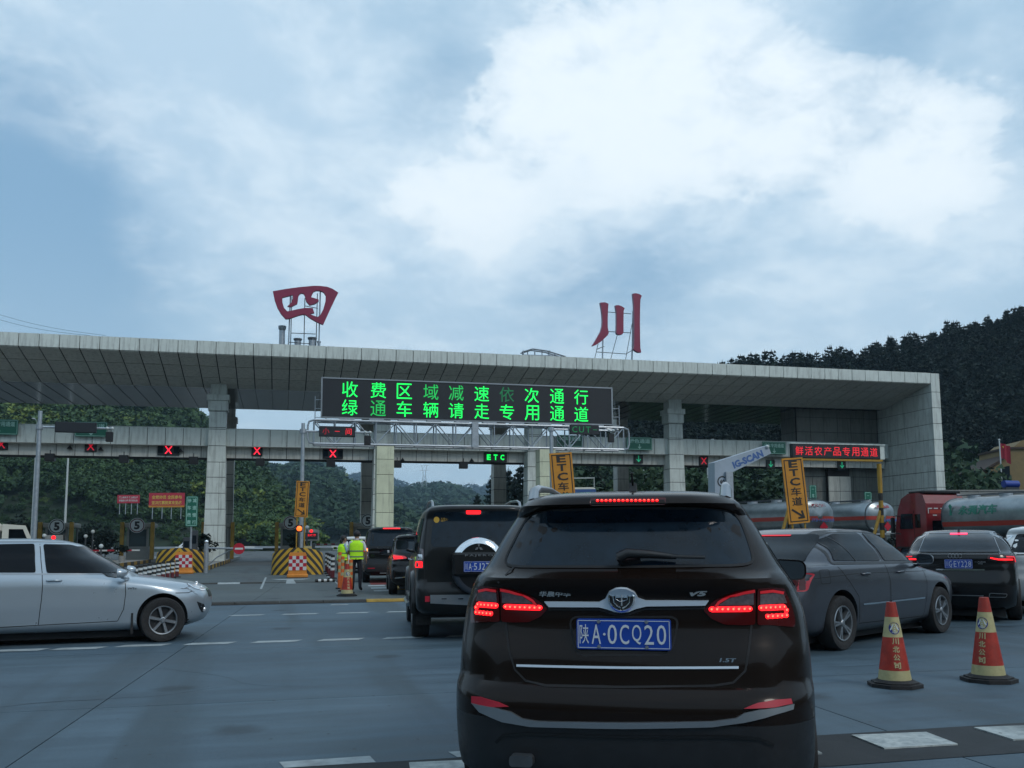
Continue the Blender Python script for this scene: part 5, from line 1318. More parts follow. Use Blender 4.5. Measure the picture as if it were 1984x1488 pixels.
_grid_mesh = grid_mesh
def surf_pts(G, n, tmax=.80, rng=RNG, tmin=0.02, area=True):
    a = rng.random(n*3)*(G.shape[0]-1.001); b = (tmin+(tmax-tmin)*rng.random(n*3))*(G.shape[1]-1.001)
    i = a.astype(int); j = b.astype(int); u = (a-i)[:, None]; v = (b-j)[:, None]
    P = (G[i, j]*(1-u)+G[i+1, j]*u)*(1-v)+(G[i, j+1]*(1-u)+G[i+1, j+1]*u)*v
    if area:
        A = np.linalg.norm(np.cross(G[i+1, j]-G[i, j], G[i, j+1]-G[i, j]), axis=1); keep = rng.random(len(P)) < A/A.max()
        P = P[keep]
    return P[:n]
def leaf_quads(c, s, rng, up=.0, aspect=1.0):
    """c (n,3) centres, s (n,) sizes -> vertices of randomly turned quads"""
    n = len(c); a = rng.normal(size=(n, 3)); a[:, 2] *= (1-up); a /= np.linalg.norm(a, axis=1)[:, None]
    b = rng.normal(size=(n, 3)); b -= a*np.sum(a*b, 1)[:, None]; b /= np.linalg.norm(b, axis=1)[:, None]
    a = a*s[:, None]*aspect; b = b*s[:, None]
    bend = np.cross(a, b); bend /= (np.linalg.norm(bend, axis=1)[:, None]+1e-9); bend *= s[:, None]*.25
    V = np.stack([c-a-b*.5, c+a*.9-b*.4+bend, c+b*1.15], 1).reshape(-1, 3)
    return V
def broad_proto(n, rng, lobes=6, leaf=.16):
    """unit tree: height 1, crown radius about .42"""
    L = rng.normal(size=(lobes, 3))*[.17, .17, .13]+[0, 0, .60]; L[0] = (0, 0, .68); rad_ = rng.uniform(.16, .27, lobes)
    k = rng.integers(0, lobes, n); d_ = rng.normal(size=(n, 3)); d_ /= np.linalg.norm(d_, axis=1)[:, None]
    c = L[k]+d_*rad_[k][:, None]*(rng.random((n, 1))**.35); c[:, 2] = np.clip(c[:, 2], .06, None)
    return leaf_quads(c, leaf*rng.uniform(.6, 1.3, n), rng)
def pine_proto(n, rng, R0=.24, leaf=.05, tiers=11, candles=True):
    t = rng.integers(0, tiers, n)/tiers+rng.random(n)*.03; ang = rng.integers(0, 7, n)*2*math.pi/7+t*9+rng.normal(size=n)*.16
    rad_ = R0*(1-t)**.62*(.75+.5*rng.random(n)*((ang*3).astype(int) % 2+.3)); u = rng.random(n)**.6
    c = np.stack([np.cos(ang)*rad_*u, np.sin(ang)*rad_*u, .14+.83*t+u*u*.05-.03*u], 1)
    V = leaf_quads(c, leaf*rng.uniform(.6, 1.2, n)*(1-.35*t), rng, up=-.3, aspect=1.5)
    if candles:
        m = max(6, n//12); k = rng.integers(0, n, m); b = c[k]; h = leaf*rng.uniform(1.3, 3.0, m); w = leaf*.22; a = rng.random(m)*math.pi
        dx = np.stack([np.cos(a)*w, np.sin(a)*w, 0*a], 1); z = np.stack([0*a, 0*a, h], 1)
        V = np.concatenate([V, np.stack([b-dx, b+dx, b+z], 1).reshape(-1, 3)])
        top = np.array([0, 0, .93]); 
        for q in range(2):
            d_ = np.array([math.cos(q*1.57), math.sin(q*1.57), 0])*.008
            V = np.concatenate([V, np.stack([top-d_, top+d_, top+[0, 0, .10]])])
    return V
def forest(name, P, hts, protos, m, label, rng=RNG, widen=1.0, kindtint=None, sink=.06):
    Vs = []; T = []
    for p, h in zip(P, hts):
        pr = protos[rng.integers(0, len(protos))]; a = rng.random()*6.283; c, s_ = math.cos(a), math.sin(a)
        q = pr*[h*widen, h*widen, h]; q = np.stack([q[:, 0]*c-q[:, 1]*s_, q[:, 0]*s_+q[:, 1]*c, q[:, 2]], 1)+p-[0, 0, h*sink]
        Vs.append(q); base_t = rng.random() if kindtint is None else kindtint(p, rng); T.append(np.clip(base_t+rng.normal(size=len(q)//3)*.07, 0, 1))
    V = np.concatenate(Vs); T = np.concatenate(T); Fc = np.arange(len(V)).reshape(-1, 3)
    o = newobj(name, _grid_mesh(name, V, Fc, m, T)); return tag(o, label, None, None, 'stuff')
def grid_mesh(name, V, Fc, mname, tint=None, parent=None): return _gm(name, V, Fc, mname, None)
_gm = _grid_mesh
def tree(name, loc, h, V, m, label, cat, group, trunk_r=.02, trunk_top=.6, widen=1.0, rng=RNG, tint=None, branches=True):
    t = thing(name, label, cat, loc, rng.random()*6, group)
    T = np.clip((rng.random() if tint is None else tint)+rng.normal(size=len(V)//3)*.14, 0, 1)
    me = _grid_mesh('crown', V*[h*widen, h*widen, h], np.arange(len(V)).reshape(-1, 3), m, T); newobj('crown', me, t)
    b = MB(); b.tube([(0, 0, -.3), (.01*h, 0, h*trunk_top*.5), (0, 0.01*h, h*trunk_top), (0, 0, h*min(.97, trunk_top+.25))], [trunk_r*h*1.1, trunk_r*h*.8, trunk_r*h*.5, trunk_r*h*.12], 7)
    if branches:
        for i in range(6):
            a = i*2.4; z = h*(.3+.09*i); b.tube([(0, 0, z), (math.cos(a)*h*.10, math.sin(a)*h*.10, z+h*.06), (math.cos(a)*h*.19, math.sin(a)*h*.19, z+h*.14)], [trunk_r*h*.4, trunk_r*h*.25, trunk_r*h*.08], 5)
    b.build('trunk', 'bark', t); return t

# left hill, close behind the plaza
G1, _ = hill('left_hill', [(-500, 616), (-200, 706), (0, 741), (150, 781), (235, 802), (330, 828), (400, 866), (440, 896), (500, 951), (560, 1016), (610, 1046)], 178, 330, 'hill_soil', seed=2, rough=.06)
G2, _ = hill('middle_hill', [(250, 816), (330, 816), (380, 822), (430, 858), (480, 901), (540, 913), (600, 909), (640, 921), (665, 946), (700, 966), (740, 986), (800, 1026), (860, 1044)], 420, 760, 'hill_far', seed=5, rough=.045)
G3, _ = hill('valley_hill', [(480, 988), (560, 918), (600, 898), (640, 918), (690, 978), (760, 968), (800, 958), (850, 951), (900, 965), (940, 988), (1040, 998), (1200, 1023), (1300, 1044)], 700, 1250, 'hill_far', seed=9, rough=.03)
G4, _ = hill('far_ridge', [(560, 968), (660, 933), (720, 923), (755, 934), (790, 952), (840, 960), (900, 955), (950, 950), (1050, 956), (1300, 988), (1700, 1008)], 1700, 2600, 'hill_far', seed=12, rough=.02)
# unseen hills added behind the viewer to darken reflections on the cars
def ring_hill(name, az0, az1, d0, d1, hmin, hmax, m, seed):
    V = []; n, k = 90, 14
    for i in range(n+1):
        a = R(az0+(az1-az0)*i/n); hh = hmin+(hmax-hmin)*(.5+.5*math.sin(i*.21+seed)*math.cos(i*.083+1))
        for j in range(k+1):
            t = j/k; d_ = d0+(d1-d0)*t; z = -1+hh*math.sin(min(1, t/.75)*math.pi/2)**1.2; V.append((math.sin(a)*d_, math.cos(a)*d_, z))
    V = np.array(V); V[:, 2] += fbm(V[:, 0], V[:, 1], .03, 4, seed)*3
    Fc = np.array([(i*(k+1)+j, (i+1)*(k+1)+j, (i+1)*(k+1)+j+1, i*(k+1)+j+1) for i in range(n) for j in range(k)])
    o = newobj(name, grid_mesh(name, V, Fc, m)); tag(o, kind='structure')
ring_hill('unseen_rear_hills', 78, 315, 120, 420, 48, 95, 'hill_far', 3)
# right hill with pines
G5, _ = hill('right_hill', [(990, 1040), (1040, 969), (1100, 914), (1180, 854), (1280, 802), (1380, 772), (1450, 744), (1540, 742), (1640, 734), (1740, 712), (1840, 682), (1920, 668), (1984, 646), (2200, 579), (2500, 514)], 150, 225, 'hill_soil', seed=20, rough=.012, nseg=110)
rb = [broad_proto(120, RNG, 6, .085) for _ in range(8)]
rb2 = [broad_proto(80, RNG, 5, .11) for _ in range(6)]
bigp = [broad_proto(190, RNG, 7, .07) for _ in range(8)]
P = surf_pts(G1[20:], 6200, .76)
def tint1(p, rng): return float(np.clip(.38+.34*math.sin(p[0]*.06+1+.05*p[2])*math.cos(p[2]*.13+p[0]*.02)+rng.normal()*.26, 0, 1))
vis = P[:, 2] > -2
bare = (fbm(P[:, 0], P[:, 1], .028, 3, 4) > .86)
P1 = P[vis]; bare = bare[vis]
near = np.linalg.norm(P1[:, :2], axis=1) < 250
forest('hillside_wood', P1[near], (1.8+4.4*RNG.random(near.sum())**1.7)*np.where(bare[near], .45, 1), bigp, 'leaf_broad', 'dense green bushes and trees covering the hillside behind the left lanes', kindtint=tint1, widen=1.15)
forest('hillside_wood', P1[~near], (2.4+5.5*RNG.random((~near).sum())**1.7)*np.where(bare[~near], .45, 1), rb, 'leaf_broad', 'green trees on the upper slope of the left hill', kindtint=tint1, widen=1.15)
P = surf_pts(G2, 3400, .76); forest('distant_wood', P, RNG.uniform(7, 14, len(P)), rb2, 'leaf_mid', 'woods on the hill seen between the first columns', kindtint=lambda p, r: .35+r.normal()*.18, widen=1.3)
P = surf_pts(G3, 3000, .76); forest('distant_wood', P, RNG.uniform(10, 20, len(P)), rb2, 'leaf_mid', 'bluish woods on the far valley hill behind the centre lanes', kindtint=lambda p, r: .4+r.normal()*.18, widen=1.4)
P = surf_pts(G4, 1500, .76); forest('distant_wood', P, RNG.uniform(16, 30, len(P)), rb2, 'leaf_dark', 'hazy woods on the farthest ridge', kindtint=lambda p, r: .4, widen=1.8)
pp = [pine_proto(210, RNG, R0=.27, leaf=.042) for _ in range(8)]
P = surf_pts(G5, 2700, .73); P = P[P[:, 2] > 1]; lowz = P[:, 2] < 12
forest('pine_wood', P[~lowz], RNG.uniform(6, 9.5, (~lowz).sum()), pp, 'leaf_dark', 'dark pine wood covering the hillside on the right', kindtint=lambda p, r: float(np.clip(.35+r.normal()*.22, 0, 1)), widen=1.35)
forest('hillside_wood', P[lowz], RNG.uniform(3.5, 6.5, lowz.sum()), bigp, 'leaf_mid', 'green undergrowth at the foot of the dark pine hill', kindtint=lambda p, r: float(np.clip(.3+r.normal()*.25, 0, 1)), widen=1.2)
# skyline pines, one by one
pv_ = [pine_proto(1300, RNG, R0=.23, leaf=.030, tiers=14) for _ in range(5)]
ridge5 = [(1450, 712), (1540, 712), (1640, 706), (1740, 686), (1840, 656), (1920, 628), (1984, 606), (2060, 585)]
meshes = [_grid_mesh('crown', v, np.arange(len(v)).reshape(-1, 3), 'leaf_dark', np.clip(.35+RNG.normal(size=len(v)//3)*.25, 0, 1)) for v in pv_]
tb = MB(); tb.tube([(0, 0, -.02), (0, 0, .5), (0, 0, .95)], [.016, .011, .003], 6); trunk_me = tb.mesh('trunk', 'bark')
def pine(loc, h, label, group, wd=1.0, k=None):
    t = thing('pine_tree', label, 'pine tree', loc, RNG.random()*6.28, group); t.scale = (h*wd, h*wd, h)
    newobj('crown', meshes[k if k is not None else RNG.integers(0, 5)], t); newobj('trunk', trunk_me, t); return t
SEGN = {}
OW = 'first second third fourth fifth sixth seventh eighth ninth tenth eleventh twelfth thirteenth fourteenth fifteenth sixteenth seventeenth eighteenth nineteenth twentieth'.split()
for i in range(74):
    x = 1436+i*8.4+RNG.uniform(-5, 5); y = np.interp(x, [r[0] for r in ridge5], [r[1] for r in ridge5])+RNG.uniform(-2, 14)
    d_ = RNG.uniform(212, 226); p = at_depth(x, y+22, d_); h = RNG.uniform(5.0, 9.0)
    seg = 'above the roof right of the big letters' if x < 1560 else 'above the right half of the roof' if x < 1690 else 'over the corner of the solid tower' if x < 1830 else 'just right of the solid tower' if x < 1920 else 'by the right edge'
    n_ = SEGN.get(seg, 0); SEGN[seg] = n_+1
    pine((p.x, p.y, p.z-h*.42), h, OW[n_]+' dark skyline pine from the left '+seg, 'pines along the right skyline', 1.25)
for x, ytop, d_, k, l in ((958, 912, 128, 0, 'loose pine left of the rear column, in front of the pale sky'), (1008, 897, 118, 1, 'tall dark pine between the rear column and the second gantry pillar'), (985, 905, 135, 2, 'pine half hidden behind the rear column right of the green ETC signal'), (1036, 885, 125, 3, 'dense pine behind the grey column left of the second yellow board'), (925, 955, 150, 4, 'lowest small pine left of the group beside the rear column'), (1150, 890, 120, 0, 'dark pine right of the second gantry pillar')):
    p = at_depth(x, ytop, d_); pine((p.x, p.y, -.1), p.z, l, 'pines behind the centre lanes', .95, k)
# bushes, trees and pot plants on the plaza
bushv = [broad_proto(1500, RNG, 10, .042) for _ in range(4)]
spots = [(1125, 930, 100), (1268, 912, 104), (1330, 925, 100), (1425, 935, 98), (1475, 948, 96), (1520, 915, 110), (1235, 945, 96), (1178, 940, 108), (1390, 915, 112), (1870, 905, 112), (1895, 930, 104), (1925, 880, 135), (1850, 875, 140)]
where = ['right of the second gantry pillar', 'behind the white pole left of the right column', 'right of the right column', 'beneath the IG-SCAN arm', 'left of the leaning yellow board', 'behind the leaning yellow board', 'left of the right column', 'behind the brown car aerial', 'left of the IG-SCAN gate', 'right of the solid tower', 'between the tower and the ochre building', 'beneath the red flag', 'close to the edge of the solid tower']
for i, ((x, y, d_), w_) in enumerate(zip(spots, where)):
    p = at_depth(x, y, d_); v = bushv[i % 4]; t = tree('leafy_tree', (p.x, p.y, -.1), max(2, p.z+.6), v, 'leaf_mid', 'green leafy tree '+w_, 'tree', 'trees beyond the right lanes', widen=1.1, tint=.25+.1*(i % 4))
for x, y, d_, w_ in ((206, 1030, 92, 'between the two left booths'), (170, 1020, 96, 'behind the second booth from the left'), (45, 1010, 96, 'behind the pale truck at the left edge'), (1765, 1020, 62, 'at the foot of the solid tower')):
    p = at_depth(x, y, d_); tree('shrub', (p.x, p.y, -.1), max(1.4, p.z+.3), bushv[1], 'leaf_dark', 'dark green shrub '+w_, 'shrub', 'dark shrubs on the plaza', widen=1.2, tint=.3)
def potplant(x, y, d_, h, l, red=False):
    p = at_depth(x, y, d_); t = thing('potted_plant', l, 'potted plant', (p.x, p.y, .22))
    MB().lathe([(0, 0), (.16, 0), (.24, .42), (.20, .42), (.18, .38), (0, .38)], n=16).build('pot', 'maroon_post' if red else 'concrete', t)
    v = broad_proto(320, RNG, 6, .07)*[h*1.3, h*1.3, h]+[0, 0, .3]
    newobj('foliage', _grid_mesh('foliage', v, np.arange(len(v)).reshape(-1, 3), 'leaf_dark', np.clip(.3+RNG.normal(size=len(v)//3)*.2, 0, 1)), t)
    MB().cyl((0, 0, .3), (0, 0, .3+h*.6), .02, n=6).build('stem', 'bark', t)
potplant(398, 1060, 62, 1.5, 'potted leafy plant left of the foot of the first column'); potplant(571, 1050, 61, 1.7, 'potted plant beside the booth behind the middle nose')
potplant(236, 1075, 60, .9, 'dark potted plant below the white barrier arm on the left')

# red banners on the hillside
def banner(x0, y0, x1, y1, d_, lines, label, m_txt):
    a = at_depth(x0, y1, d_); b = at_depth(x1, y1, d_); c = at_depth(x0, y0, d_); w = (Vector((b.x, b.y))-Vector((a.x, a.y))).length; h = c.z-a.z
    t = thing('hillside_banner', label, 'banner', (a.x+(b.x-a.x)/2, a.y+(b.y-a.y)/2, a.z), math.atan2(b.y-a.y, b.x-a.x), group='red banners on the hillside')
    MB().box(-w/2, w/2, 0, .12, 0, h).build('banner_board', 'banner_red', t)
    for i, l in enumerate(lines): text('lettering', l, .0, h*(.70-.38*i), h*.26, m_txt, t, w=w*.84, y=-.01, bold=.02, depth=.01)
    if m_txt == 'banner_yellow': MB().box(-w/2, w/2, -.01, 0, 0, h*.12).build('hem', 'sign_yellow', t)
    for q_ in (-.4, -.13, .13, .4): MB().cyl((w*q_, .2, -2.2), (w*q_, .2, h*.9), .08, n=6).build('post', 'steel_galv', t)
banner(288, 955, 357, 983, 176, ['全党动员 全民参与', '坚决打赢脱贫攻坚战'], 'larger red hillside banner with yellow characters', 'banner_yellow')
banner(227, 959, 270, 975, 185, ['路上的车子 路上的孩子', '幸福的小康 和谐的社会'], 'smaller faded red hillside banner left of the larger one', 'sign_white')
# pylons
def pylon(x, ytop, ybase, d_, label):
    b = at_depth(x, ybase, d_); tz = at_depth(x, ytop, d_).z; h = tz-b.z+6; t = thing('power_pylon', label, 'pylon', (b.x, b.y, b.z-6), YAW*-1, group='distant power pylons'); r = h*.0065
    w0, w1 = h*.12, h*.045
    for sx in (-1, 1):
        for sy in (-1, 1): MB().tube([(sx*w0, sy*w0, 0), (sx*w1, sy*w1, h*.62), (sx*w1*1.3, sy*w1, h*.8), (sx*h*.11, sy*w1*.3, h)], r, 4).build('leg', 'pylon_grey', t)
    for i in range(9):
        z0, z1 = h*.62*i/9, h*.62*(i+1)/9; f = lambda z: w0+(w1-w0)*z/(h*.62)
        for s_ in (-1, 1): MB().cyl((s_*f(z0), -f(z0), z0), (-s_*f(z1), -f(z1), z1), r*.7, n=4).build('brace', 'pylon_grey', t)
    for z, w_ in ((.8, .20), (.98, .15)): MB().cyl((-h*w_, 0, h*z), (h*w_, 0, h*z), r, n=4).build('crossarm', 'pylon_grey', t)
pylon(822, 901, 942, 1150, 'nearest looking grey lattice pylon on the ridge between the columns'); pylon(898, 931, 950, 2300, 'faint small pylon on the far ridge, left one of the pair'); pylon(914, 929, 950, 2300, 'faint small pylon on the far ridge, right one of the pair')
pylon(347, 794, 815, 700, 'pylon head showing over the left hill beside the first column')
# ochre building with flag at the right edge
def W_(x, y, d_): return at_depth(x, y, d_)
oa = W_(1916, 930, 118); t = thing('ochre_building', 'ochre walled building with arched recess behind the trucks at the right edge', 'building', (oa.x, oa.y, 0), -R(20))
h1 = W_(1916, 912, 118).z; h2 = W_(1950, 870, 118).z; h3 = W_(1984, 850, 118).z
MB().prism([(0, 0), (14, 0), (14, h2), (2.4, h2), (2.4, h1+1.8), (0, h1)], 'y', 0, 9).build('wall', 'ochre_wall', t)
MB().prism([(3.4, h2+.25), (14, h2+.25), (14, h2+1.9), (7, h2+1.7), (4.4, h2+1.1)], 'y', .5, 9).build('gable', 'ochre_wall', t)
MB().prism([(-.6, h1-.1), (2.5, h1+1.8), (2.5, h1+2.1), (-.6, h1+.2)], 'y', -.4, 9).build('roof', 'ochre_trim', t)
MB().box(2.2, 14, -.25, 9, h2, h2+.25).build('cornice', 'ochre_trim', t)
arc = [(.7, 0), (2.6, 0), (2.6, h1+.6)]+[(2.6-1.9*math.sin(math.pi/2*i/8), h1-1.6+2.2*math.cos(math.pi/2*i/8)) for i in range(1, 9)]
MB().prism(arc, 'y', -.03, .0).build('arch_recess', 'glass_grey', t); MB().box(5.2, 7.6, -.03, .0, 1.0, h1-.2).build('window', 'glass_grey', t)
fp_ = W_(1936, 852, 112); t = thing('flagpole', 'white flagpole with a drooping red flag with a yellow star', 'flag', (fp_.x, fp_.y, 0)); MB().cyl((0, 0, 0), (0, 0, fp_.z), .07, n=8).build('pole', 'sign_white', t); MB().ball((0, 0, fp_.z), .12).build('finial', 'sign_white', t)
fl = MB(); n = 8
for i in range(n+1):
    x = .1+1.3*i/n; y = .16*math.sin(i*1.3); fl.v += [(x, y, fp_.z-.35-i*.05), (x, y+.05, fp_.z-2.0-i*.12)]
for i in range(n): fl.f.append((2*i, 2*i+1, 2*i+3, 2*i+2)); fl.m.append(0)
fl.build('flag_cloth', 'flag_red', t)
sm = MB(); sm.prism([(.55+.22*(1 if k % 2 == 0 else .4)*math.sin(k*math.pi/5), fp_.z-.85+.22*(1 if k % 2 == 0 else .4)*math.cos(k*math.pi/5)) for k in range(10)], 'y', -.02, .0); sm.build('star', 'flag_yellow', t)
t = thing('water_tank', 'round blue plastic tank on the roof line behind the tanker at the right edge', 'water tank', tuple(W_(1958, 938, 70))); MB().cyl((-.62, 0, 0), (.62, 0, 0), .27, n=18).build('tank_body', 'blue_sheet', t, 40)
MB().box(-.6, .6, -.2, .2, -6, -.25).build('stand', 'steel_dark', t)
t = thing('grey_wall', 'long grey parapet wall behind the tankers at the right', 'wall', tuple(W_(1830, 1000, 62).xy)+(0,), -R(12)); zt = W_(1900, 951, 62).z
for i in range(10): MB().box(i*2.4, i*2.4+2.38, 0, .3, 0, zt).build('wall_panel', 'booth_grey', t)
MB().box(-.1, 24.1, -.05, .35, zt, zt+.08).build('coping', 'concrete', t)
# power line over the left of the canopy
t = thing('power_line', 'pair of thin power lines crossing the sky above the left of the canopy', 'cable', (0, 0, 0))
for (x0, y0, x1, y1) in ((-60, 590, 205, 650), (-60, 600, 175, 650)):
    a, b = at_depth(x0, y0, 160), at_depth(x1, y1, 150); pts = [a.lerp(b, i/8)-Vector((0, 0, .8*math.sin(math.pi*i/8))) for i in range(9)]
    MB().tube(pts, .03, 4).build('wire', 'steel_dark', t)
# pale houses far down the valley
for x, y, d_, w_, l in ((650, 1003, 620, 7, 'tiny white roof among the trees, left of the pair'), (664, 1002, 640, 8, 'tiny white roof among the trees, right of the pair'), (630, 1017, 520, 6, 'small pale bluish house at the foot of the valley')):
    p = at_depth(x, y, d_); t = thing('far_house', l, 'house', (p.x, p.y, p.z-3)); MB().box(-w_/2, w_/2, 0, 5, -8, 3).build('wall', 'sign_white', t); MB().prism([(-w_/2-.4, 3), (w_/2+.4, 3), (0, 4.6)], 'y', -.4, 5.4).build('roof', 'booth_grey', t)

# ================================================================== vehicles in view
class Car:
    def __init__(s, name, label, cat, O, heading, scale=1.0, group='cars queueing and crossing before the toll lanes'):
        s.h = R(heading); s.f = Vector((math.sin(s.h), math.cos(s.h), 0)); s.r = Vector((math.cos(s.h), -math.sin(s.h), 0)); s.O = Vector(O); s.k, s.kz = scale if isinstance(scale, tuple) else (scale, scale)
        s.t = thing(name, label, cat, s.O, -s.h, group); s.t.scale = (s.k, s.k, s.kz)
    def px(s, x, y, c):     # survey point -> (x,z) on the upright plane at local y=c
        d = ray(x, y); o = Vector((0, 0, EYE))-s.O; t = (c*s.k-o.dot(s.f))/d.dot(s.f); p = o+d*t; return (p.dot(s.r)/s.k, p.z/s.kz)
    def sx(s, x, y, c):     # survey point -> (y,z) on the plane at local x=c
        d = ray(x, y); o = Vector((0, 0, EYE))-s.O; t = (c*s.k-o.dot(s.r))/d.dot(s.r); p = o+d*t; return (p.dot(s.f)/s.k, p.z/s.kz)
def from_point(P, heading, xl, yl):
    h = R(heading); f = Vector((math.sin(h), math.cos(h), 0)); r = Vector((math.cos(h), -math.sin(h), 0)); return Vector(P)-r*xl-f*yl
def leds(sk, parent, pts, side='rear', r=.011, m='led_red', core=True):
    for x, z in pts:
        h, n = sk.hit(side, x, z); a = MB(); a.ball(h+n*.006, r*1.15, r*.6, r, 8, 5); o = a.build('led', m, parent, 60)
        if core: c = MB(); c.ball(h+n*.012, r*.42, r*.4, r*.42, 6, 4); c.build('led_core', 'led_red_core', o if parent.parent is None else parent)

# ---- brown crossover right ahead
c = Car('crossover_car', 'dark brown crossover right in front, seen from behind with brake lights lit', 'car', from_point((1.567, 4.17, 0), 25.4, 0, .10), 25.4)
T = c.t; Lr = lambda p, q=.2: [c.px(x, y, q) for x, y in p]
sk, body = car_body([(.27, .86, .10, 4.22), (.31, .885, .04, 4.33), (.45, .900, .01, 4.40), (.62, .905, .0, 4.42), (.70, .905, .02, 4.41), (.735, .905, .075, 4.39), (.80, .903, .085, 4.36), (.88, .90, .10, 4.28), (.96, .895, .13, 4.05), (1.03, .885, .14, 3.75), (1.09, .87, .14, 3.45), (1.14, .85, .135, 3.22),
    (1.19, .822, .10, 3.08), (1.225, .80, .10, 3.0), (1.25, .785, .17, 2.93), (1.30, .755, .215, 2.83), (1.38, .712, .27, 2.68), (1.46, .668, .325, 2.54), (1.53, .625, .37, 2.42), (1.555, .605, .30, 2.36), (1.585, .58, .27, 2.3), (1.615, .545, .29, 2.22), (1.64, .49, .36, 2.12), (1.66, .40, .55, 2.0), (1.672, .22, .85, 1.8), (1.676, .06, 1.1, 1.5)],
    'paint_brown', T, arches=(.93, 3.56), rarch=.385, opts=dict(rx=.30, ryr=.34, ryf=.6, bowr=.09, bowf=.25, tr=.05, tf=.10, belt=1.15))
underside(T, .85, .3, 4.2, .26)
for x in (-.80, .80):
    for y in (.93, 3.56): wheel(T, x-.0 if x > 0 else x, y, .345, .22, 'five')
glassP = [(1008, 997), (1060, 988), (1210, 983), (1360, 984), (1432, 990), (1450, 1040), (1461, 1082), (1456, 1092), (1430, 1096), (1210, 1098), (990, 1098), (977, 1092), (975, 1080), (990, 1040)]
gp = rounded(Lr(glassP, .28), .07); patch(sk, 'rear_window', gp, 'rear', 'glass_dusty', T, off=.002, step=.06)
# clean wiper arc is only a mark of dust; the wiper itself
w = MB(); q = lambda x, y, dep: Vector((c.px(x, y, .18)[0], dep, c.px(x, y, .18)[1]))
w.tube([q(1199, 1080, .175), q(1215, 1072, .17), q(1260, 1074, .19), q(1310, 1079, .20)], [.026, .024, .020, .012], 8); w.tube([q(1300, 1078, .19), q(1366, 1080, .205)], .009, 6); w.tube([q(1199, 1080, .18), q(1203, 1090, .2), q(1240, 1085, .21)], .018, 6)
w.build('rear_wiper', 'black_plastic', T, 60)
strip(sk, 'window_seal', gp, 'rear', .012, 'black_matt', T, off=.004, closed=True)
# high brake lamp in the spoiler
bl = patch(sk, 'high_brake_lamp', rounded(Lr([(1143, 966), (1290, 964), (1290, 977), (1143, 979)], .28), .01), 'rear', 'lamp_red_dark', T, off=.003, step=.05)
leds(sk, bl, [c.px(1158+i*8.2, 971.2-.012*i, .28) for i in range(15)], r=.0068)
# tail lamps, both halves
inner = [(1362, 1180), (1385, 1161), (1426, 1145), (1462, 1140), (1462, 1209), (1440, 1210), (1402, 1208), (1377, 1196)]
outer = [(1466, 1140), (1500, 1139), (1520, 1142), (1529, 1160), (1537, 1180), (1543, 1200), (1542, 1219), (1526, 1216), (1490, 1211), (1466, 1210)]
for sgn in (1, -1):
    fl = (lambda P: P) if sgn == 1 else mirror2
    for nm, P in (('tail_lamp', inner), ('tail_lamp', outer)):
        lamp = patch(sk, nm, rounded(fl(Lr(P, .22)), .012), 'rear', 'lamp_red_dark', T, off=.006, step=.05, label=('right' if sgn == 1 else 'left')+(' boot lid half' if P is inner else ' body half')+' of the lit tail lamp')
        if P is inner:
            patch(sk, 'clear_lens', fl(Lr([(1391, 1171), (1412, 1157), (1440, 1149), (1458, 1147), (1458, 1171)], .22)), 'rear', 'lamp_clear', lamp, off=.009, step=.05)
            strip(sk, 'red_rim', [(p[0], p[1]) for p in (Lr([(1384, 1176), (1392, 1165), (1412, 1153), (1440, 1145.5), (1460, 1143)], .22) if sgn == 1 else [(-a, b) for a, b in Lr([(1384, 1176), (1392, 1165), (1412, 1153), (1440, 1145.5), (1460, 1143)], .22)])], 'rear', .013, 'lamp_red_rim', lamp, off=.010)
            pts = [(1378+i*10.4, 1178.6) for i in range(8)]
        else:
            patch(sk, 'clear_lens', fl(Lr([(1471, 1150), (1500, 1149), (1519, 1153), (1525, 1171), (1471, 1171)], .22)), 'rear', 'lamp_clear', lamp, off=.009, step=.05)
            strip(sk, 'red_rim', [(sgn*a, b) for a, b in Lr([(1470, 1146), (1495, 1144.5), (1518, 1150)], .22)], 'rear', .012, 'lamp_red_rim', lamp, off=.010)
            pts = [(1472+i*9.2, 1177.6+.1*i) for i in range(6)]+[(1523, 1184.6)]+[(1485+i*9.4, 1194.5) for i in range(5)]
        L_ = [(sgn*a, b) for a, b in Lr(pts, .22)]; leds(sk, lamp, L_, r=.0125)
        bar = [(sgn*a, b) for a, b in Lr([pts[0], pts[7] if P is inner else pts[5]], .22)]; strip(sk, 'light_bar', bar, 'rear', .027, 'led_red', lamp, off=.0085)
        if P is outer:
            strip(sk, 'light_bar', [(sgn*a, b) for a, b in Lr([pts[5], pts[6], pts[11]], .22)], 'rear', .018, 'led_red', lamp, off=.0085); strip(sk, 'light_bar', [(sgn*a, b) for a, b in Lr([pts[7], pts[11]], .22)], 'rear', .020, 'led_red', lamp, off=.0085)
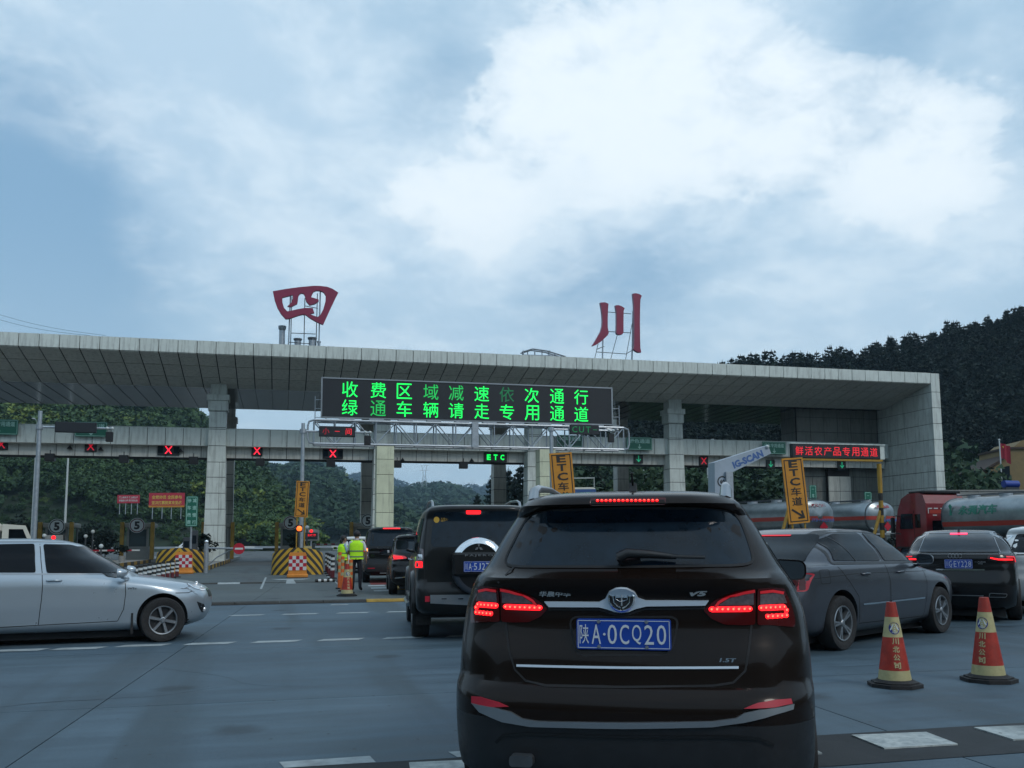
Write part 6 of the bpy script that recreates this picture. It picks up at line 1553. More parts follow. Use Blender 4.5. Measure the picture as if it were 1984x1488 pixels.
# chrome bar with round emblem
top = [(1053, 1166), (1160, 1166), (1172, 1160), (1180, 1145), (1194, 1138), (1204, 1137), (1215, 1138), (1229, 1145), (1236, 1158), (1250, 1163), (1373, 1164)]
bot = [(1366, 1174), (1252, 1175), (1232, 1180), (1218, 1186), (1204, 1188), (1190, 1186), (1176, 1181), (1160, 1177), (1062, 1177)]
patch(sk, 'chrome_bar', Lr(top+bot, .12), 'rear', 'trim_bright', T, off=.014, step=.05)
strip(sk, 'bar_shadow_line', Lr([(1060, 1181), (1160, 1181), (1190, 1190), (1204, 1192), (1218, 1190), (1248, 1180), (1366, 1179)], .12), 'rear', .012, 'black_matt', T, off=.003)  # dark line painted as the shadow under the chrome bar
ex, ez = c.px(1204, 1160, .11); ey = sk.hit('rear', ex, ez)[0].y-.016
em = MB(); em.lathe([(.062, ey+.006), (.064, ey-.006), (.056, ey-.012), (.051, ey-.004), (.0, ey-.003)], axis='y', org=(ex, 0, ez), n=36, m=0, ms=[0, 0, 0, 1]); em = em.build('emblem', ['chrome', 'black_plastic'], T, 30)
g_ = MB()
for sgn in (-1, 1):
    g_.tube([(ex+sgn*.002, ey-.006, ez+.030), (ex+sgn*.030, ey-.006, ez+.022), (ex+sgn*.026, ey-.006, ez-.004), (ex+sgn*.004, ey-.006, ez-.012)], .0035, 6)
    g_.tube([(ex+sgn*.040, ey-.006, ez+.012), (ex+sgn*.036, ey-.006, ez-.018), (ex+sgn*.020, ey-.006, ez-.036), (ex+sgn*.004, ey-.006, ez-.044)], .0035, 6)
g_.tube([(ex, ey-.006, ez+.046), (ex, ey-.006, ez-.034)], .0035, 6); g_.tube([(ex-.026, ey-.006, ez+.006), (ex+.026, ey-.006, ez+.006)], .003, 6); g_.build('emblem_mark', 'chrome', em, 60)
def badge(body_, x, y, h, wpx, m='chrome', bold=.02, shear=0.0, cc=c, sk_=None, dep=.12, par=None, spacing=1.0):
    a, b = cc.px(x, y, dep); yy = (sk_ or sk).hit('rear', a, b)[0].y-.003; W = abs(cc.px(x+wpx/2, y, dep)[0]-cc.px(x-wpx/2, y, dep)[0])
    return text('badge', body_, a, b, h, m, par or cc.t, w=W, y=yy, bold=bold, depth=.004, shear=shear, spacing=spacing)
badge('华晨中华', 1074, 1151.5, .026, 62, shear=.1); badge('V5', 1352.5, 1150.5, .024, 36, bold=.05, shear=.25); badge('1.5T', 1410, 1279, .018, 33, bold=.03, shear=.2)
# number plate
pc = c.px(1208, 1229, .10); plate(T, sk, pc[0], pc[1], '陕', 'A0CQ20')
plr = strip(sk, 'plate_recess', rounded(Lr([(1100, 1196), (1316, 1196), (1300, 1268), (1116, 1268)], .12), .05), 'rear', .010, 'black_matt', T, off=.001, closed=True)
# seams of the tailgate and lower trim
gate = Lr([(985, 1100), (960, 1130), (975, 1209), (985, 1260), (998, 1297), (1020, 1318), (1060, 1326), (1210, 1328), (1380, 1327), (1420, 1322), (1444, 1300), (1452, 1255), (1458, 1209)], .12)
strip(sk, 'tailgate_seam', gate, 'rear', .010, 'black_matt', T, off=.002)
strip(sk, 'tailgate_trim', Lr([(1000, 1290.5), (1210, 1293), (1431, 1294.5)], .1), 'rear', .011, 'trim_bright', T, off=.008, thick=.004)
# bumper: dark lower valance, silver skid trim, reflectors, tow ring, exhaust
body.data.materials.append(MATS['black_plastic'])
for p_ in body.data.polygons:
    if p_.center.z < .585 and p_.material_index == 0: p_.material_index = 2
sk_top = [(912, 1366), (965, 1371), (992, 1377), (1015, 1390), (1045, 1394), (1210, 1395), (1380, 1394), (1425, 1389), (1442, 1380), (1470, 1375), (1538, 1371)]
sk_bot = [(1536, 1380), (1500, 1386), (1440, 1398), (1380, 1405), (1210, 1407), (1030, 1405), (975, 1397), (930, 1381)]
patch(sk, 'skid_trim', Lr(sk_top+sk_bot, .05), 'rear', 'satin_chrome', T, off=.016, step=.06, rim=.010)
for P in ([(914, 1352), (935, 1351), (970, 1358), (990, 1366), (960, 1368), (915, 1365)], [(1440, 1370), (1466, 1361), (1500, 1357), (1531, 1358), (1534, 1368), (1500, 1370)]):
    patch(sk, 'reflector', Lr(P, .08), 'rear', 'reflector_red', T, off=.014, step=.05)
ex_, ez_ = c.px(1015, 1468, .06); MB().prism(rounded([(ex_-.055, ez_-.025), (ex_+.055, ez_-.025), (ex_+.055, ez_+.025), (ex_-.055, ez_+.025)], .02), 'y', -.02, .2).build('exhaust_tip', 'steel_dark', T)
strip(sk, 'valance_crease', Lr([(960, 1440), (975, 1425), (1020, 1420), (1210, 1424), (1400, 1426), (1470, 1432), (1500, 1446)], .04), 'rear', .014, 'paint_graphite', T, off=.007)
# side glass, mirror, rails, aerial
side_windows(sk, T, [[(.62, 1.17), (1.05, 1.12), (1.10, 1.40), (.80, 1.38)], [(1.14, 1.12), (2.02, 1.10), (1.98, 1.50), (1.18, 1.44)], [(2.08, 1.10), (2.95, 1.10), (2.62, 1.36), (2.30, 1.49), (2.05, 1.50)]])
for x in (-1.0, 1.0): mirror(T, x, 2.86, 1.17 if x < 0 else 1.185, 'paint_brown', .235, .165)
for x in (-.50, .50): 
    r_ = MB(); z0 = sk.hit('top', x, .52)[0].z; z1 = sk.hit('top', x*.98, 1.9)[0].z
    pts = [(x*.99, .50, z0-.02), (x, .55, z0+.035), (x, .68, z0+.060), (x, 1.1, z0+.075), (x, 1.7, z1+.055), (x, 2.0, z1+.02), (x, 2.08, z1-.03)]
    r_.tube(pts, [.030, .028, .022, .016, .016, .018, .02], 8); r_.build('roof_rail', 'satin_chrome', T, 60)
ae = MB(); z0 = sk.hit('top', 0, .62)[0].z; ax = c.px(1227, 945, .6)[0]; ae.prism([(.54, z0-.02), (.70, z0-.01), (.60, z0+.035), (.565, z0+.04)], 'x', ax-.018, ax+.018); ae.tube([(ax, .56, z0+.03), (ax, .50, z0+.09)], .006, 6); ae.build('roof_aerial', 'black_plastic', T)
for y, a, b in ((2.02, .35, 1.10), (1.02, .72, 1.10)): 
    for sd in ('right', 'left'): strip(sk, 'door_seam', [(y, a), (y+.02, .7), (y, b)], sd, .008, 'black_matt', T, off=.002)
for sd in ('right', 'left'):
    for y in (1.35, 2.25): handle(T, sk, sd, y, 1.00, m='paint_brown')
    strip(sk, 'sill_cladding', [(1.36, .38), (3.12, .38)], sd, .12, 'black_plastic', T, off=.006)
for x in (-.30, -.12, .12, .30): 
    a = MB(); a.cyl((x, .3, .25), (x, 1.4, .28), .03, n=6) if abs(x) > .2 else None
    if abs(x) > .2: a.build('exhaust_pipe', 'steel_dark', T)

# ---- generic builders for the other cars
def suv_levels(L, W, H, slant=.10, tail=0.0):
    w = W/2
    return [(.26, w*.86, .12, L-.2), (.36, w*.97, .03, L-.06), (.50, w*1.0, .0, L), (.66, w*1.0, .01, L), (.74, w*1.0, .05, L-.02), (.86, w*.995, .07, L-.06), (H*.53, w*.99, .08, L-.16), (H*.565, w*.98, .09, L-.55), (H*.59, w*.97, .09, L-1.15), (H*.62, w*.955, .095, L-1.34),
            (H*.66, w*.935, .11, L-1.45), (H*.74, w*.905, .11+slant*.3, L-1.62), (H*.83, w*.865, .11+slant*.7, L-1.82), (H*.90, w*.83, .11+slant, L-1.98), (H*.945, w*.79, .08+slant-tail, L-2.12), (H*.97, w*.72, .10+slant-tail, L-2.25), (H*.985, w*.60, .2+slant, L-2.4), (H*.997, w*.3, .6, L-2.8), (H, w*.08, 1.0, L-3.1)]
def sedan_levels(L, W, H, deck=.99, bootlen=.55, cowl=1.18, roofy=(1.35, 2.55)):
    w = W/2; y0, y1 = roofy
    return [(.18, w*.84, .25, L-.35), (.26, w*.95, .08, L-.12), (.42, w*.985, .01, L-.02), (.56, w, .0, L), (.66, w, .015, L-.03), (.74, w, .04, L-.10), (.80, w*.998, .055, L-.24), (.86, w*.99, .06, L-.55), (.91, w*.98, .065, L-.88), (deck-.04, w*.97, .07, L-1.12), (deck-.005, w*.955, .10, L-1.20), (deck+.02, w*.935, bootlen, L-1.26),
            (deck+.10, w*.90, bootlen+.16, L-1.40), (deck+.20, w*.85, bootlen+.36, L-1.58), (deck+.28, w*.775, bootlen+.54, L-1.74), (H-.10, w*.715, bootlen+.68, L-1.92), (H-.055, w*.66, (y0+bootlen+.70)/2, L-2.08), (H-.025, w*.58, y0, y1+.05), (H-.008, w*.36, y0+.2, y1-.2), (H, w*.08, y0+.45, y1-.45)]

# ---- big grey off-roader with spare wheel
P0 = Vector((2.643, 12.65, 0))
c2 = Car('off_road_car', 'graphite off-road car with a covered spare wheel on its back door', 'car', Vector((2.76, 13.05, 0)), 6.0, (.985, 1.045))
T = c2.t; q2 = lambda p, d=.1: [c2.px(x, y, d) for x, y in p]
sk2, _ = car_body([(.36, .84, .14, 4.6), (.44, .92, .03, 4.68), (.58, .935, .0, 4.7), (.74, .937, .02, 4.7), (.80, .937, .09, 4.68), (1.0, .93, .10, 4.6), (1.08, .925, .10, 4.2), (1.13, .92, .10, 3.55), (1.18, .90, .10, 3.28), (1.26, .885, .105, 3.16), (1.40, .86, .13, 3.0), (1.55, .83, .155, 2.84), (1.68, .80, .18, 2.70), (1.76, .775, .12, 2.6), (1.80, .75, .11, 2.52), (1.835, .70, .14, 2.4), (1.855, .60, .25, 2.3), (1.868, .3, .6, 2.0), (1.872, .08, 1.0, 1.6)],
    'paint_graphite', T, arches=(.98, 3.76), rarch=.46, opts=dict(rx=.16, ryr=.16, ryf=.4, bowr=.05, bowf=.15, tr=.03, tf=.06, belt=1.15))
underside(T, .85, .3, 4.4, .40)
for x in (-.82, .82):
    for y in (.98, 3.76): wheel(T, x, y, .40, .27, 'six')
    fa = MB(); s_ = 1 if x > 0 else -1     # flared arches
    for y in (.98, 3.76): fa.tube([(s_*.93, y+.49*math.cos(a), .43+.47*math.sin(a)) for a in np.linspace(-.15, math.pi+.15, 15)], .045, 6)
    fa.build('wheel_arch_flare', 'paint_graphite', T, 60)
patch(sk2, 'rear_window', rounded(q2([(842, 992), (1000, 990), (1004, 1056), (838, 1060)][:0] or [(842, 992), (1012, 990), (1018, 1050), (1016, 1060), (838, 1060), (835, 1050)], .13), .05), 'rear', 'glass_dusty', T, off=.007, step=.05, rim=.02)
patch(sk2, 'high_brake_lamp', rounded(q2([(903, 989), (932, 989), (931, 994.5), (904, 994.5)], .1), .012), 'rear', 'led_red', T, off=.018, step=.05)
for sgn in (1, -1):
    fl = (lambda P: P) if sgn == 1 else mirror2
    base = mirror2(q2([(801, 1064), (821, 1063), (821, 1102.5), (799, 1102)], .14))
    lamp = patch(sk2, 'tail_lamp', rounded(fl(base), .015), 'rear', 'lamp_clear', T, off=.008, step=.05)
    patch(sk2, 'brake_lens', rounded(fl(mirror2(q2([(803, 1088), (819, 1087.5), (819, 1100), (803, 1100)], .14))), .01), 'rear', 'led_red', lamp, off=.014, step=.05)
    patch(sk2, 'reverse_lens', rounded(fl(mirror2(q2([(804, 1075), (819, 1074.5), (819, 1085), (803, 1085.5)], .14))), .01), 'rear', 'lamp_white', lamp, off=.012, step=.05)
    patch(sk2, 'bumper_reflector', fl(mirror2(q2([(824, 1155), (833, 1155), (833, 1165.5), (824, 1166)], .05))), 'rear', 'reflector_red', T, off=.010, step=.05)
door = q2([(840, 975), (829, 1000), (822, 1063), (823, 1120), (824, 1140), (832, 1147)], .12); strip(sk2, 'door_seam', door, 'rear', .012, 'black_matt', T, off=.003)
patch(sk2, 'bumper_step', q2([(834, 1153), (925, 1152), (1010, 1152), (1010, 1170), (925, 1172), (834, 1168)], .02), 'rear', 'satin_chrome', T, off=.03, step=.08, rim=.03)
for xx in (860, 892): a = q2([(xx, 1160)], .0)[0]; MB().box(a[0]-.035, a[0]+.035, -.055, -.04, a[1]-.006, a[1]+.008).build('step_plate', 'chrome', T)
# spare wheel cover: chrome arc above, body coloured lower drum and plate holder
sx_, sz_ = q2([(926, 1097)], -.05)[0]; RS = .385; yo = -.17
arc = MB(); n = 28
vs = []
for i in range(n+1):
    a = math.pi*(1.0-i/n)*.86+math.pi*.07
    for r_, yy in ((RS*1.02, .10), (RS*1.02, yo+.03), (RS*.97, yo), (RS*.80, yo-.02), (RS*.78, yo+.01)): vs.append((sx_+r_*math.cos(a), yy, sz_+r_*math.sin(a)))
arc.add(vs, [(i*5+j, (i+1)*5+j, (i+1)*5+j+1, i*5+j+1) for i in range(n) for j in range(4)]); cov = arc.build('spare_wheel_arc', 'chrome', T, 50)
dr_ = MB(); dr_.lathe([(RS*.97, .10), (RS*.99, yo+.06), (RS*.90, yo+.01), (RS*.80, yo+.005), (0.001, yo-.002)], axis='y', org=(sx_, 0, sz_), n=44); cov = dr_.build('spare_wheel_cover', 'paint_graphite', T, 40)
arc2 = MB(); vs = []
for i in range(n+1):
    a = -math.pi*i/n*.8-math.pi*.1
    for r_, yy in ((RS*1.01, .08), (RS*1.0, yo+.03), (RS*.93, yo), (RS*.80, yo)): vs.append((sx_+r_*math.cos(a), yy, sz_+r_*math.sin(a)))
arc2.add(vs, [(i*4+j, (i+1)*4+j, (i+1)*4+j+1, i*4+j+1) for i in range(n) for j in range(3)]); arc2.build('spare_wheel_lip', 'paint_grey', T, 50)
pbx = MB(); pbx.bevbox(sx_-RS*.98, sx_+RS*.98, yo-.045, .06, sz_-.13, sz_+.19, .03); pbx.build('plate_holder', 'paint_graphite', T)
tri = MB()
for k in range(3):
    a = math.pi/2+k*2*math.pi/3; cx_, cz_ = sx_+.034*math.cos(a), sz_+.255+.034*math.sin(a); ca, sa = math.cos(a)*.032, math.sin(a)*.032; nx_, nz_ = -math.sin(a)*.018, math.cos(a)*.018
    tri.prism([(cx_-ca, cz_-sa), (cx_+nx_, cz_+nz_), (cx_+ca, cz_+sa), (cx_-nx_, cz_-nz_)], 'y', yo-.014, yo-.002)
tri.build('badge_diamonds', 'chrome', cov)
text('badge', 'PAJERO', sx_, sz_+.145, .030, 'satin_chrome', T, w=.40, y=yo-.046, bold=.02, spacing=1.35, depth=.005)
plate(T, sk2, sx_, sz_+.0, '川', 'A5J273', y=yo-.048)
a = q2([(924, 1115)], -.1)[0]; MB().box(sx_+.02, sx_+.22, yo-.012, yo+.02, a[1]-.028, a[1]+.028).build('fog_lamp', 'reflector_red', T)
st_ = q2([(846, 1007)], .17)[0]; hy = sk2.hit('rear', *st_)[0].y-.022
s_ = MB(); s_.lathe([(0, hy-.003), (.042, hy-.003)], axis='y', org=(st_[0], 0, st_[1]), n=16); o_ = s_.build('window_sticker', 'sticker_gold', T); text('lettering', '人在车内\n请勿追尾', st_[0]+.13, st_[1], .055, 'sticker_gold', T, w=.14, y=hy-.008, bold=.0)
side_windows(sk2, T, [[(.30, 1.20), (1.25, 1.18), (1.25, 1.68), (.45, 1.68)], [(1.33, 1.18), (2.15, 1.18), (2.13, 1.68), (1.33, 1.69)], [(2.22, 1.18), (3.10, 1.18), (2.78, 1.52), (2.55, 1.66), (2.22, 1.68)]])
patch(sk2, 'windscreen', rounded([(-.70, 1.20), (.70, 1.20), (.62, 1.74), (-.62, 1.74)], .08), 'front', 'glass_dark', T, off=.008, step=.06, rim=.02)
for x in (-1.06, 1.06): mirror(T, x, 3.0, 1.30, 'black_plastic', .22, .18)
for x in (-.66, .66):
    MB().tube([(x, .45, 1.80), (x, .55, 1.90), (x, .8, 1.93), (x, 1.6, 1.95), (x, 2.3, 1.92), (x, 2.45, 1.85)], [.022, .020, .018, .018, .018, .02], 8).build('roof_rail', 'satin_chrome', T, 60)
for sd in ('right', 'left'):
    strip(sk2, 'side_step', [(1.45, .50), (3.30, .50)], sd, .10, 'black_plastic', T, off=.05, thick=.05)
    for y in (1.29, 2.19): strip(sk2, 'door_seam', [(y, .5), (y, 1.66)], sd, .010, 'black_matt', T, off=.002)
    for y in (1.55, 2.40): handle(T, sk2, sd, y, 1.08)
mf = MB(); mf.box(-.9, -.68, .50, .53, .20, .5); mf.box(.68, .9, .50, .53, .20, .5); mf.build('mud_flap', 'rubber', T)
MB().tube([(-.93, 1.5, .46), (-.99, 1.6, .42), (-.99, 3.2, .42), (-.93, 3.3, .46)], .035, 6).build('side_tube', 'satin_chrome', T, 60)

# ---- black crossover between the off-roader and the tall SUV
c3 = Car('crossover_car', 'black crossover mostly hidden between the off-roader and the tall black SUV', 'car', from_point(on_ground(762, 1151), 5.0, -.80, .95), 5.0)
T = c3.t; sk3, _ = car_body(suv_levels(4.7, 1.86, 1.64, .45), 'paint_black', T, arches=(.95, 3.70), rarch=.39, opts=dict(rx=.3, ryr=.35, bowr=.12, belt=1.02)); underside(T, .8, .3, 4.4, .26)
for x in (-.81, .81):
    for y in (.95, 3.70): wheel(T, x, y, .36, .235, 'five')
patch(sk3, 'rear_window', rounded([(-.62, 1.12), (.62, 1.12), (.52, 1.48), (-.52, 1.48)], .06), 'rear', 'glass_grey', T, off=.003, step=.1)
for sgn in (1, -1):
    P_ = rounded([(.46, .98), (.86, .93), (.90, 1.02), (.84, 1.09), (.52, 1.04)], .03); lamp = patch(sk3, 'tail_lamp', P_ if sgn == 1 else mirror2(P_), 'rear', 'lamp_red_rim', T, off=.006, step=.06)
    P_ = rounded([(.56, .985), (.80, .96), (.83, 1.05), (.60, 1.02)], .02); patch(sk3, 'brake_lens', P_ if sgn == 1 else mirror2(P_), 'rear', 'led_red', lamp, off=.011, step=.06)
strip(sk3, 'chrome_trim', [(-.78, .46), (-.45, .50), (.45, .50), (.78, .46)], 'rear', .022, 'chrome', T, off=.010)
side_windows(sk3, T, [[(.55, 1.12), (1.20, 1.08), (1.20, 1.42), (.85, 1.40)], [(1.27, 1.07), (2.10, 1.06), (2.05, 1.49), (1.27, 1.45)], [(2.17, 1.06), (3.05, 1.05), (2.62, 1.38), (2.30, 1.48), (2.15, 1.49)]])
for x in (-1.03, 1.03): mirror(T, x, 2.95, 1.12, 'paint_black', .22, .15)

# ---- tall black SUV with boxy tail
c4 = Car('suv_car', 'tall boxy black SUV with an amber tail light, ahead in the open lane', 'car', from_point(on_ground(709, 1128), 4.0, -.86, .95), 4.0, 1.0)
T = c4.t; sk4, _ = car_body(suv_levels(4.98, 1.99, 1.97, .12), 'paint_black', T, arches=(.95, 3.85), rarch=.44, opts=dict(rx=.14, ryr=.15, bowr=.04, belt=1.15)); underside(T, .85, .3, 4.6, .34)
for x in (-.86, .86):
    for y in (.95, 3.85): wheel(T, x, y, .40, .26, 'five')
patch(sk4, 'rear_window', rounded([(-.76, 1.28), (.76, 1.28), (.70, 1.83), (-.70, 1.83)], .05), 'rear', 'glass_dusty', T, off=.003, step=.1)
patch(sk4, 'high_brake_lamp', [(-.30, 1.88), (.30, 1.88), (.30, 1.91), (-.30, 1.91)], 'rear', 'led_red', T, off=.006, step=.08)
for sgn in (1, -1):
    P_ = rounded([(.78, .86), (.96, .86), (.96, 1.22), (.80, 1.22)], .03); lamp = patch(sk4, 'tail_lamp', P_ if sgn == 1 else mirror2(P_), 'rear', 'lamp_clear', T, off=.006, step=.06)
    for z_, m_, r_ in ((1.13, 'led_amber', .065), (.95, 'lamp_white', .055)):
        h, n_ = sk4.hit('rear', sgn*.87, z_); d_ = MB(); d_.lathe([(0, h.y-.03), (r_*.8, h.y-.025), (r_, h.y-.008)], axis='y', org=(sgn*.87, 0, z_), n=18); d_.build('lens', m_, lamp, 60)
        if m_ == 'led_amber': d_ = MB(); d_.lathe([(r_, h.y-.02), (r_*1.35, h.y-.015)], axis='y', org=(sgn*.87, 0, z_), n=18); d_.build('lens_ring', 'led_red', lamp)
strip(sk4, 'tail_seam', [(-.95, 1.05), (.95, 1.05)], 'rear', .012, 'black_matt', T)
yy = sk4.hit('rear', 0, 1.2)[0].y-.004
text('badge', 'RANGE ROVER', .02, 1.215, .045, 'chrome', T, w=1.05, y=yy, bold=.03, spacing=1.4); MB().bevbox(-.16, -.08, yy-.03, yy+.02, 1.04, 1.13, .01).build('tailgate_lamp', 'lamp_white', T)
plate(T, sk4, .18, 1.06, '川', 'A63K58')
patch(sk4, 'bumper', rounded([(-.97, .40), (.97, .40), (.97, .66), (-.97, .66)], .04), 'rear', 'black_plastic', T, off=.02, step=.12)
for sgn in (-1, 1): MB().box(sgn*.70-.12, sgn*.70+.12, -.03, .0, .50, .53).build('reflector', 'reflector_red', T)
MB().box(-.4, .4, -.02, .1, .33, .36).build('tow_cover', 'satin_chrome', T)
side_windows(sk4, T, [[(.35, 1.26), (1.25, 1.24), (1.25, 1.78), (.45, 1.78)], [(1.35, 1.24), (2.25, 1.23), (2.2, 1.79), (1.35, 1.79)], [(2.33, 1.23), (3.35, 1.22), (2.9, 1.62), (2.7, 1.76), (2.33, 1.79)]])
for x in (-1.1, 1.1): mirror(T, x, 3.25, 1.34, 'paint_black', .24, .19)

# ---- white SUV furthest in the lane
pw = at_depth(700, 1050, 43)
c5 = Car('suv_car', 'white SUV showing beside the tall black SUV, beyond the two workers', 'car', (pw.x-.1, pw.y, 0), 2.0)
T = c5.t; sk5, _ = car_body(suv_levels(4.6, 1.84, 1.70, .3), 'paint_white', T, arches=(.95, 3.65), rarch=.39, opts=dict(rx=.25, ryr=.3, bowr=.1, belt=1.05)); underside(T, .8, .3, 4.3, .26)
for x in (-.80, .80):
    for y in (.95, 3.65): wheel(T, x, y, .36, .23, 'five')
side_windows(sk5, T, [[(.5, 1.14), (1.15, 1.10), (1.15, 1.50), (.7, 1.48)], [(1.22, 1.10), (2.05, 1.09), (2.0, 1.54), (1.22, 1.52)], [(2.12, 1.09), (3.0, 1.08), (2.6, 1.42), (2.3, 1.53), (2.1, 1.54)]])
patch(sk5, 'rear_window', rounded([(-.64, 1.14), (.64, 1.14), (.56, 1.55), (-.56, 1.55)], .06), 'rear', 'glass_dark', T, off=.003, step=.1)
for sgn in (1, -1):
    P_ = [(.5, .98), (.88, .98), (.88, 1.1), (.6, 1.1)]; patch(sk5, 'tail_lamp', P_ if sgn == 1 else mirror2(P_), 'rear', 'lamp_red_rim', T, off=.006, step=.08)
for x in (-1.02, 1.02): mirror(T, x, 2.9, 1.14, 'paint_white', .2, .15)

# ---- silver sedan crossing on the left
c6 = Car('sedan_car', 'silver sedan crossing in from the left edge, front wheel in view', 'car', Vector((-5.176, 14.877, 0)), 85.4, (.97, 1.007))
T = c6.t; lv6 = [(a, b, (c_-.56), d) for a, b, c_, d in sedan_levels(4.31, 1.74, 1.48, .98, .60, roofy=(1.52, 2.03))]
sk6, _ = car_body(lv6, 'paint_silver', T, arches=(.42, 3.60), rarch=.355, opts=dict(rx=.30, ryr=.45, ryf=.62, bowr=.12, bowf=.28, tr=.08, tf=.12, belt=1.0)); underside(T, .78, .3, 3.85, .17)
for x in (-.765, .765):
    for y, st in ((.42, 0), (3.60, .16)): wheel(T, x, y, .315, .20, 'six', st)
SP = lambda P, d=.80: [c6.sx(x, y, d) for x, y in P]
fw = SP([(81, 1055), (130, 1056), (180, 1070), (215, 1091), (238, 1107), (246, 1111), (92, 1110)], .74); rw = SP([(-60, 1058), (0, 1055), (64, 1054), (71, 1109), (-70, 1109)], .74)
sur = SP([(-190, 1100), (-120, 1062), (-60, 1052), (0, 1049.5), (80, 1049), (132, 1051), (182, 1066), (218, 1088), (248, 1111.5), (80, 1112), (-190, 1111)], .74)
for sd in ('right', 'left'):
    strip(sk6, 'window_chrome', sur, sd, .020, 'satin_chrome', T, off=.003, closed=True)
    for W_p in (fw, rw, SP([(-150, 1100), (-120, 1070), (-76, 1061), (-84, 1108), (-148, 1108)], .74)):
        patch(sk6, 'side_window', rounded(W_p, .03), sd, 'glass_dark', T, off=.009, step=.05, rim=.02); 
    strip(sk6, 'mirror_corner', SP([(203, 1108), (236, 1108)], .74), sd, .05, 'black_plastic', T, off=.005)
    strip(sk6, 'door_seam', SP([(73, 1054), (82, 1110), (84, 1135), (82, 1160), (75, 1210)]), sd, .010, 'black_matt', T, off=.002)
    strip(sk6, 'door_seam', SP([(237, 1112), (243, 1125), (244, 1150), (240, 1180), (228, 1203)]), sd, .010, 'black_matt', T, off=.002)
    strip(sk6, 'door_seam', [(.84, .30), (.86, .60), (.66, .95)], sd, .010, 'black_matt', T, off=.002)
    strip(sk6, 'sill_seam', SP([(-100, 1221), (75, 1211), (228, 1203)]), sd, .010, 'black_matt', T, off=.002)
    for p_ in (SP([(106, 1124.5)])[0], SP([(-62, 1124.5)])[0]): handle(T, sk6, sd, p_[0], p_[1], .20, 'paint_silver')
    strip(sk6, 'bumper_seam', SP([(340, 1149), (365, 1149), (372, 1146)], .78), sd, .010, 'black_matt', T, off=.002)
    hl = rounded(SP([(357.5, 1125), (370, 1123.5), (385, 1127), (398, 1136), (404, 1144), (392, 1145), (376, 1140), (364, 1133)], .72), .015)
    lamp = patch(sk6, 'headlight', hl, sd, 'lamp_clear', T, off=.006, step=.05)
    strip(sk6, 'headlight_trim', hl, sd, .012, 'chrome', T, off=.007, closed=True)
    for x_, y_, r_ in ((380, 1134.5, .028), (390, 1139.5, .020)):
        a = SP([(x_, y_)], .72)[0]; h, n_ = sk6.hit(sd, a[0], a[1]); MB().ball(h-n_*.004, .010, r_, r_, 12, 8).build('lamp_lens', 'lamp_white', lamp, 60)
    patch(sk6, 'fog_lamp_recess', rounded(SP([(381, 1166), (395, 1172), (400, 1186), (391, 1189), (386, 1180)], .75), .01), sd, 'black_plastic', T, off=.003, step=.05)
    a = SP([(395, 1183)], .75)[0]; h, n_ = sk6.hit(sd, a[0], a[1]); MB().ball(h, .02, .035, .035, 12, 8).build('fog_lamp', 'lamp_white', T, 60)
for x in (-.99, .99): mirror(T, x, 2.98, .985, 'paint_silver', .20, .14)
patch(sk6, 'windscreen', rounded([(-.66, 1.01), (.66, 1.01), (.54, 1.355), (-.54, 1.355)], .06), 'front', 'glass_dark', T, off=.008, step=.06, rim=.02)
patch(sk6, 'rear_window', rounded([(-.62, 1.03), (.62, 1.03), (.52, 1.34), (-.52, 1.34)], .06), 'rear', 'glass_dark', T, off=.008, step=.06, rim=.02)
patch(sk6, 'front_grille', rounded([(-.34, .60), (.34, .60), (.30, .70), (-.30, .70)], .03), 'front', 'black_plastic', T, off=.004, step=.08)
mfl = MB(); mfl.box(.66, .84, 3.17, 3.20, .13, .42); mfl.box(-.84, -.66, 3.17, 3.20, .13, .42); mfl.build('mud_flap', 'rubber', T)
a = SP([(256, 1140)])[0]; text('badge', 'VVT-i', a[0], a[1], .028, 'black_plastic', T, w=.12, y=sk6.hit('right', *a)[0].x, face='+x', bold=.02)

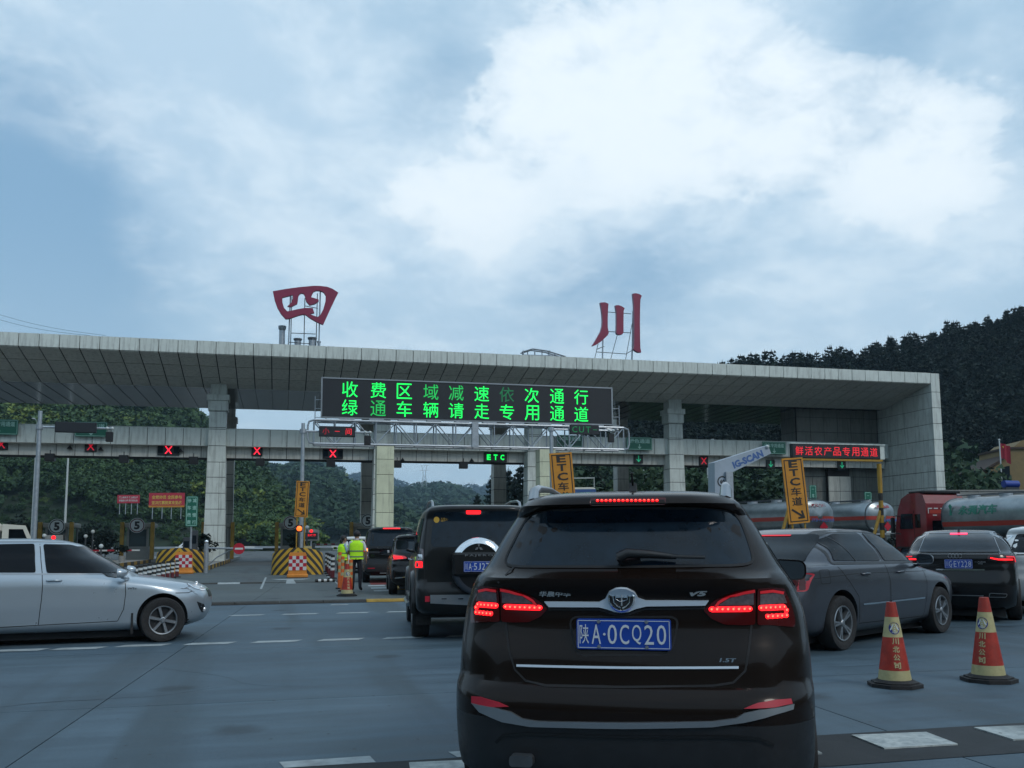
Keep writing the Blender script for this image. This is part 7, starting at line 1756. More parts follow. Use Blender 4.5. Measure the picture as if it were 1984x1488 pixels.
# ---- grey sedan on the right
hs = 59
c7 = Car('sedan_car', 'dark grey sedan turned right, just beyond the brown car', 'car', Vector((5.498, 11.013, 0)), 60.2, (1.13, 1.07))
T = c7.t; sk7, _ = car_body(sedan_levels(4.84, 1.82, 1.47, 1.00, .50, roofy=(1.40, 2.55)), 'paint_grey', T, arches=(1.04, 3.80), rarch=.37, opts=dict(rx=.30, ryr=.42, ryf=.6, bowr=.12, bowf=.25, tr=.07, tf=.11, belt=1.02)); underside(T, .82, .3, 4.5, .18)
for x in (-.80, .80):
    for y in (1.04, 3.80): wheel(T, x, y, .325, .215, 'twin')
rwin = [(1.02, 1.06), (1.16, 1.30), (1.42, 1.385), (2.02, 1.40), (2.16, 1.04)]; fwin = [(2.25, 1.04), (2.13, 1.40), (2.50, 1.37), (2.88, 1.22), (3.22, 1.03)]
for sd in ('right', 'left'):
    strip(sk7, 'window_surround', rounded([(.94, 1.03), (1.10, 1.32), (1.40, 1.415), (2.1, 1.43), (2.52, 1.40), (2.92, 1.24), (3.30, 1.01), (2.2, 1.015)], .06), sd, .032, 'black_plastic', T, off=.004, closed=True)
    patch(sk7, 'side_window', rounded(rwin, .05), sd, 'glass_dark', T, off=.008, step=.05, rim=.02); patch(sk7, 'side_window', rounded(fwin, .04), sd, 'glass_dark', T, off=.008, step=.05, rim=.02)
    strip(sk7, 'window_pillar', [(1.52, 1.04), (1.30, 1.35)], sd, .014, 'black_plastic', T, off=.012)
    strip(sk7, 'door_seam', [(2.12, 1.42), (2.20, 1.02), (2.26, .75), (2.22, .28)], sd, .010, 'black_matt', T); strip(sk7, 'door_seam', [(.95, 1.05), (1.10, .92), (1.42, .62), (1.46, .30)], sd, .010, 'black_matt', T)
    strip(sk7, 'door_seam', [(3.28, .98), (3.34, .7), (3.26, .28)], sd, .010, 'black_matt', T); strip(sk7, 'sill_seam', [(1.46, .29), (3.26, .27)], sd, .010, 'black_matt', T)
    strip(sk7, 'side_moulding', [(1.52, .52), (2.18, .52)], sd, .022, 'chrome', T, off=.008); strip(sk7, 'side_moulding', [(2.26, .52), (3.24, .52)], sd, .022, 'chrome', T, off=.008)
    strip(sk7, 'shoulder_line', [(.35, .86), (1.5, .90), (3.4, .88)], sd, .006, 'black_matt', T, off=.001)
    for y in (1.62, 2.56): handle(T, sk7, sd, y, .89, .19, 'paint_grey')
    strip(sk7, 'fuel_flap', rounded([(.60, .80), (.80, .80), (.80, .96), (.60, .96)], .03), sd, .007, 'black_matt', T, closed=True)
    lamp = patch(sk7, 'tail_lamp', rounded([(.10, .72), (.34, .74), (.36, .92), (.14, .93)], .02), sd, 'lamp_red_dark', T, off=.005, step=.05)
    patch(sk7, 'headlight', rounded([(4.28, .66), (4.62, .58), (4.64, .66), (4.40, .76)], .02), sd, 'lamp_clear', T, off=.005, step=.06)
patch(sk7, 'rear_window', rounded([(-.64, 1.04), (.64, 1.04), (.52, 1.38), (-.52, 1.38)], .06), 'rear', 'glass_dark', T, off=.007, step=.05, rim=.02)
strip(sk7, 'high_brake_lamp', [(-.20, 1.365), (.20, 1.365)], 'rear', .014, 'led_text_red', T, off=.012)
for sgn in (1, -1):
    P_ = rounded([(.50, .74), (.84, .72), (.86, .93), (.54, .95)], .03); lamp = patch(sk7, 'tail_lamp', P_ if sgn == 1 else mirror2(P_), 'rear', 'reflector_red', T, off=.005, step=.05)
    P_ = [(.52, .85), (.66, .85), (.66, .91), (.54, .92)]; patch(sk7, 'reverse_lens', P_ if sgn == 1 else mirror2(P_), 'rear', 'lamp_white', lamp, off=.009, step=.05)
patch(sk7, 'windscreen', rounded([(-.70, 1.02), (.70, 1.02), (.58, 1.39), (-.58, 1.39)], .06), 'front', 'glass_dark', T, off=.003, step=.1)
for x in (-1.01, 1.01): mirror(T, x, 3.05, 1.05, 'paint_grey', .21, .15)

# ---- black sedan at the right edge
c8 = Car('sedan_car', 'black sedan at the right edge with four ring badge and lit tail lights', 'car', Vector((11.25, 13.72, 0)), 41, (.985, 1.088))
T = c8.t; sk8, _ = car_body(sedan_levels(4.95, 1.88, 1.46, 1.055, .50, roofy=(1.45, 2.62)), 'paint_black', T, arches=(1.05, 3.95), rarch=.385, opts=dict(rx=.30, ryr=.40, ryf=.6, bowr=.10, bowf=.25, tr=.06, tf=.11, belt=1.06)); underside(T, .85, .3, 4.6, .18)
for x in (-.83, .83):
    for y in (1.05, 3.95): wheel(T, x, y, .335, .235, 'five')
patch(sk8, 'rear_window', rounded([(-.66, 1.085), (.66, 1.085), (.54, 1.385), (-.54, 1.385)], .05), 'rear', 'glass_dusty', T, off=.007, step=.05, rim=.02)
strip(sk8, 'high_brake_lamp', [(-.145, 1.372), (.145, 1.372)], 'rear', .026, 'led_pink', T, off=.014)
strip(sk8, 'window_trim', [(-.66, 1.08), (-.55, 1.40), (.55, 1.40), (.66, 1.08)], 'rear', .010, 'satin_chrome', T, off=.006)
for sgn in (1, -1):
    P_ = rounded([(.44, .99), (.86, .90), (.90, 1.02), (.86, 1.04), (.48, 1.035)], .02); lamp = patch(sk8, 'tail_lamp', P_ if sgn == 1 else mirror2(P_), 'rear', 'lamp_red_dark', T, off=.005, step=.05)
    strip(sk8, 'light_bar', [(sgn*.50, 1.000), (sgn*.62, .975), (sgn*.84, .972)], 'rear', .022, 'led_red', lamp, off=.009); strip(sk8, 'light_bar', [(sgn*.74, 1.015), (sgn*.86, 1.01), (sgn*.88, .93)], 'rear', .016, 'led_text_red', lamp, off=.009)
yy = sk8.hit('rear', 0, 1.02)[0].y-.006
rg = MB()
for i in range(4): rg.lathe([(.031+.004*math.cos(a), yy+.004*math.sin(a)) for a in np.linspace(0, 2*math.pi, 7)], axis='y', org=(-.078+i*.052-.05, 0, 1.03), n=24)
rg.build('badge_rings', 'satin_chrome', T, 60)
plate(T, sk8, 0, .905, '川', 'GEY228')
strip(sk8, 'boot_trim', [(-.36, .815), (.40, .815)], 'rear', .020, 'chrome', T, off=.010); strip(sk8, 'boot_lip', [(-.72, 1.045), (.72, 1.045)], 'rear', .018, 'black_matt', T, off=.003)
strip(sk8, 'bumper_trim', [(-.75, .42), (.36, .42)], 'rear', .010, 'satin_chrome', T, off=.008)
ps_ = rounded([(.44, .40), (.70, .40), (.72, .45), (.46, .46)], .02); strip(sk8, 'exhaust_trim', ps_, 'rear', .008, 'satin_chrome', T, off=.008, closed=True); strip(sk8, 'exhaust_trim', mirror2(ps_), 'rear', .008, 'satin_chrome', T, off=.008, closed=True)
badge('一汽奥迪', .0, .0, .02, 1) if False else None
text('badge', '一汽大众\nA6L 45', .34, .92, .05, 'satin_chrome', T, w=.16, y=sk8.hit('rear', .34, .92)[0].y-.006, bold=.02) if False else text('badge', '一汽奥迪\nTFSI', .34, .925, .05, 'satin_chrome', T, w=.17, y=sk8.hit('rear', .34, .925)[0].y-.006, bold=.01)
side_windows(sk8, T, [[(.95, 1.10), (1.20, 1.30), (1.5, 1.385), (2.05, 1.39), (2.16, 1.08)], [(2.24, 1.08), (2.16, 1.39), (2.55, 1.36), (2.95, 1.22), (3.3, 1.07)]])
for sd in ('right', 'left'): strip(sk8, 'window_chrome', [(.90, 1.085), (1.14, 1.32), (1.48, 1.41), (2.1, 1.425), (2.58, 1.39), (3.0, 1.24)], sd, .014, 'satin_chrome', T, off=.005)
for x in (-1.05, 1.05): mirror(T, x, 3.1, 1.06, 'paint_black', .22, .15)
af = MB(); z0 = sk8.hit('top', 0, 1.35)[0].z; af.prism([(1.25, z0-.01), (1.45, z0-.01), (1.31, z0+.05), (1.27, z0+.055)], 'x', -.018, .018); af.build('roof_aerial', 'black_plastic', T)

# ---- white car at the far right edge
pw = at_depth(1992, 1040, 17.0)
c9 = Car('hatchback_car', 'white car cut off by the right edge, beyond the black sedan', 'car', (pw.x+.35, pw.y, 0), 50)
T = c9.t; sk9, _ = car_body(suv_levels(4.4, 1.82, 1.66, .5), 'paint_white', T, arches=(.9, 3.5), rarch=.37, opts=dict(rx=.3, ryr=.4, bowr=.12, belt=1.02)); underside(T, .8, .3, 4.0, .24)
for x in (-.80, .80):
    for y in (.9, 3.5): wheel(T, x, y, .34, .22, 'five')
side_windows(sk9, T, [[(.42, 1.10), (1.25, 1.06), (1.25, 1.46), (.75, 1.44)], [(1.32, 1.06), (2.05, 1.05), (2.0, 1.50), (1.32, 1.48)], [(2.12, 1.05), (2.95, 1.04), (2.55, 1.38), (2.28, 1.48), (2.12, 1.5)]], glass='glass_grey')
for sd in ('right', 'left'): strip(sk9, 'window_chrome', [(.36, 1.06), (.70, 1.46), (1.3, 1.53), (2.1, 1.54), (2.6, 1.42), (3.0, 1.06)], sd, .022, 'chrome', T, off=.006); strip(sk9, 'belt_trim', [(.36, 1.045), (3.0, 1.03)], sd, .02, 'chrome', T, off=.006)
patch(sk9, 'rear_window', rounded([(-.64, 1.1), (.64, 1.1), (.54, 1.5), (-.54, 1.5)], .06), 'rear', 'glass_dark', T, off=.003, step=.1)
for sgn in (1, -1):
    P_ = [(.5, .95), (.88, .95), (.88, 1.08), (.6, 1.08)]; patch(sk9, 'tail_lamp', P_ if sgn == 1 else mirror2(P_), 'rear', 'lamp_red_dark', T, off=.006, step=.08)
for x in (-1.0, 1.0): mirror(T, x, 2.85, 1.12, 'black_plastic', .2, .15)

# ---- small far car
pf = at_depth(346, 1055, 128)
cf = Car('sedan_car', 'tiny white car far behind the plaza, left of the first column', 'car', (pf.x, pf.y, 0), 100)
skf, _ = car_body(suv_levels(4.4, 1.8, 1.6, .5), 'paint_white', cf.t, opts=dict(belt=1.0)); side_windows(skf, cf.t, [[(.6, 1.05), (1.9, 1.05), (1.85, 1.45), (.9, 1.42)], [(2.0, 1.05), (2.8, 1.05), (2.4, 1.4), (2.0, 1.45)]])
for x in (-.80, .80):
    for y in (.9, 3.5): wheel(cf.t, x, y, .34, .22, 'five')

# ---- trucks
def truck_wheels(T, ys, W=2.45, r=.50):
    a, b = wheel_meshes(r, .30, 'steel')
    for y in ys:
        for sx in (-1, 1):
            w = newobj('wheel', a, T); w.location = (sx*(W/2-.17), y, r); w.rotation_euler = (0, 0, math.pi if sx < 0 else 0); newobj('rim', b, w)
def tank_shell(T, y0, y1, zc, rw, rh, m, stripe_z=None, end=.35, n=40, name='tank'):
    mb = MB(); prof = [(0.001, y0), (.45, y0+.06), (.80, y0+.16), (.95, y0+.26), (1.0, y0+end+.05)]+[(1.0, y0+end+.05+(y1-y0-2*end-.1)*i/8) for i in range(1, 8)]+[(1.0, y1-end-.05), (.95, y1-.26), (.80, y1-.16), (.45, y1-.06), (0.001, y1)]
    vs = []
    k = len(prof)
    for i in range(n):
        a = 2*math.pi*i/n; c_, s_ = math.cos(a), math.sin(a); e = 2/2.6
        cx, cz = math.copysign(abs(c_)**e, c_), math.copysign(abs(s_)**e, s_)
        for r, y in prof: vs.append((cx*rw*r, y, zc+cz*rh*r))
    mb.add(vs, [(i*k+j, ((i+1) % n)*k+j, ((i+1) % n)*k+j+1, i*k+j+1) for i in range(n) for j in range(k-1)])
    o = mb.build(name, m, T, 35)
    for y in (y0+end, y1-end):    # ring seams
        rb_ = MB(); pts = []
        for i in range(n):
            a = 2*math.pi*i/n; c_, s_ = math.cos(a), math.sin(a); e = 2/2.6; pts.append((math.copysign(abs(c_)**e, c_)*(rw+.005), y, zc+math.copysign(abs(s_)**e, s_)*(rh+.005)))
        pts.append(pts[0]); rb_.tube(pts, .022, 5); rb_.build('ring_seam', 'steel_dark', o)
    if stripe_z is not None:
        st2 = MB(); 
        for sx in (-1, 1):
            zz2 = [stripe_z-.11, stripe_z+.11]; xx2 = []
            for z in zz2: t_ = min(1, abs((z-zc)/rh)); xx2.append(sx*(rw*(1-t_**2.6)**(1/2.6)+.012))
            st2.add([(xx2[0], y0+end+.03, zz2[0]), (xx2[0], y1-end-.03, zz2[0]), (xx2[1], y1-end-.03, zz2[1]), (xx2[1], y0+end+.03, zz2[1])], [(0, 1, 2, 3)])
        # stripe round the rear end
        for i in range(14):
            a0, a1 = math.pi*i/14, math.pi*(i+1)/14
            def pt(a, z): t_ = min(1, abs((z-zc)/rh)); w_ = rw*(1-t_**2.6)**(1/2.6); return (w_*math.cos(a)*1.005, y0+end+.03-(end+.035)*math.sin(a)**.8*.95, z)
            st2.add([pt(a0, stripe_z-.11), pt(a1, stripe_z-.11), pt(a1, stripe_z+.11), pt(a0, stripe_z+.11)], [(0, 1, 2, 3)])
        st2.build('red_stripe', 'red_stripe', o)
    return o
def tanker(O, heading, y1, zc, rw, rh, m, stripe, name, label, letters=None, cab=None, side='left', rear=None):
    c = Car(name, label, 'tanker truck', O, heading, group='tanker lorries at the right'); T = c.t
    tk = tank_shell(T, .1, y1, zc, rw, rh, m, stripe)
    MB().box(-.45, .45, .3, y1+3.0, .75, 1.05).build('chassis', 'steel_dark', T); MB().box(-1.2, 1.2, .05, .2, .55, .75).build('rear_bumper', 'steel_dark', T)
    for y in np.linspace(1.0, y1-.8, 4): MB().box(-rw*.8, rw*.8, y-.08, y+.08, 1.0, zc-rh*.75).build('saddle', 'steel_dark', T)
    for y in np.linspace(1.5, y1-1.2, 4): MB().cyl((0, y, zc+rh-.03), (0, y, zc+rh+.16), .30, n=14).build('hatch', 'steel_galv', T, 40)
    wk = MB()
    for sx in (-.45, .45): wk.cyl((sx, .8, zc+rh+.12), (sx, y1-.6, zc+rh+.12), .025, n=6)
    wk.build('walkway_rail', 'steel_dark', T)
    truck_wheels(T, (1.2, 2.5, 3.8, y1+.6) if y1 > 6 else (1.2, y1+.8))
    for sgn in (-1, 1): MB().box(sgn*1.0-.15, sgn*1.0+.15, .0, .06, .62, .72).build('tail_lamp', 'lamp_red_dark', T)
    if letters:
        (txt, yc, zt, hh, ww, mm) = letters; sx = -1 if side == 'left' else 1
        def wrapf(a, z, d_):
            t_ = min(1, abs((z-zc)/rh)); xx = rw*(1-t_**2.6)**(1/2.6)+.012+d_; return (sx*xx, a*(-1 if sx < 0 else 1), z)
        text('lettering', txt, -yc if sx < 0 else yc, zt, hh, mm, tk, w=ww, bold=.03, wrap=wrapf)
    if rear:
        d_ = MB(); d_.prism([(-.3, zc-.95), (0, zc-.65), (.3, zc-.95), (0, zc-1.25)], 'y', -.14, -.12) if False else d_.prism([(-.28+.15, zc-.55), (.0+.15, zc-.27), (.28+.15, zc-.55), (.15, zc-.83)], 'y', .02, .04); d_.build('hazard_diamond', 'reflector_red', T)
        text('lettering', rear[0], -.1, zc+.62, .17, 'led_text_red_dim' if False else 'reflector_red', T, w=1.0, y=.10, bold=.03); text('lettering', rear[1], .1, zc-.18, .20, 'igscan_blue', T, w=1.5, y=.02, bold=.03)
        MB().box(-.0, .34, -.02, .02, zc-1.05, zc-.83).build('plate_board', 'sign_white', T)
        MB().box(-.9, .9, -.02, .1, zc-rh-.12, zc-rh+.0).build('hose_box', 'steel_galv', T)
    if cab: truck_cab(T, y1+.7, cab)
    return c
def truck_cab(T, y0, m, H_=3.75, W=2.48, L=2.25):
    cb = MB(); w = W/2
    prof = [(0, .95), (0, H_-.55), (.18, H_-.12), (.5, H_), (1.25, H_-.02), (1.75, H_-.25), (2.05, H_-.85), (L, 2.1), (L+.06, 1.2), (L+.05, .55), (1.75, .5), (1.55, .95)]
    cb.prism([(y0+a, z) for a, z in prof], 'x', -w+.04, w-.04)
    cab = cb.build('cab', m, T)
    for sx in (-1, 1):
        xx = sx*(w-.04); a, b = (xx, xx+sx*.015)
        MB().prism([(y0+.95, 1.95), (y0+1.95, 1.95), (y0+1.80, 2.72), (y0+.95, 2.72)], 'x', min(a, b), max(a, b)).build('side_window', 'glass_grey', cab)
        MB().prism([(y0+.42, 2.0), (y0+.80, 2.0), (y0+.80, 2.68), (y0+.42, 2.68)], 'x', min(a, b), max(a, b)).build('quarter_window', 'glass_dark', cab)
        MB().prism([(y0+.86, .98), (y0+.88, .98), (y0+.88, 2.85), (y0+.86, 2.85)], 'x', min(a, b)-.0, max(a, b)).build('door_seam', 'black_matt', cab)
        MB().bevbox(sx*(w+.28)-.11, sx*(w+.28)+.11, y0+2.0, y0+2.12, 1.75, 2.55, .03).build('wing_mirror', 'black_plastic', T)
        for z in (1.7, 2.6): MB().tube([(sx*(w+.26), y0+2.05, z), (sx*(w+.1), y0+2.0, z+.04), (sx*(w-.05), y0+1.9, z)], .025, 6).build('mirror_arm', 'black_plastic', T)
        for k in (-.6, 0, .6): MB().box(0, .001, 0, .001, 0, .001) if False else None
    # reflective dashes on the back of the cab
    for x in (-.95, -.6, -.2, .2, .6, .95): MB().box(x-.12, x+.12, y0-.012, y0, H_-.82, H_-.77).build('reflective_tape', 'sign_white', cab)
    MB().box(-1.08, -1.04, y0-.012, y0, H_-1.05, H_-.77).build('reflective_tape', 'sign_white', cab); MB().box(1.04, 1.08, y0-.012, y0, H_-1.05, H_-.77).build('reflective_tape', 'sign_white', cab)
    MB().box(-.98, .98, y0-.010, y0, H_-1.05, H_-.87).build('orange_panel', 'red_stripe', cab)
    for x in (-.68, 0, .68): MB().box(x-.12, x+.12, y0-.014, y0, H_-1.16, H_-1.11).build('reflective_tape', 'sign_white', cab)
    MB().bevbox(-.85, .95, y0-.02, y0, 1.72, 2.35, .02).build('rear_window', 'glass_dark', cab)
    MB().bevbox(-w+.12, w-.12, y0+.15, y0+1.3, H_-.03, H_+.12, .04).build('roof_deflector', 'black_plastic', cab)
    MB().box(-w+.02, w-.02, y0+.1, y0+2.2, .95, 1.06).build('step_skirt', 'black_plastic', cab)
# red tractor with tank heading away, tank end nearest the camera
pt_ = at_depth(1833, 1000, 46.5)
Oc = from_point((pt_.x, pt_.y, 0), -3, 0, 9.2)
tanker(Oc, -3, 8.5, 2.42, 1.22, .98, 'tank_silver', 2.13, 'tanker_truck', 'tanker lorry with red cab and green lettering 永强汽车', ('永强汽车', 5.9, 2.78, .46, 2.3, 'logo_green'), 'paint_red')
o_ = bpy.data.objects['tanker_truck']
lg = MB(); lg.prism([(7.45, 2.55), (7.62, 2.55), (7.58, 2.85), (7.66, 3.0), (7.54, 3.1), (7.44, 2.98), (7.50, 2.85)], 'x', -1.225, -1.205); lg.build('leaf_logo', 'logo_green', o_)
pe = at_depth(1592, 1000, 50); tanker((pe.x, pe.y, 0), -8, 9.5, 2.66, 1.16, .93, 'tank_silver', 2.58, 'tanker_truck', 'silver tanker with a white round end behind the leaning yellow board', None, None, rear=('液化气体', '川H·62350'))
pe = at_depth(1716, 1000, 55); tanker((pe.x, pe.y, 0), -10, 10.5, 2.75, 1.16, .93, 'tank_silver', 2.70, 'tanker_truck', 'second silver tanker, its round end behind the black and yellow portal post', ('严禁烟火', 5.3, 3.15, .34, 1.9, 'reflector_red'), None, rear=('危险品', '川R·1'))

# white lorry at the left edge and white cab end
pl_ = at_depth(-42, 1050, 62); c10 = Car('box_truck', 'white box lorry at the far left edge behind the silver sedan', 'truck', (pl_.x-5.2, pl_.y+.4, 0), 76, group='lorries beyond the left lanes'); T = c10.t
MB().bevbox(-1.2, 1.2, 0, 6.2, 1.0, 2.45, .08).build('cargo_box', 'booth_grey', T); MB().bevbox(-1.22, 1.22, -.05, 6.3, 2.2, 2.86, .15).build('roof', 'roof_white', T); MB().prism([(6.3, .6), (8.2, .6), (8.2, 1.6), (7.7, 2.7), (6.3, 2.8)], 'x', -1.15, 1.15).build('cab', 'roof_white', T)
for sx in (-1, 1): MB().prism([(6.7, 1.6), (7.9, 1.6), (7.55, 2.45), (6.7, 2.45)], 'x', sx*1.16-.01, sx*1.16+.01).build('side_window', 'glass_dark', T); MB().box(sx*1.205-.01, sx*1.205+.01, .3, 5.2, 1.55, 1.75).build('white_stripe', 'sign_white', T); MB().box(sx*1.205-.01, sx*1.205+.01, 4.2, 5.9, 1.3, 2.05).build('window', 'glass_dark', T)
truck_wheels(T, (1.2, 6.9), 2.3, .42)
pl_ = at_depth(154, 1049, 104); c11 = Car('van', 'small white van far behind, between the two left booths', 'van', (pl_.x, pl_.y, 0), 8, group='lorries beyond the left lanes'); T = c11.t
MB().prism([(0, .5), (4.6, .5), (4.7, 1.3), (4.1, 1.5), (3.3, 2.45), (0, 2.55)], 'x', -.95, .95).build('body', 'roof_white', T)
for sx in (-1, 1): MB().prism([(2.4, 1.5), (3.85, 1.5), (3.2, 2.25), (2.4, 2.3)], 'x', sx*.96-.01, sx*.96+.01).build('side_window', 'glass_dark', T)
truck_wheels(T, (.9, 3.8), 1.9, .36)
pl_ = at_depth(1128, 950, 70); t = thing('patrol_vehicle', 'white roofed vehicle top with a rack behind the second yellow board', 'van', (pl_.x, pl_.y, 0), -R(20)); zt = at_depth(1128, 944, 70).z
MB().bevbox(-1.0, 1.0, 0, 5, .5, zt, .12).build('body', 'roof_white', t); MB().box(-1.01, 1.01, -.01, 4, zt-.5, zt-.15).build('blue_band', 'igscan_blue', t)
for a in (-.9, .9): MB().cyl((a, .1, zt), (a, .1, zt+.7), .03, n=6).build('rack_post', 'sign_white', t)
MB().box(-.95, .95, .05, .12, zt+.66, zt+.74).build('rack_bar', 'sign_white', t); truck_wheels(t, (.9, 4.0), 1.9, .36)

# ================================================================== people
def person(label, loc, rz, h, pose, vest_m, shirt, hair_long, vest_len=.62):
    t = thing('person', label, 'person', loc, rz, 'toll workers in yellow vests', h/1.72)
    J = pose; names = list(J); idx = {n: i for i, n in enumerate(names)}
    E_ = [('pelvis', 'spine'), ('spine', 'chest'), ('chest', 'neck'), ('neck', 'head0'), ('head0', 'head'), ('chest', 'shL'), ('shL', 'elL'), ('elL', 'wrL'), ('wrL', 'haL'), ('chest', 'shR'), ('shR', 'elR'), ('elR', 'wrR'), ('wrR', 'haR'), ('pelvis', 'hiL'), ('hiL', 'knL'), ('knL', 'anL'), ('anL', 'toL'), ('pelvis', 'hiR'), ('hiR', 'knR'), ('knR', 'anR'), ('anR', 'toR')]
    rad_ = dict(pelvis=(.145, .11), spine=(.13, .10), chest=(.155, .11), neck=(.052, .052), head0=(.072, .085), head=(.085, .095), shL=(.062, .062), shR=(.062, .062), elL=(.042, .042), elR=(.042, .042), wrL=(.028, .028), wrR=(.028, .028), haL=(.040, .022), haR=(.040, .022), hiL=(.088, .088), hiR=(.088, .088), knL=(.062, .062), knR=(.062, .062), anL=(.048, .048), anR=(.048, .048), toL=(.042, .035), toR=(.042, .035))
    me = bpy.data.meshes.new('body'); me.from_pydata([J[n] for n in names], [(idx[a], idx[b]) for a, b in E_], [])
    o = newobj('body', me); md = o.modifiers.new('s', 'SKIN'); md.use_smooth_shade = True
    for n in names: me.skin_vertices[0].data[idx[n]].radius = rad_[n]
    me.skin_vertices[0].data[idx['pelvis']].use_root = True
    o.modifiers.new('u', 'SUBSURF').levels = 2; o.modifiers['u'].render_levels = 2
    nm = bpy.data.meshes.new_from_object(o.evaluated_get(bpy.context.evaluated_depsgraph_get())); o.modifiers.clear(); o.data = nm; nm.name = 'body'
    for m_ in ('trousers', shirt, 'skin', 'black_matt'): nm.materials.append(MATS[m_])
    W_all = {n: Vector(J[n]) for n in names}
    for p in nm.polygons:
        c_ = p.center; k = min(names, key=lambda n: (c_-W_all[n]).length)
        if k in ('head', 'head0', 'neck', 'haL', 'haR', 'wrL', 'wrR') or (k in ('elL', 'elR') and c_.z < W_all[k].z+.02): p.material_index = 2
        elif k in ('toL', 'toR') or c_.z < .09: p.material_index = 3
        elif c_.z > W_all['pelvis'].z+.06 or k in ('shL', 'shR', 'elL', 'elR'): p.material_index = 1
        else: p.material_index = 0
    o.parent = t
    hd_ = Vector(J['head']); hr = MB(); hr.ball(hd_+Vector((0, -.018, .025)), .098, .108, .105, 16, 12)
    if hair_long: hr.ball(hd_+Vector((0, -.085, -.06)), .06, .06, .09, 12, 8)
    hr.build('hair', 'hair', t, 60)
    fc = MB(); fc.ball(hd_+Vector((0, .097, -.02)), .013, .022, .02, 8, 6)
    for sx in (-1, 1): fc.ball(hd_+Vector((sx*.088, .0, -.01)), .016, .03, .035, 8, 6)
    fc.build('face', 'skin', t, 60)
    ey = MB()
    for sx in (-1, 1): ey.ball(hd_+Vector((sx*.032, .085, .005)), .011, .008, .008, 6, 4)
    ey.ball(hd_+Vector((0, .086, -.058)), .022, .008, .006, 6, 4); ey.build('features', 'hair', t)
    for sd in ('L', 'R'):   # fingers
        wpt, hpt = Vector(J['wr'+sd]), Vector(J['ha'+sd]); d_ = (hpt-wpt).normalized(); s_ = d_.orthogonal().normalized(); s_ = Vector((0, 1, 0)) if abs(d_.z) > .7 else s_
        f_ = MB()
        for k in range(4):
            b0 = hpt+d_*.01+s_*(k-1.5)*.018; f_.tube([b0, b0+d_*(.035-.003*abs(k-1.5)), b0+d_*(.062-.005*abs(k-1.5))+Vector((0, 0, 0))+s_.cross(d_)*.012], [.009, .008, .006], 6)
        b0 = wpt.lerp(hpt, .5)+s_*.03; f_.tube([b0, b0+d_*.03+s_*.02, b0+d_*.055+s_*.02], [.011, .009, .007], 6); f_.build('fingers', 'skin', t, 60)
    # vest: a loose shell round the torso with reflective bands
    zb, zt = J['pelvis'][2]-.04, J['chest'][2]+.11; lean = Vector(J['chest'])-Vector(J['pelvis']); lv = [(0, .205, .150), (.30, .190, .140), (.55, .195, .138), (.78, .208, .140), (.90, .175, .125), (1.0, .105, .09)]
    n = 28
    def ringv(u, grow=0.0):
        a = [l[0] for l in lv]; w_ = np.interp(u, a, [l[1] for l in lv])+grow; d_ = np.interp(u, a, [l[2] for l in lv])+grow; z = zb+(zt-zb)*u; cen = Vector(J['pelvis'])+lean*u
        return [(cen.x+w_*math.copysign(abs(math.cos(q))**.8, math.cos(q)), cen.y+d_*math.copysign(abs(math.sin(q))**.8, math.sin(q)), z+(.006*math.sin(q*5) if u == 0 else 0)) for q in [2*math.pi*i/n for i in range(n)]]
    us = [0, .1, .2, .3, .4, .5, .6, .7, .8, .87, .93, 1.0]; v = MB(); vs = []
    for u in us: vs += ringv(u, .004*math.sin(u*25))
    v.add(vs, [(l*n+i, l*n+(i+1) % n, (l+1)*n+(i+1) % n, (l+1)*n+i) for l in range(len(us)-1) for i in range(n)]); vest = v.build('vest', vest_m, t, 60)
    for u0, u1 in ((.10, .17), (.40, .47)):
        b = MB(); r0, r1 = ringv(u0, .008), ringv(u1, .008); b.add(r0+r1, [(i, (i+1) % n, n+(i+1) % n, n+i) for i in range(n)]); b.build('reflective_band', 'vest_band', vest, 60)
    for sx in (-1, 1): 
        b = MB(); b.tube([(J['chest'][0]+sx*.12, J['chest'][1]-.01, zt-.05), (J['sh'+('L' if sx < 0 else 'R')][0]*.9, J['chest'][1]-.01, J['shL'][2]+.03)], [.05, .055], 8); b.build('shoulder_strap', vest_m, vest, 60)
    col_ = MB(); col_.lathe([(.062, J['neck'][2]-.02), (.056, J['neck'][2]+.035)], org=(J['neck'][0], J['neck'][1], 0), n=16); col_.build('collar', shirt, t, 60)
    belt = MB(); belt.lathe([(.150, zb-.02), (.152, zb+.02)], org=(J['pelvis'][0], J['pelvis'][1], 0), n=20); belt.build('belt', 'black_matt', t, 60)
    return t
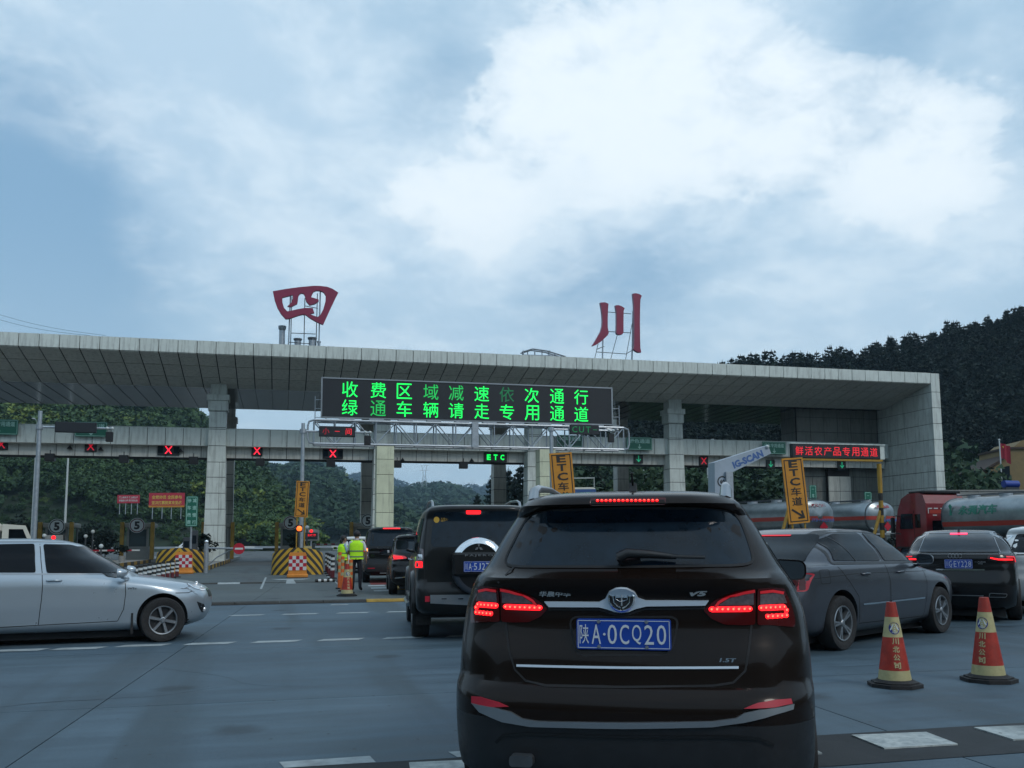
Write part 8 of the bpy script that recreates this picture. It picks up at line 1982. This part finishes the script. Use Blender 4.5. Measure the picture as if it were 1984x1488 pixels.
man = dict(pelvis=(0, 0, .95), spine=(0, .0, 1.12), chest=(0, .01, 1.34), neck=(0, .0, 1.47), head0=(0, .02, 1.55), head=(0, .03, 1.615), shL=(-.19, 0, 1.40), elL=(-.25, .06, 1.14), wrL=(-.20, .22, 1.0), haL=(-.18, .28, .98), shR=(.19, 0, 1.40), elR=(.27, -.02, 1.13), wrR=(.27, .06, .90), haR=(.27, .08, .83), hiL=(-.085, 0, .87), knL=(-.095, .02, .49), anL=(-.10, -.02, .09), toL=(-.12, .13, .04), hiR=(.085, 0, .87), knR=(.10, .03, .49), anR=(.11, .0, .09), toR=(.14, .15, .04))
pm = on_ground(690, 1145); person('person seen from behind in yellow vest, white shirt and black trousers', (pm.x, pm.y, 0), R(-12), 1.74, man, 'hivis', 'shirt_white', False)
wom = dict(pelvis=(0, 0, .93), spine=(0, .0, 1.10), chest=(0, .02, 1.30), neck=(0, .03, 1.43), head0=(0, .05, 1.51), head=(0, .06, 1.575), shL=(-.165, .02, 1.36), elL=(-.20, .05, 1.12), wrL=(-.15, .24, 1.10), haL=(-.12, .30, 1.12), shR=(.165, .02, 1.36), elR=(.20, .10, 1.13), wrR=(.14, .28, 1.12), haR=(.11, .33, 1.16), hiL=(-.08, 0, .85), knL=(-.085, .02, .48), anL=(-.08, -.02, .09), toL=(-.08, .12, .04), hiR=(.08, 0, .85), knR=(.085, .03, .48), anR=(.09, .02, .09), toR=(.09, .16, .04))
pm = on_ground(662, 1139); person('person with tied dark hair in yellow vest, standing side on', (pm.x, pm.y, 0), R(-72), 1.66, wom, 'hivis', 'shirt_blue', True)

# ------------------------------------------------------------------ thin summer haze
hb = MB(); hb.box(-2600, 4200, -700, 4600, -1.1, 330); hz_o = hb.build('haze', 'joint_dark'); tag(hz_o, kind='stuff')
hm = bpy.data.materials.new('haze_air'); hm.use_nodes = True; hm.node_tree.nodes.clear(); MATS['haze_air'] = hm
pvn = hm.node_tree.nodes.new('ShaderNodeVolumePrincipled'); pvn.inputs['Density'].default_value = .00019; pvn.inputs['Color'].default_value = (.55, .80, 1.0, 1); pvn.inputs['Anisotropy'].default_value = .2
on_ = hm.node_tree.nodes.new('ShaderNodeOutputMaterial'); hm.node_tree.links.new(pvn.outputs[0], on_.inputs['Volume']); hz_o.data.materials.clear(); hz_o.data.materials.append(hm)

bpy.data.scenes.remove(GLY)
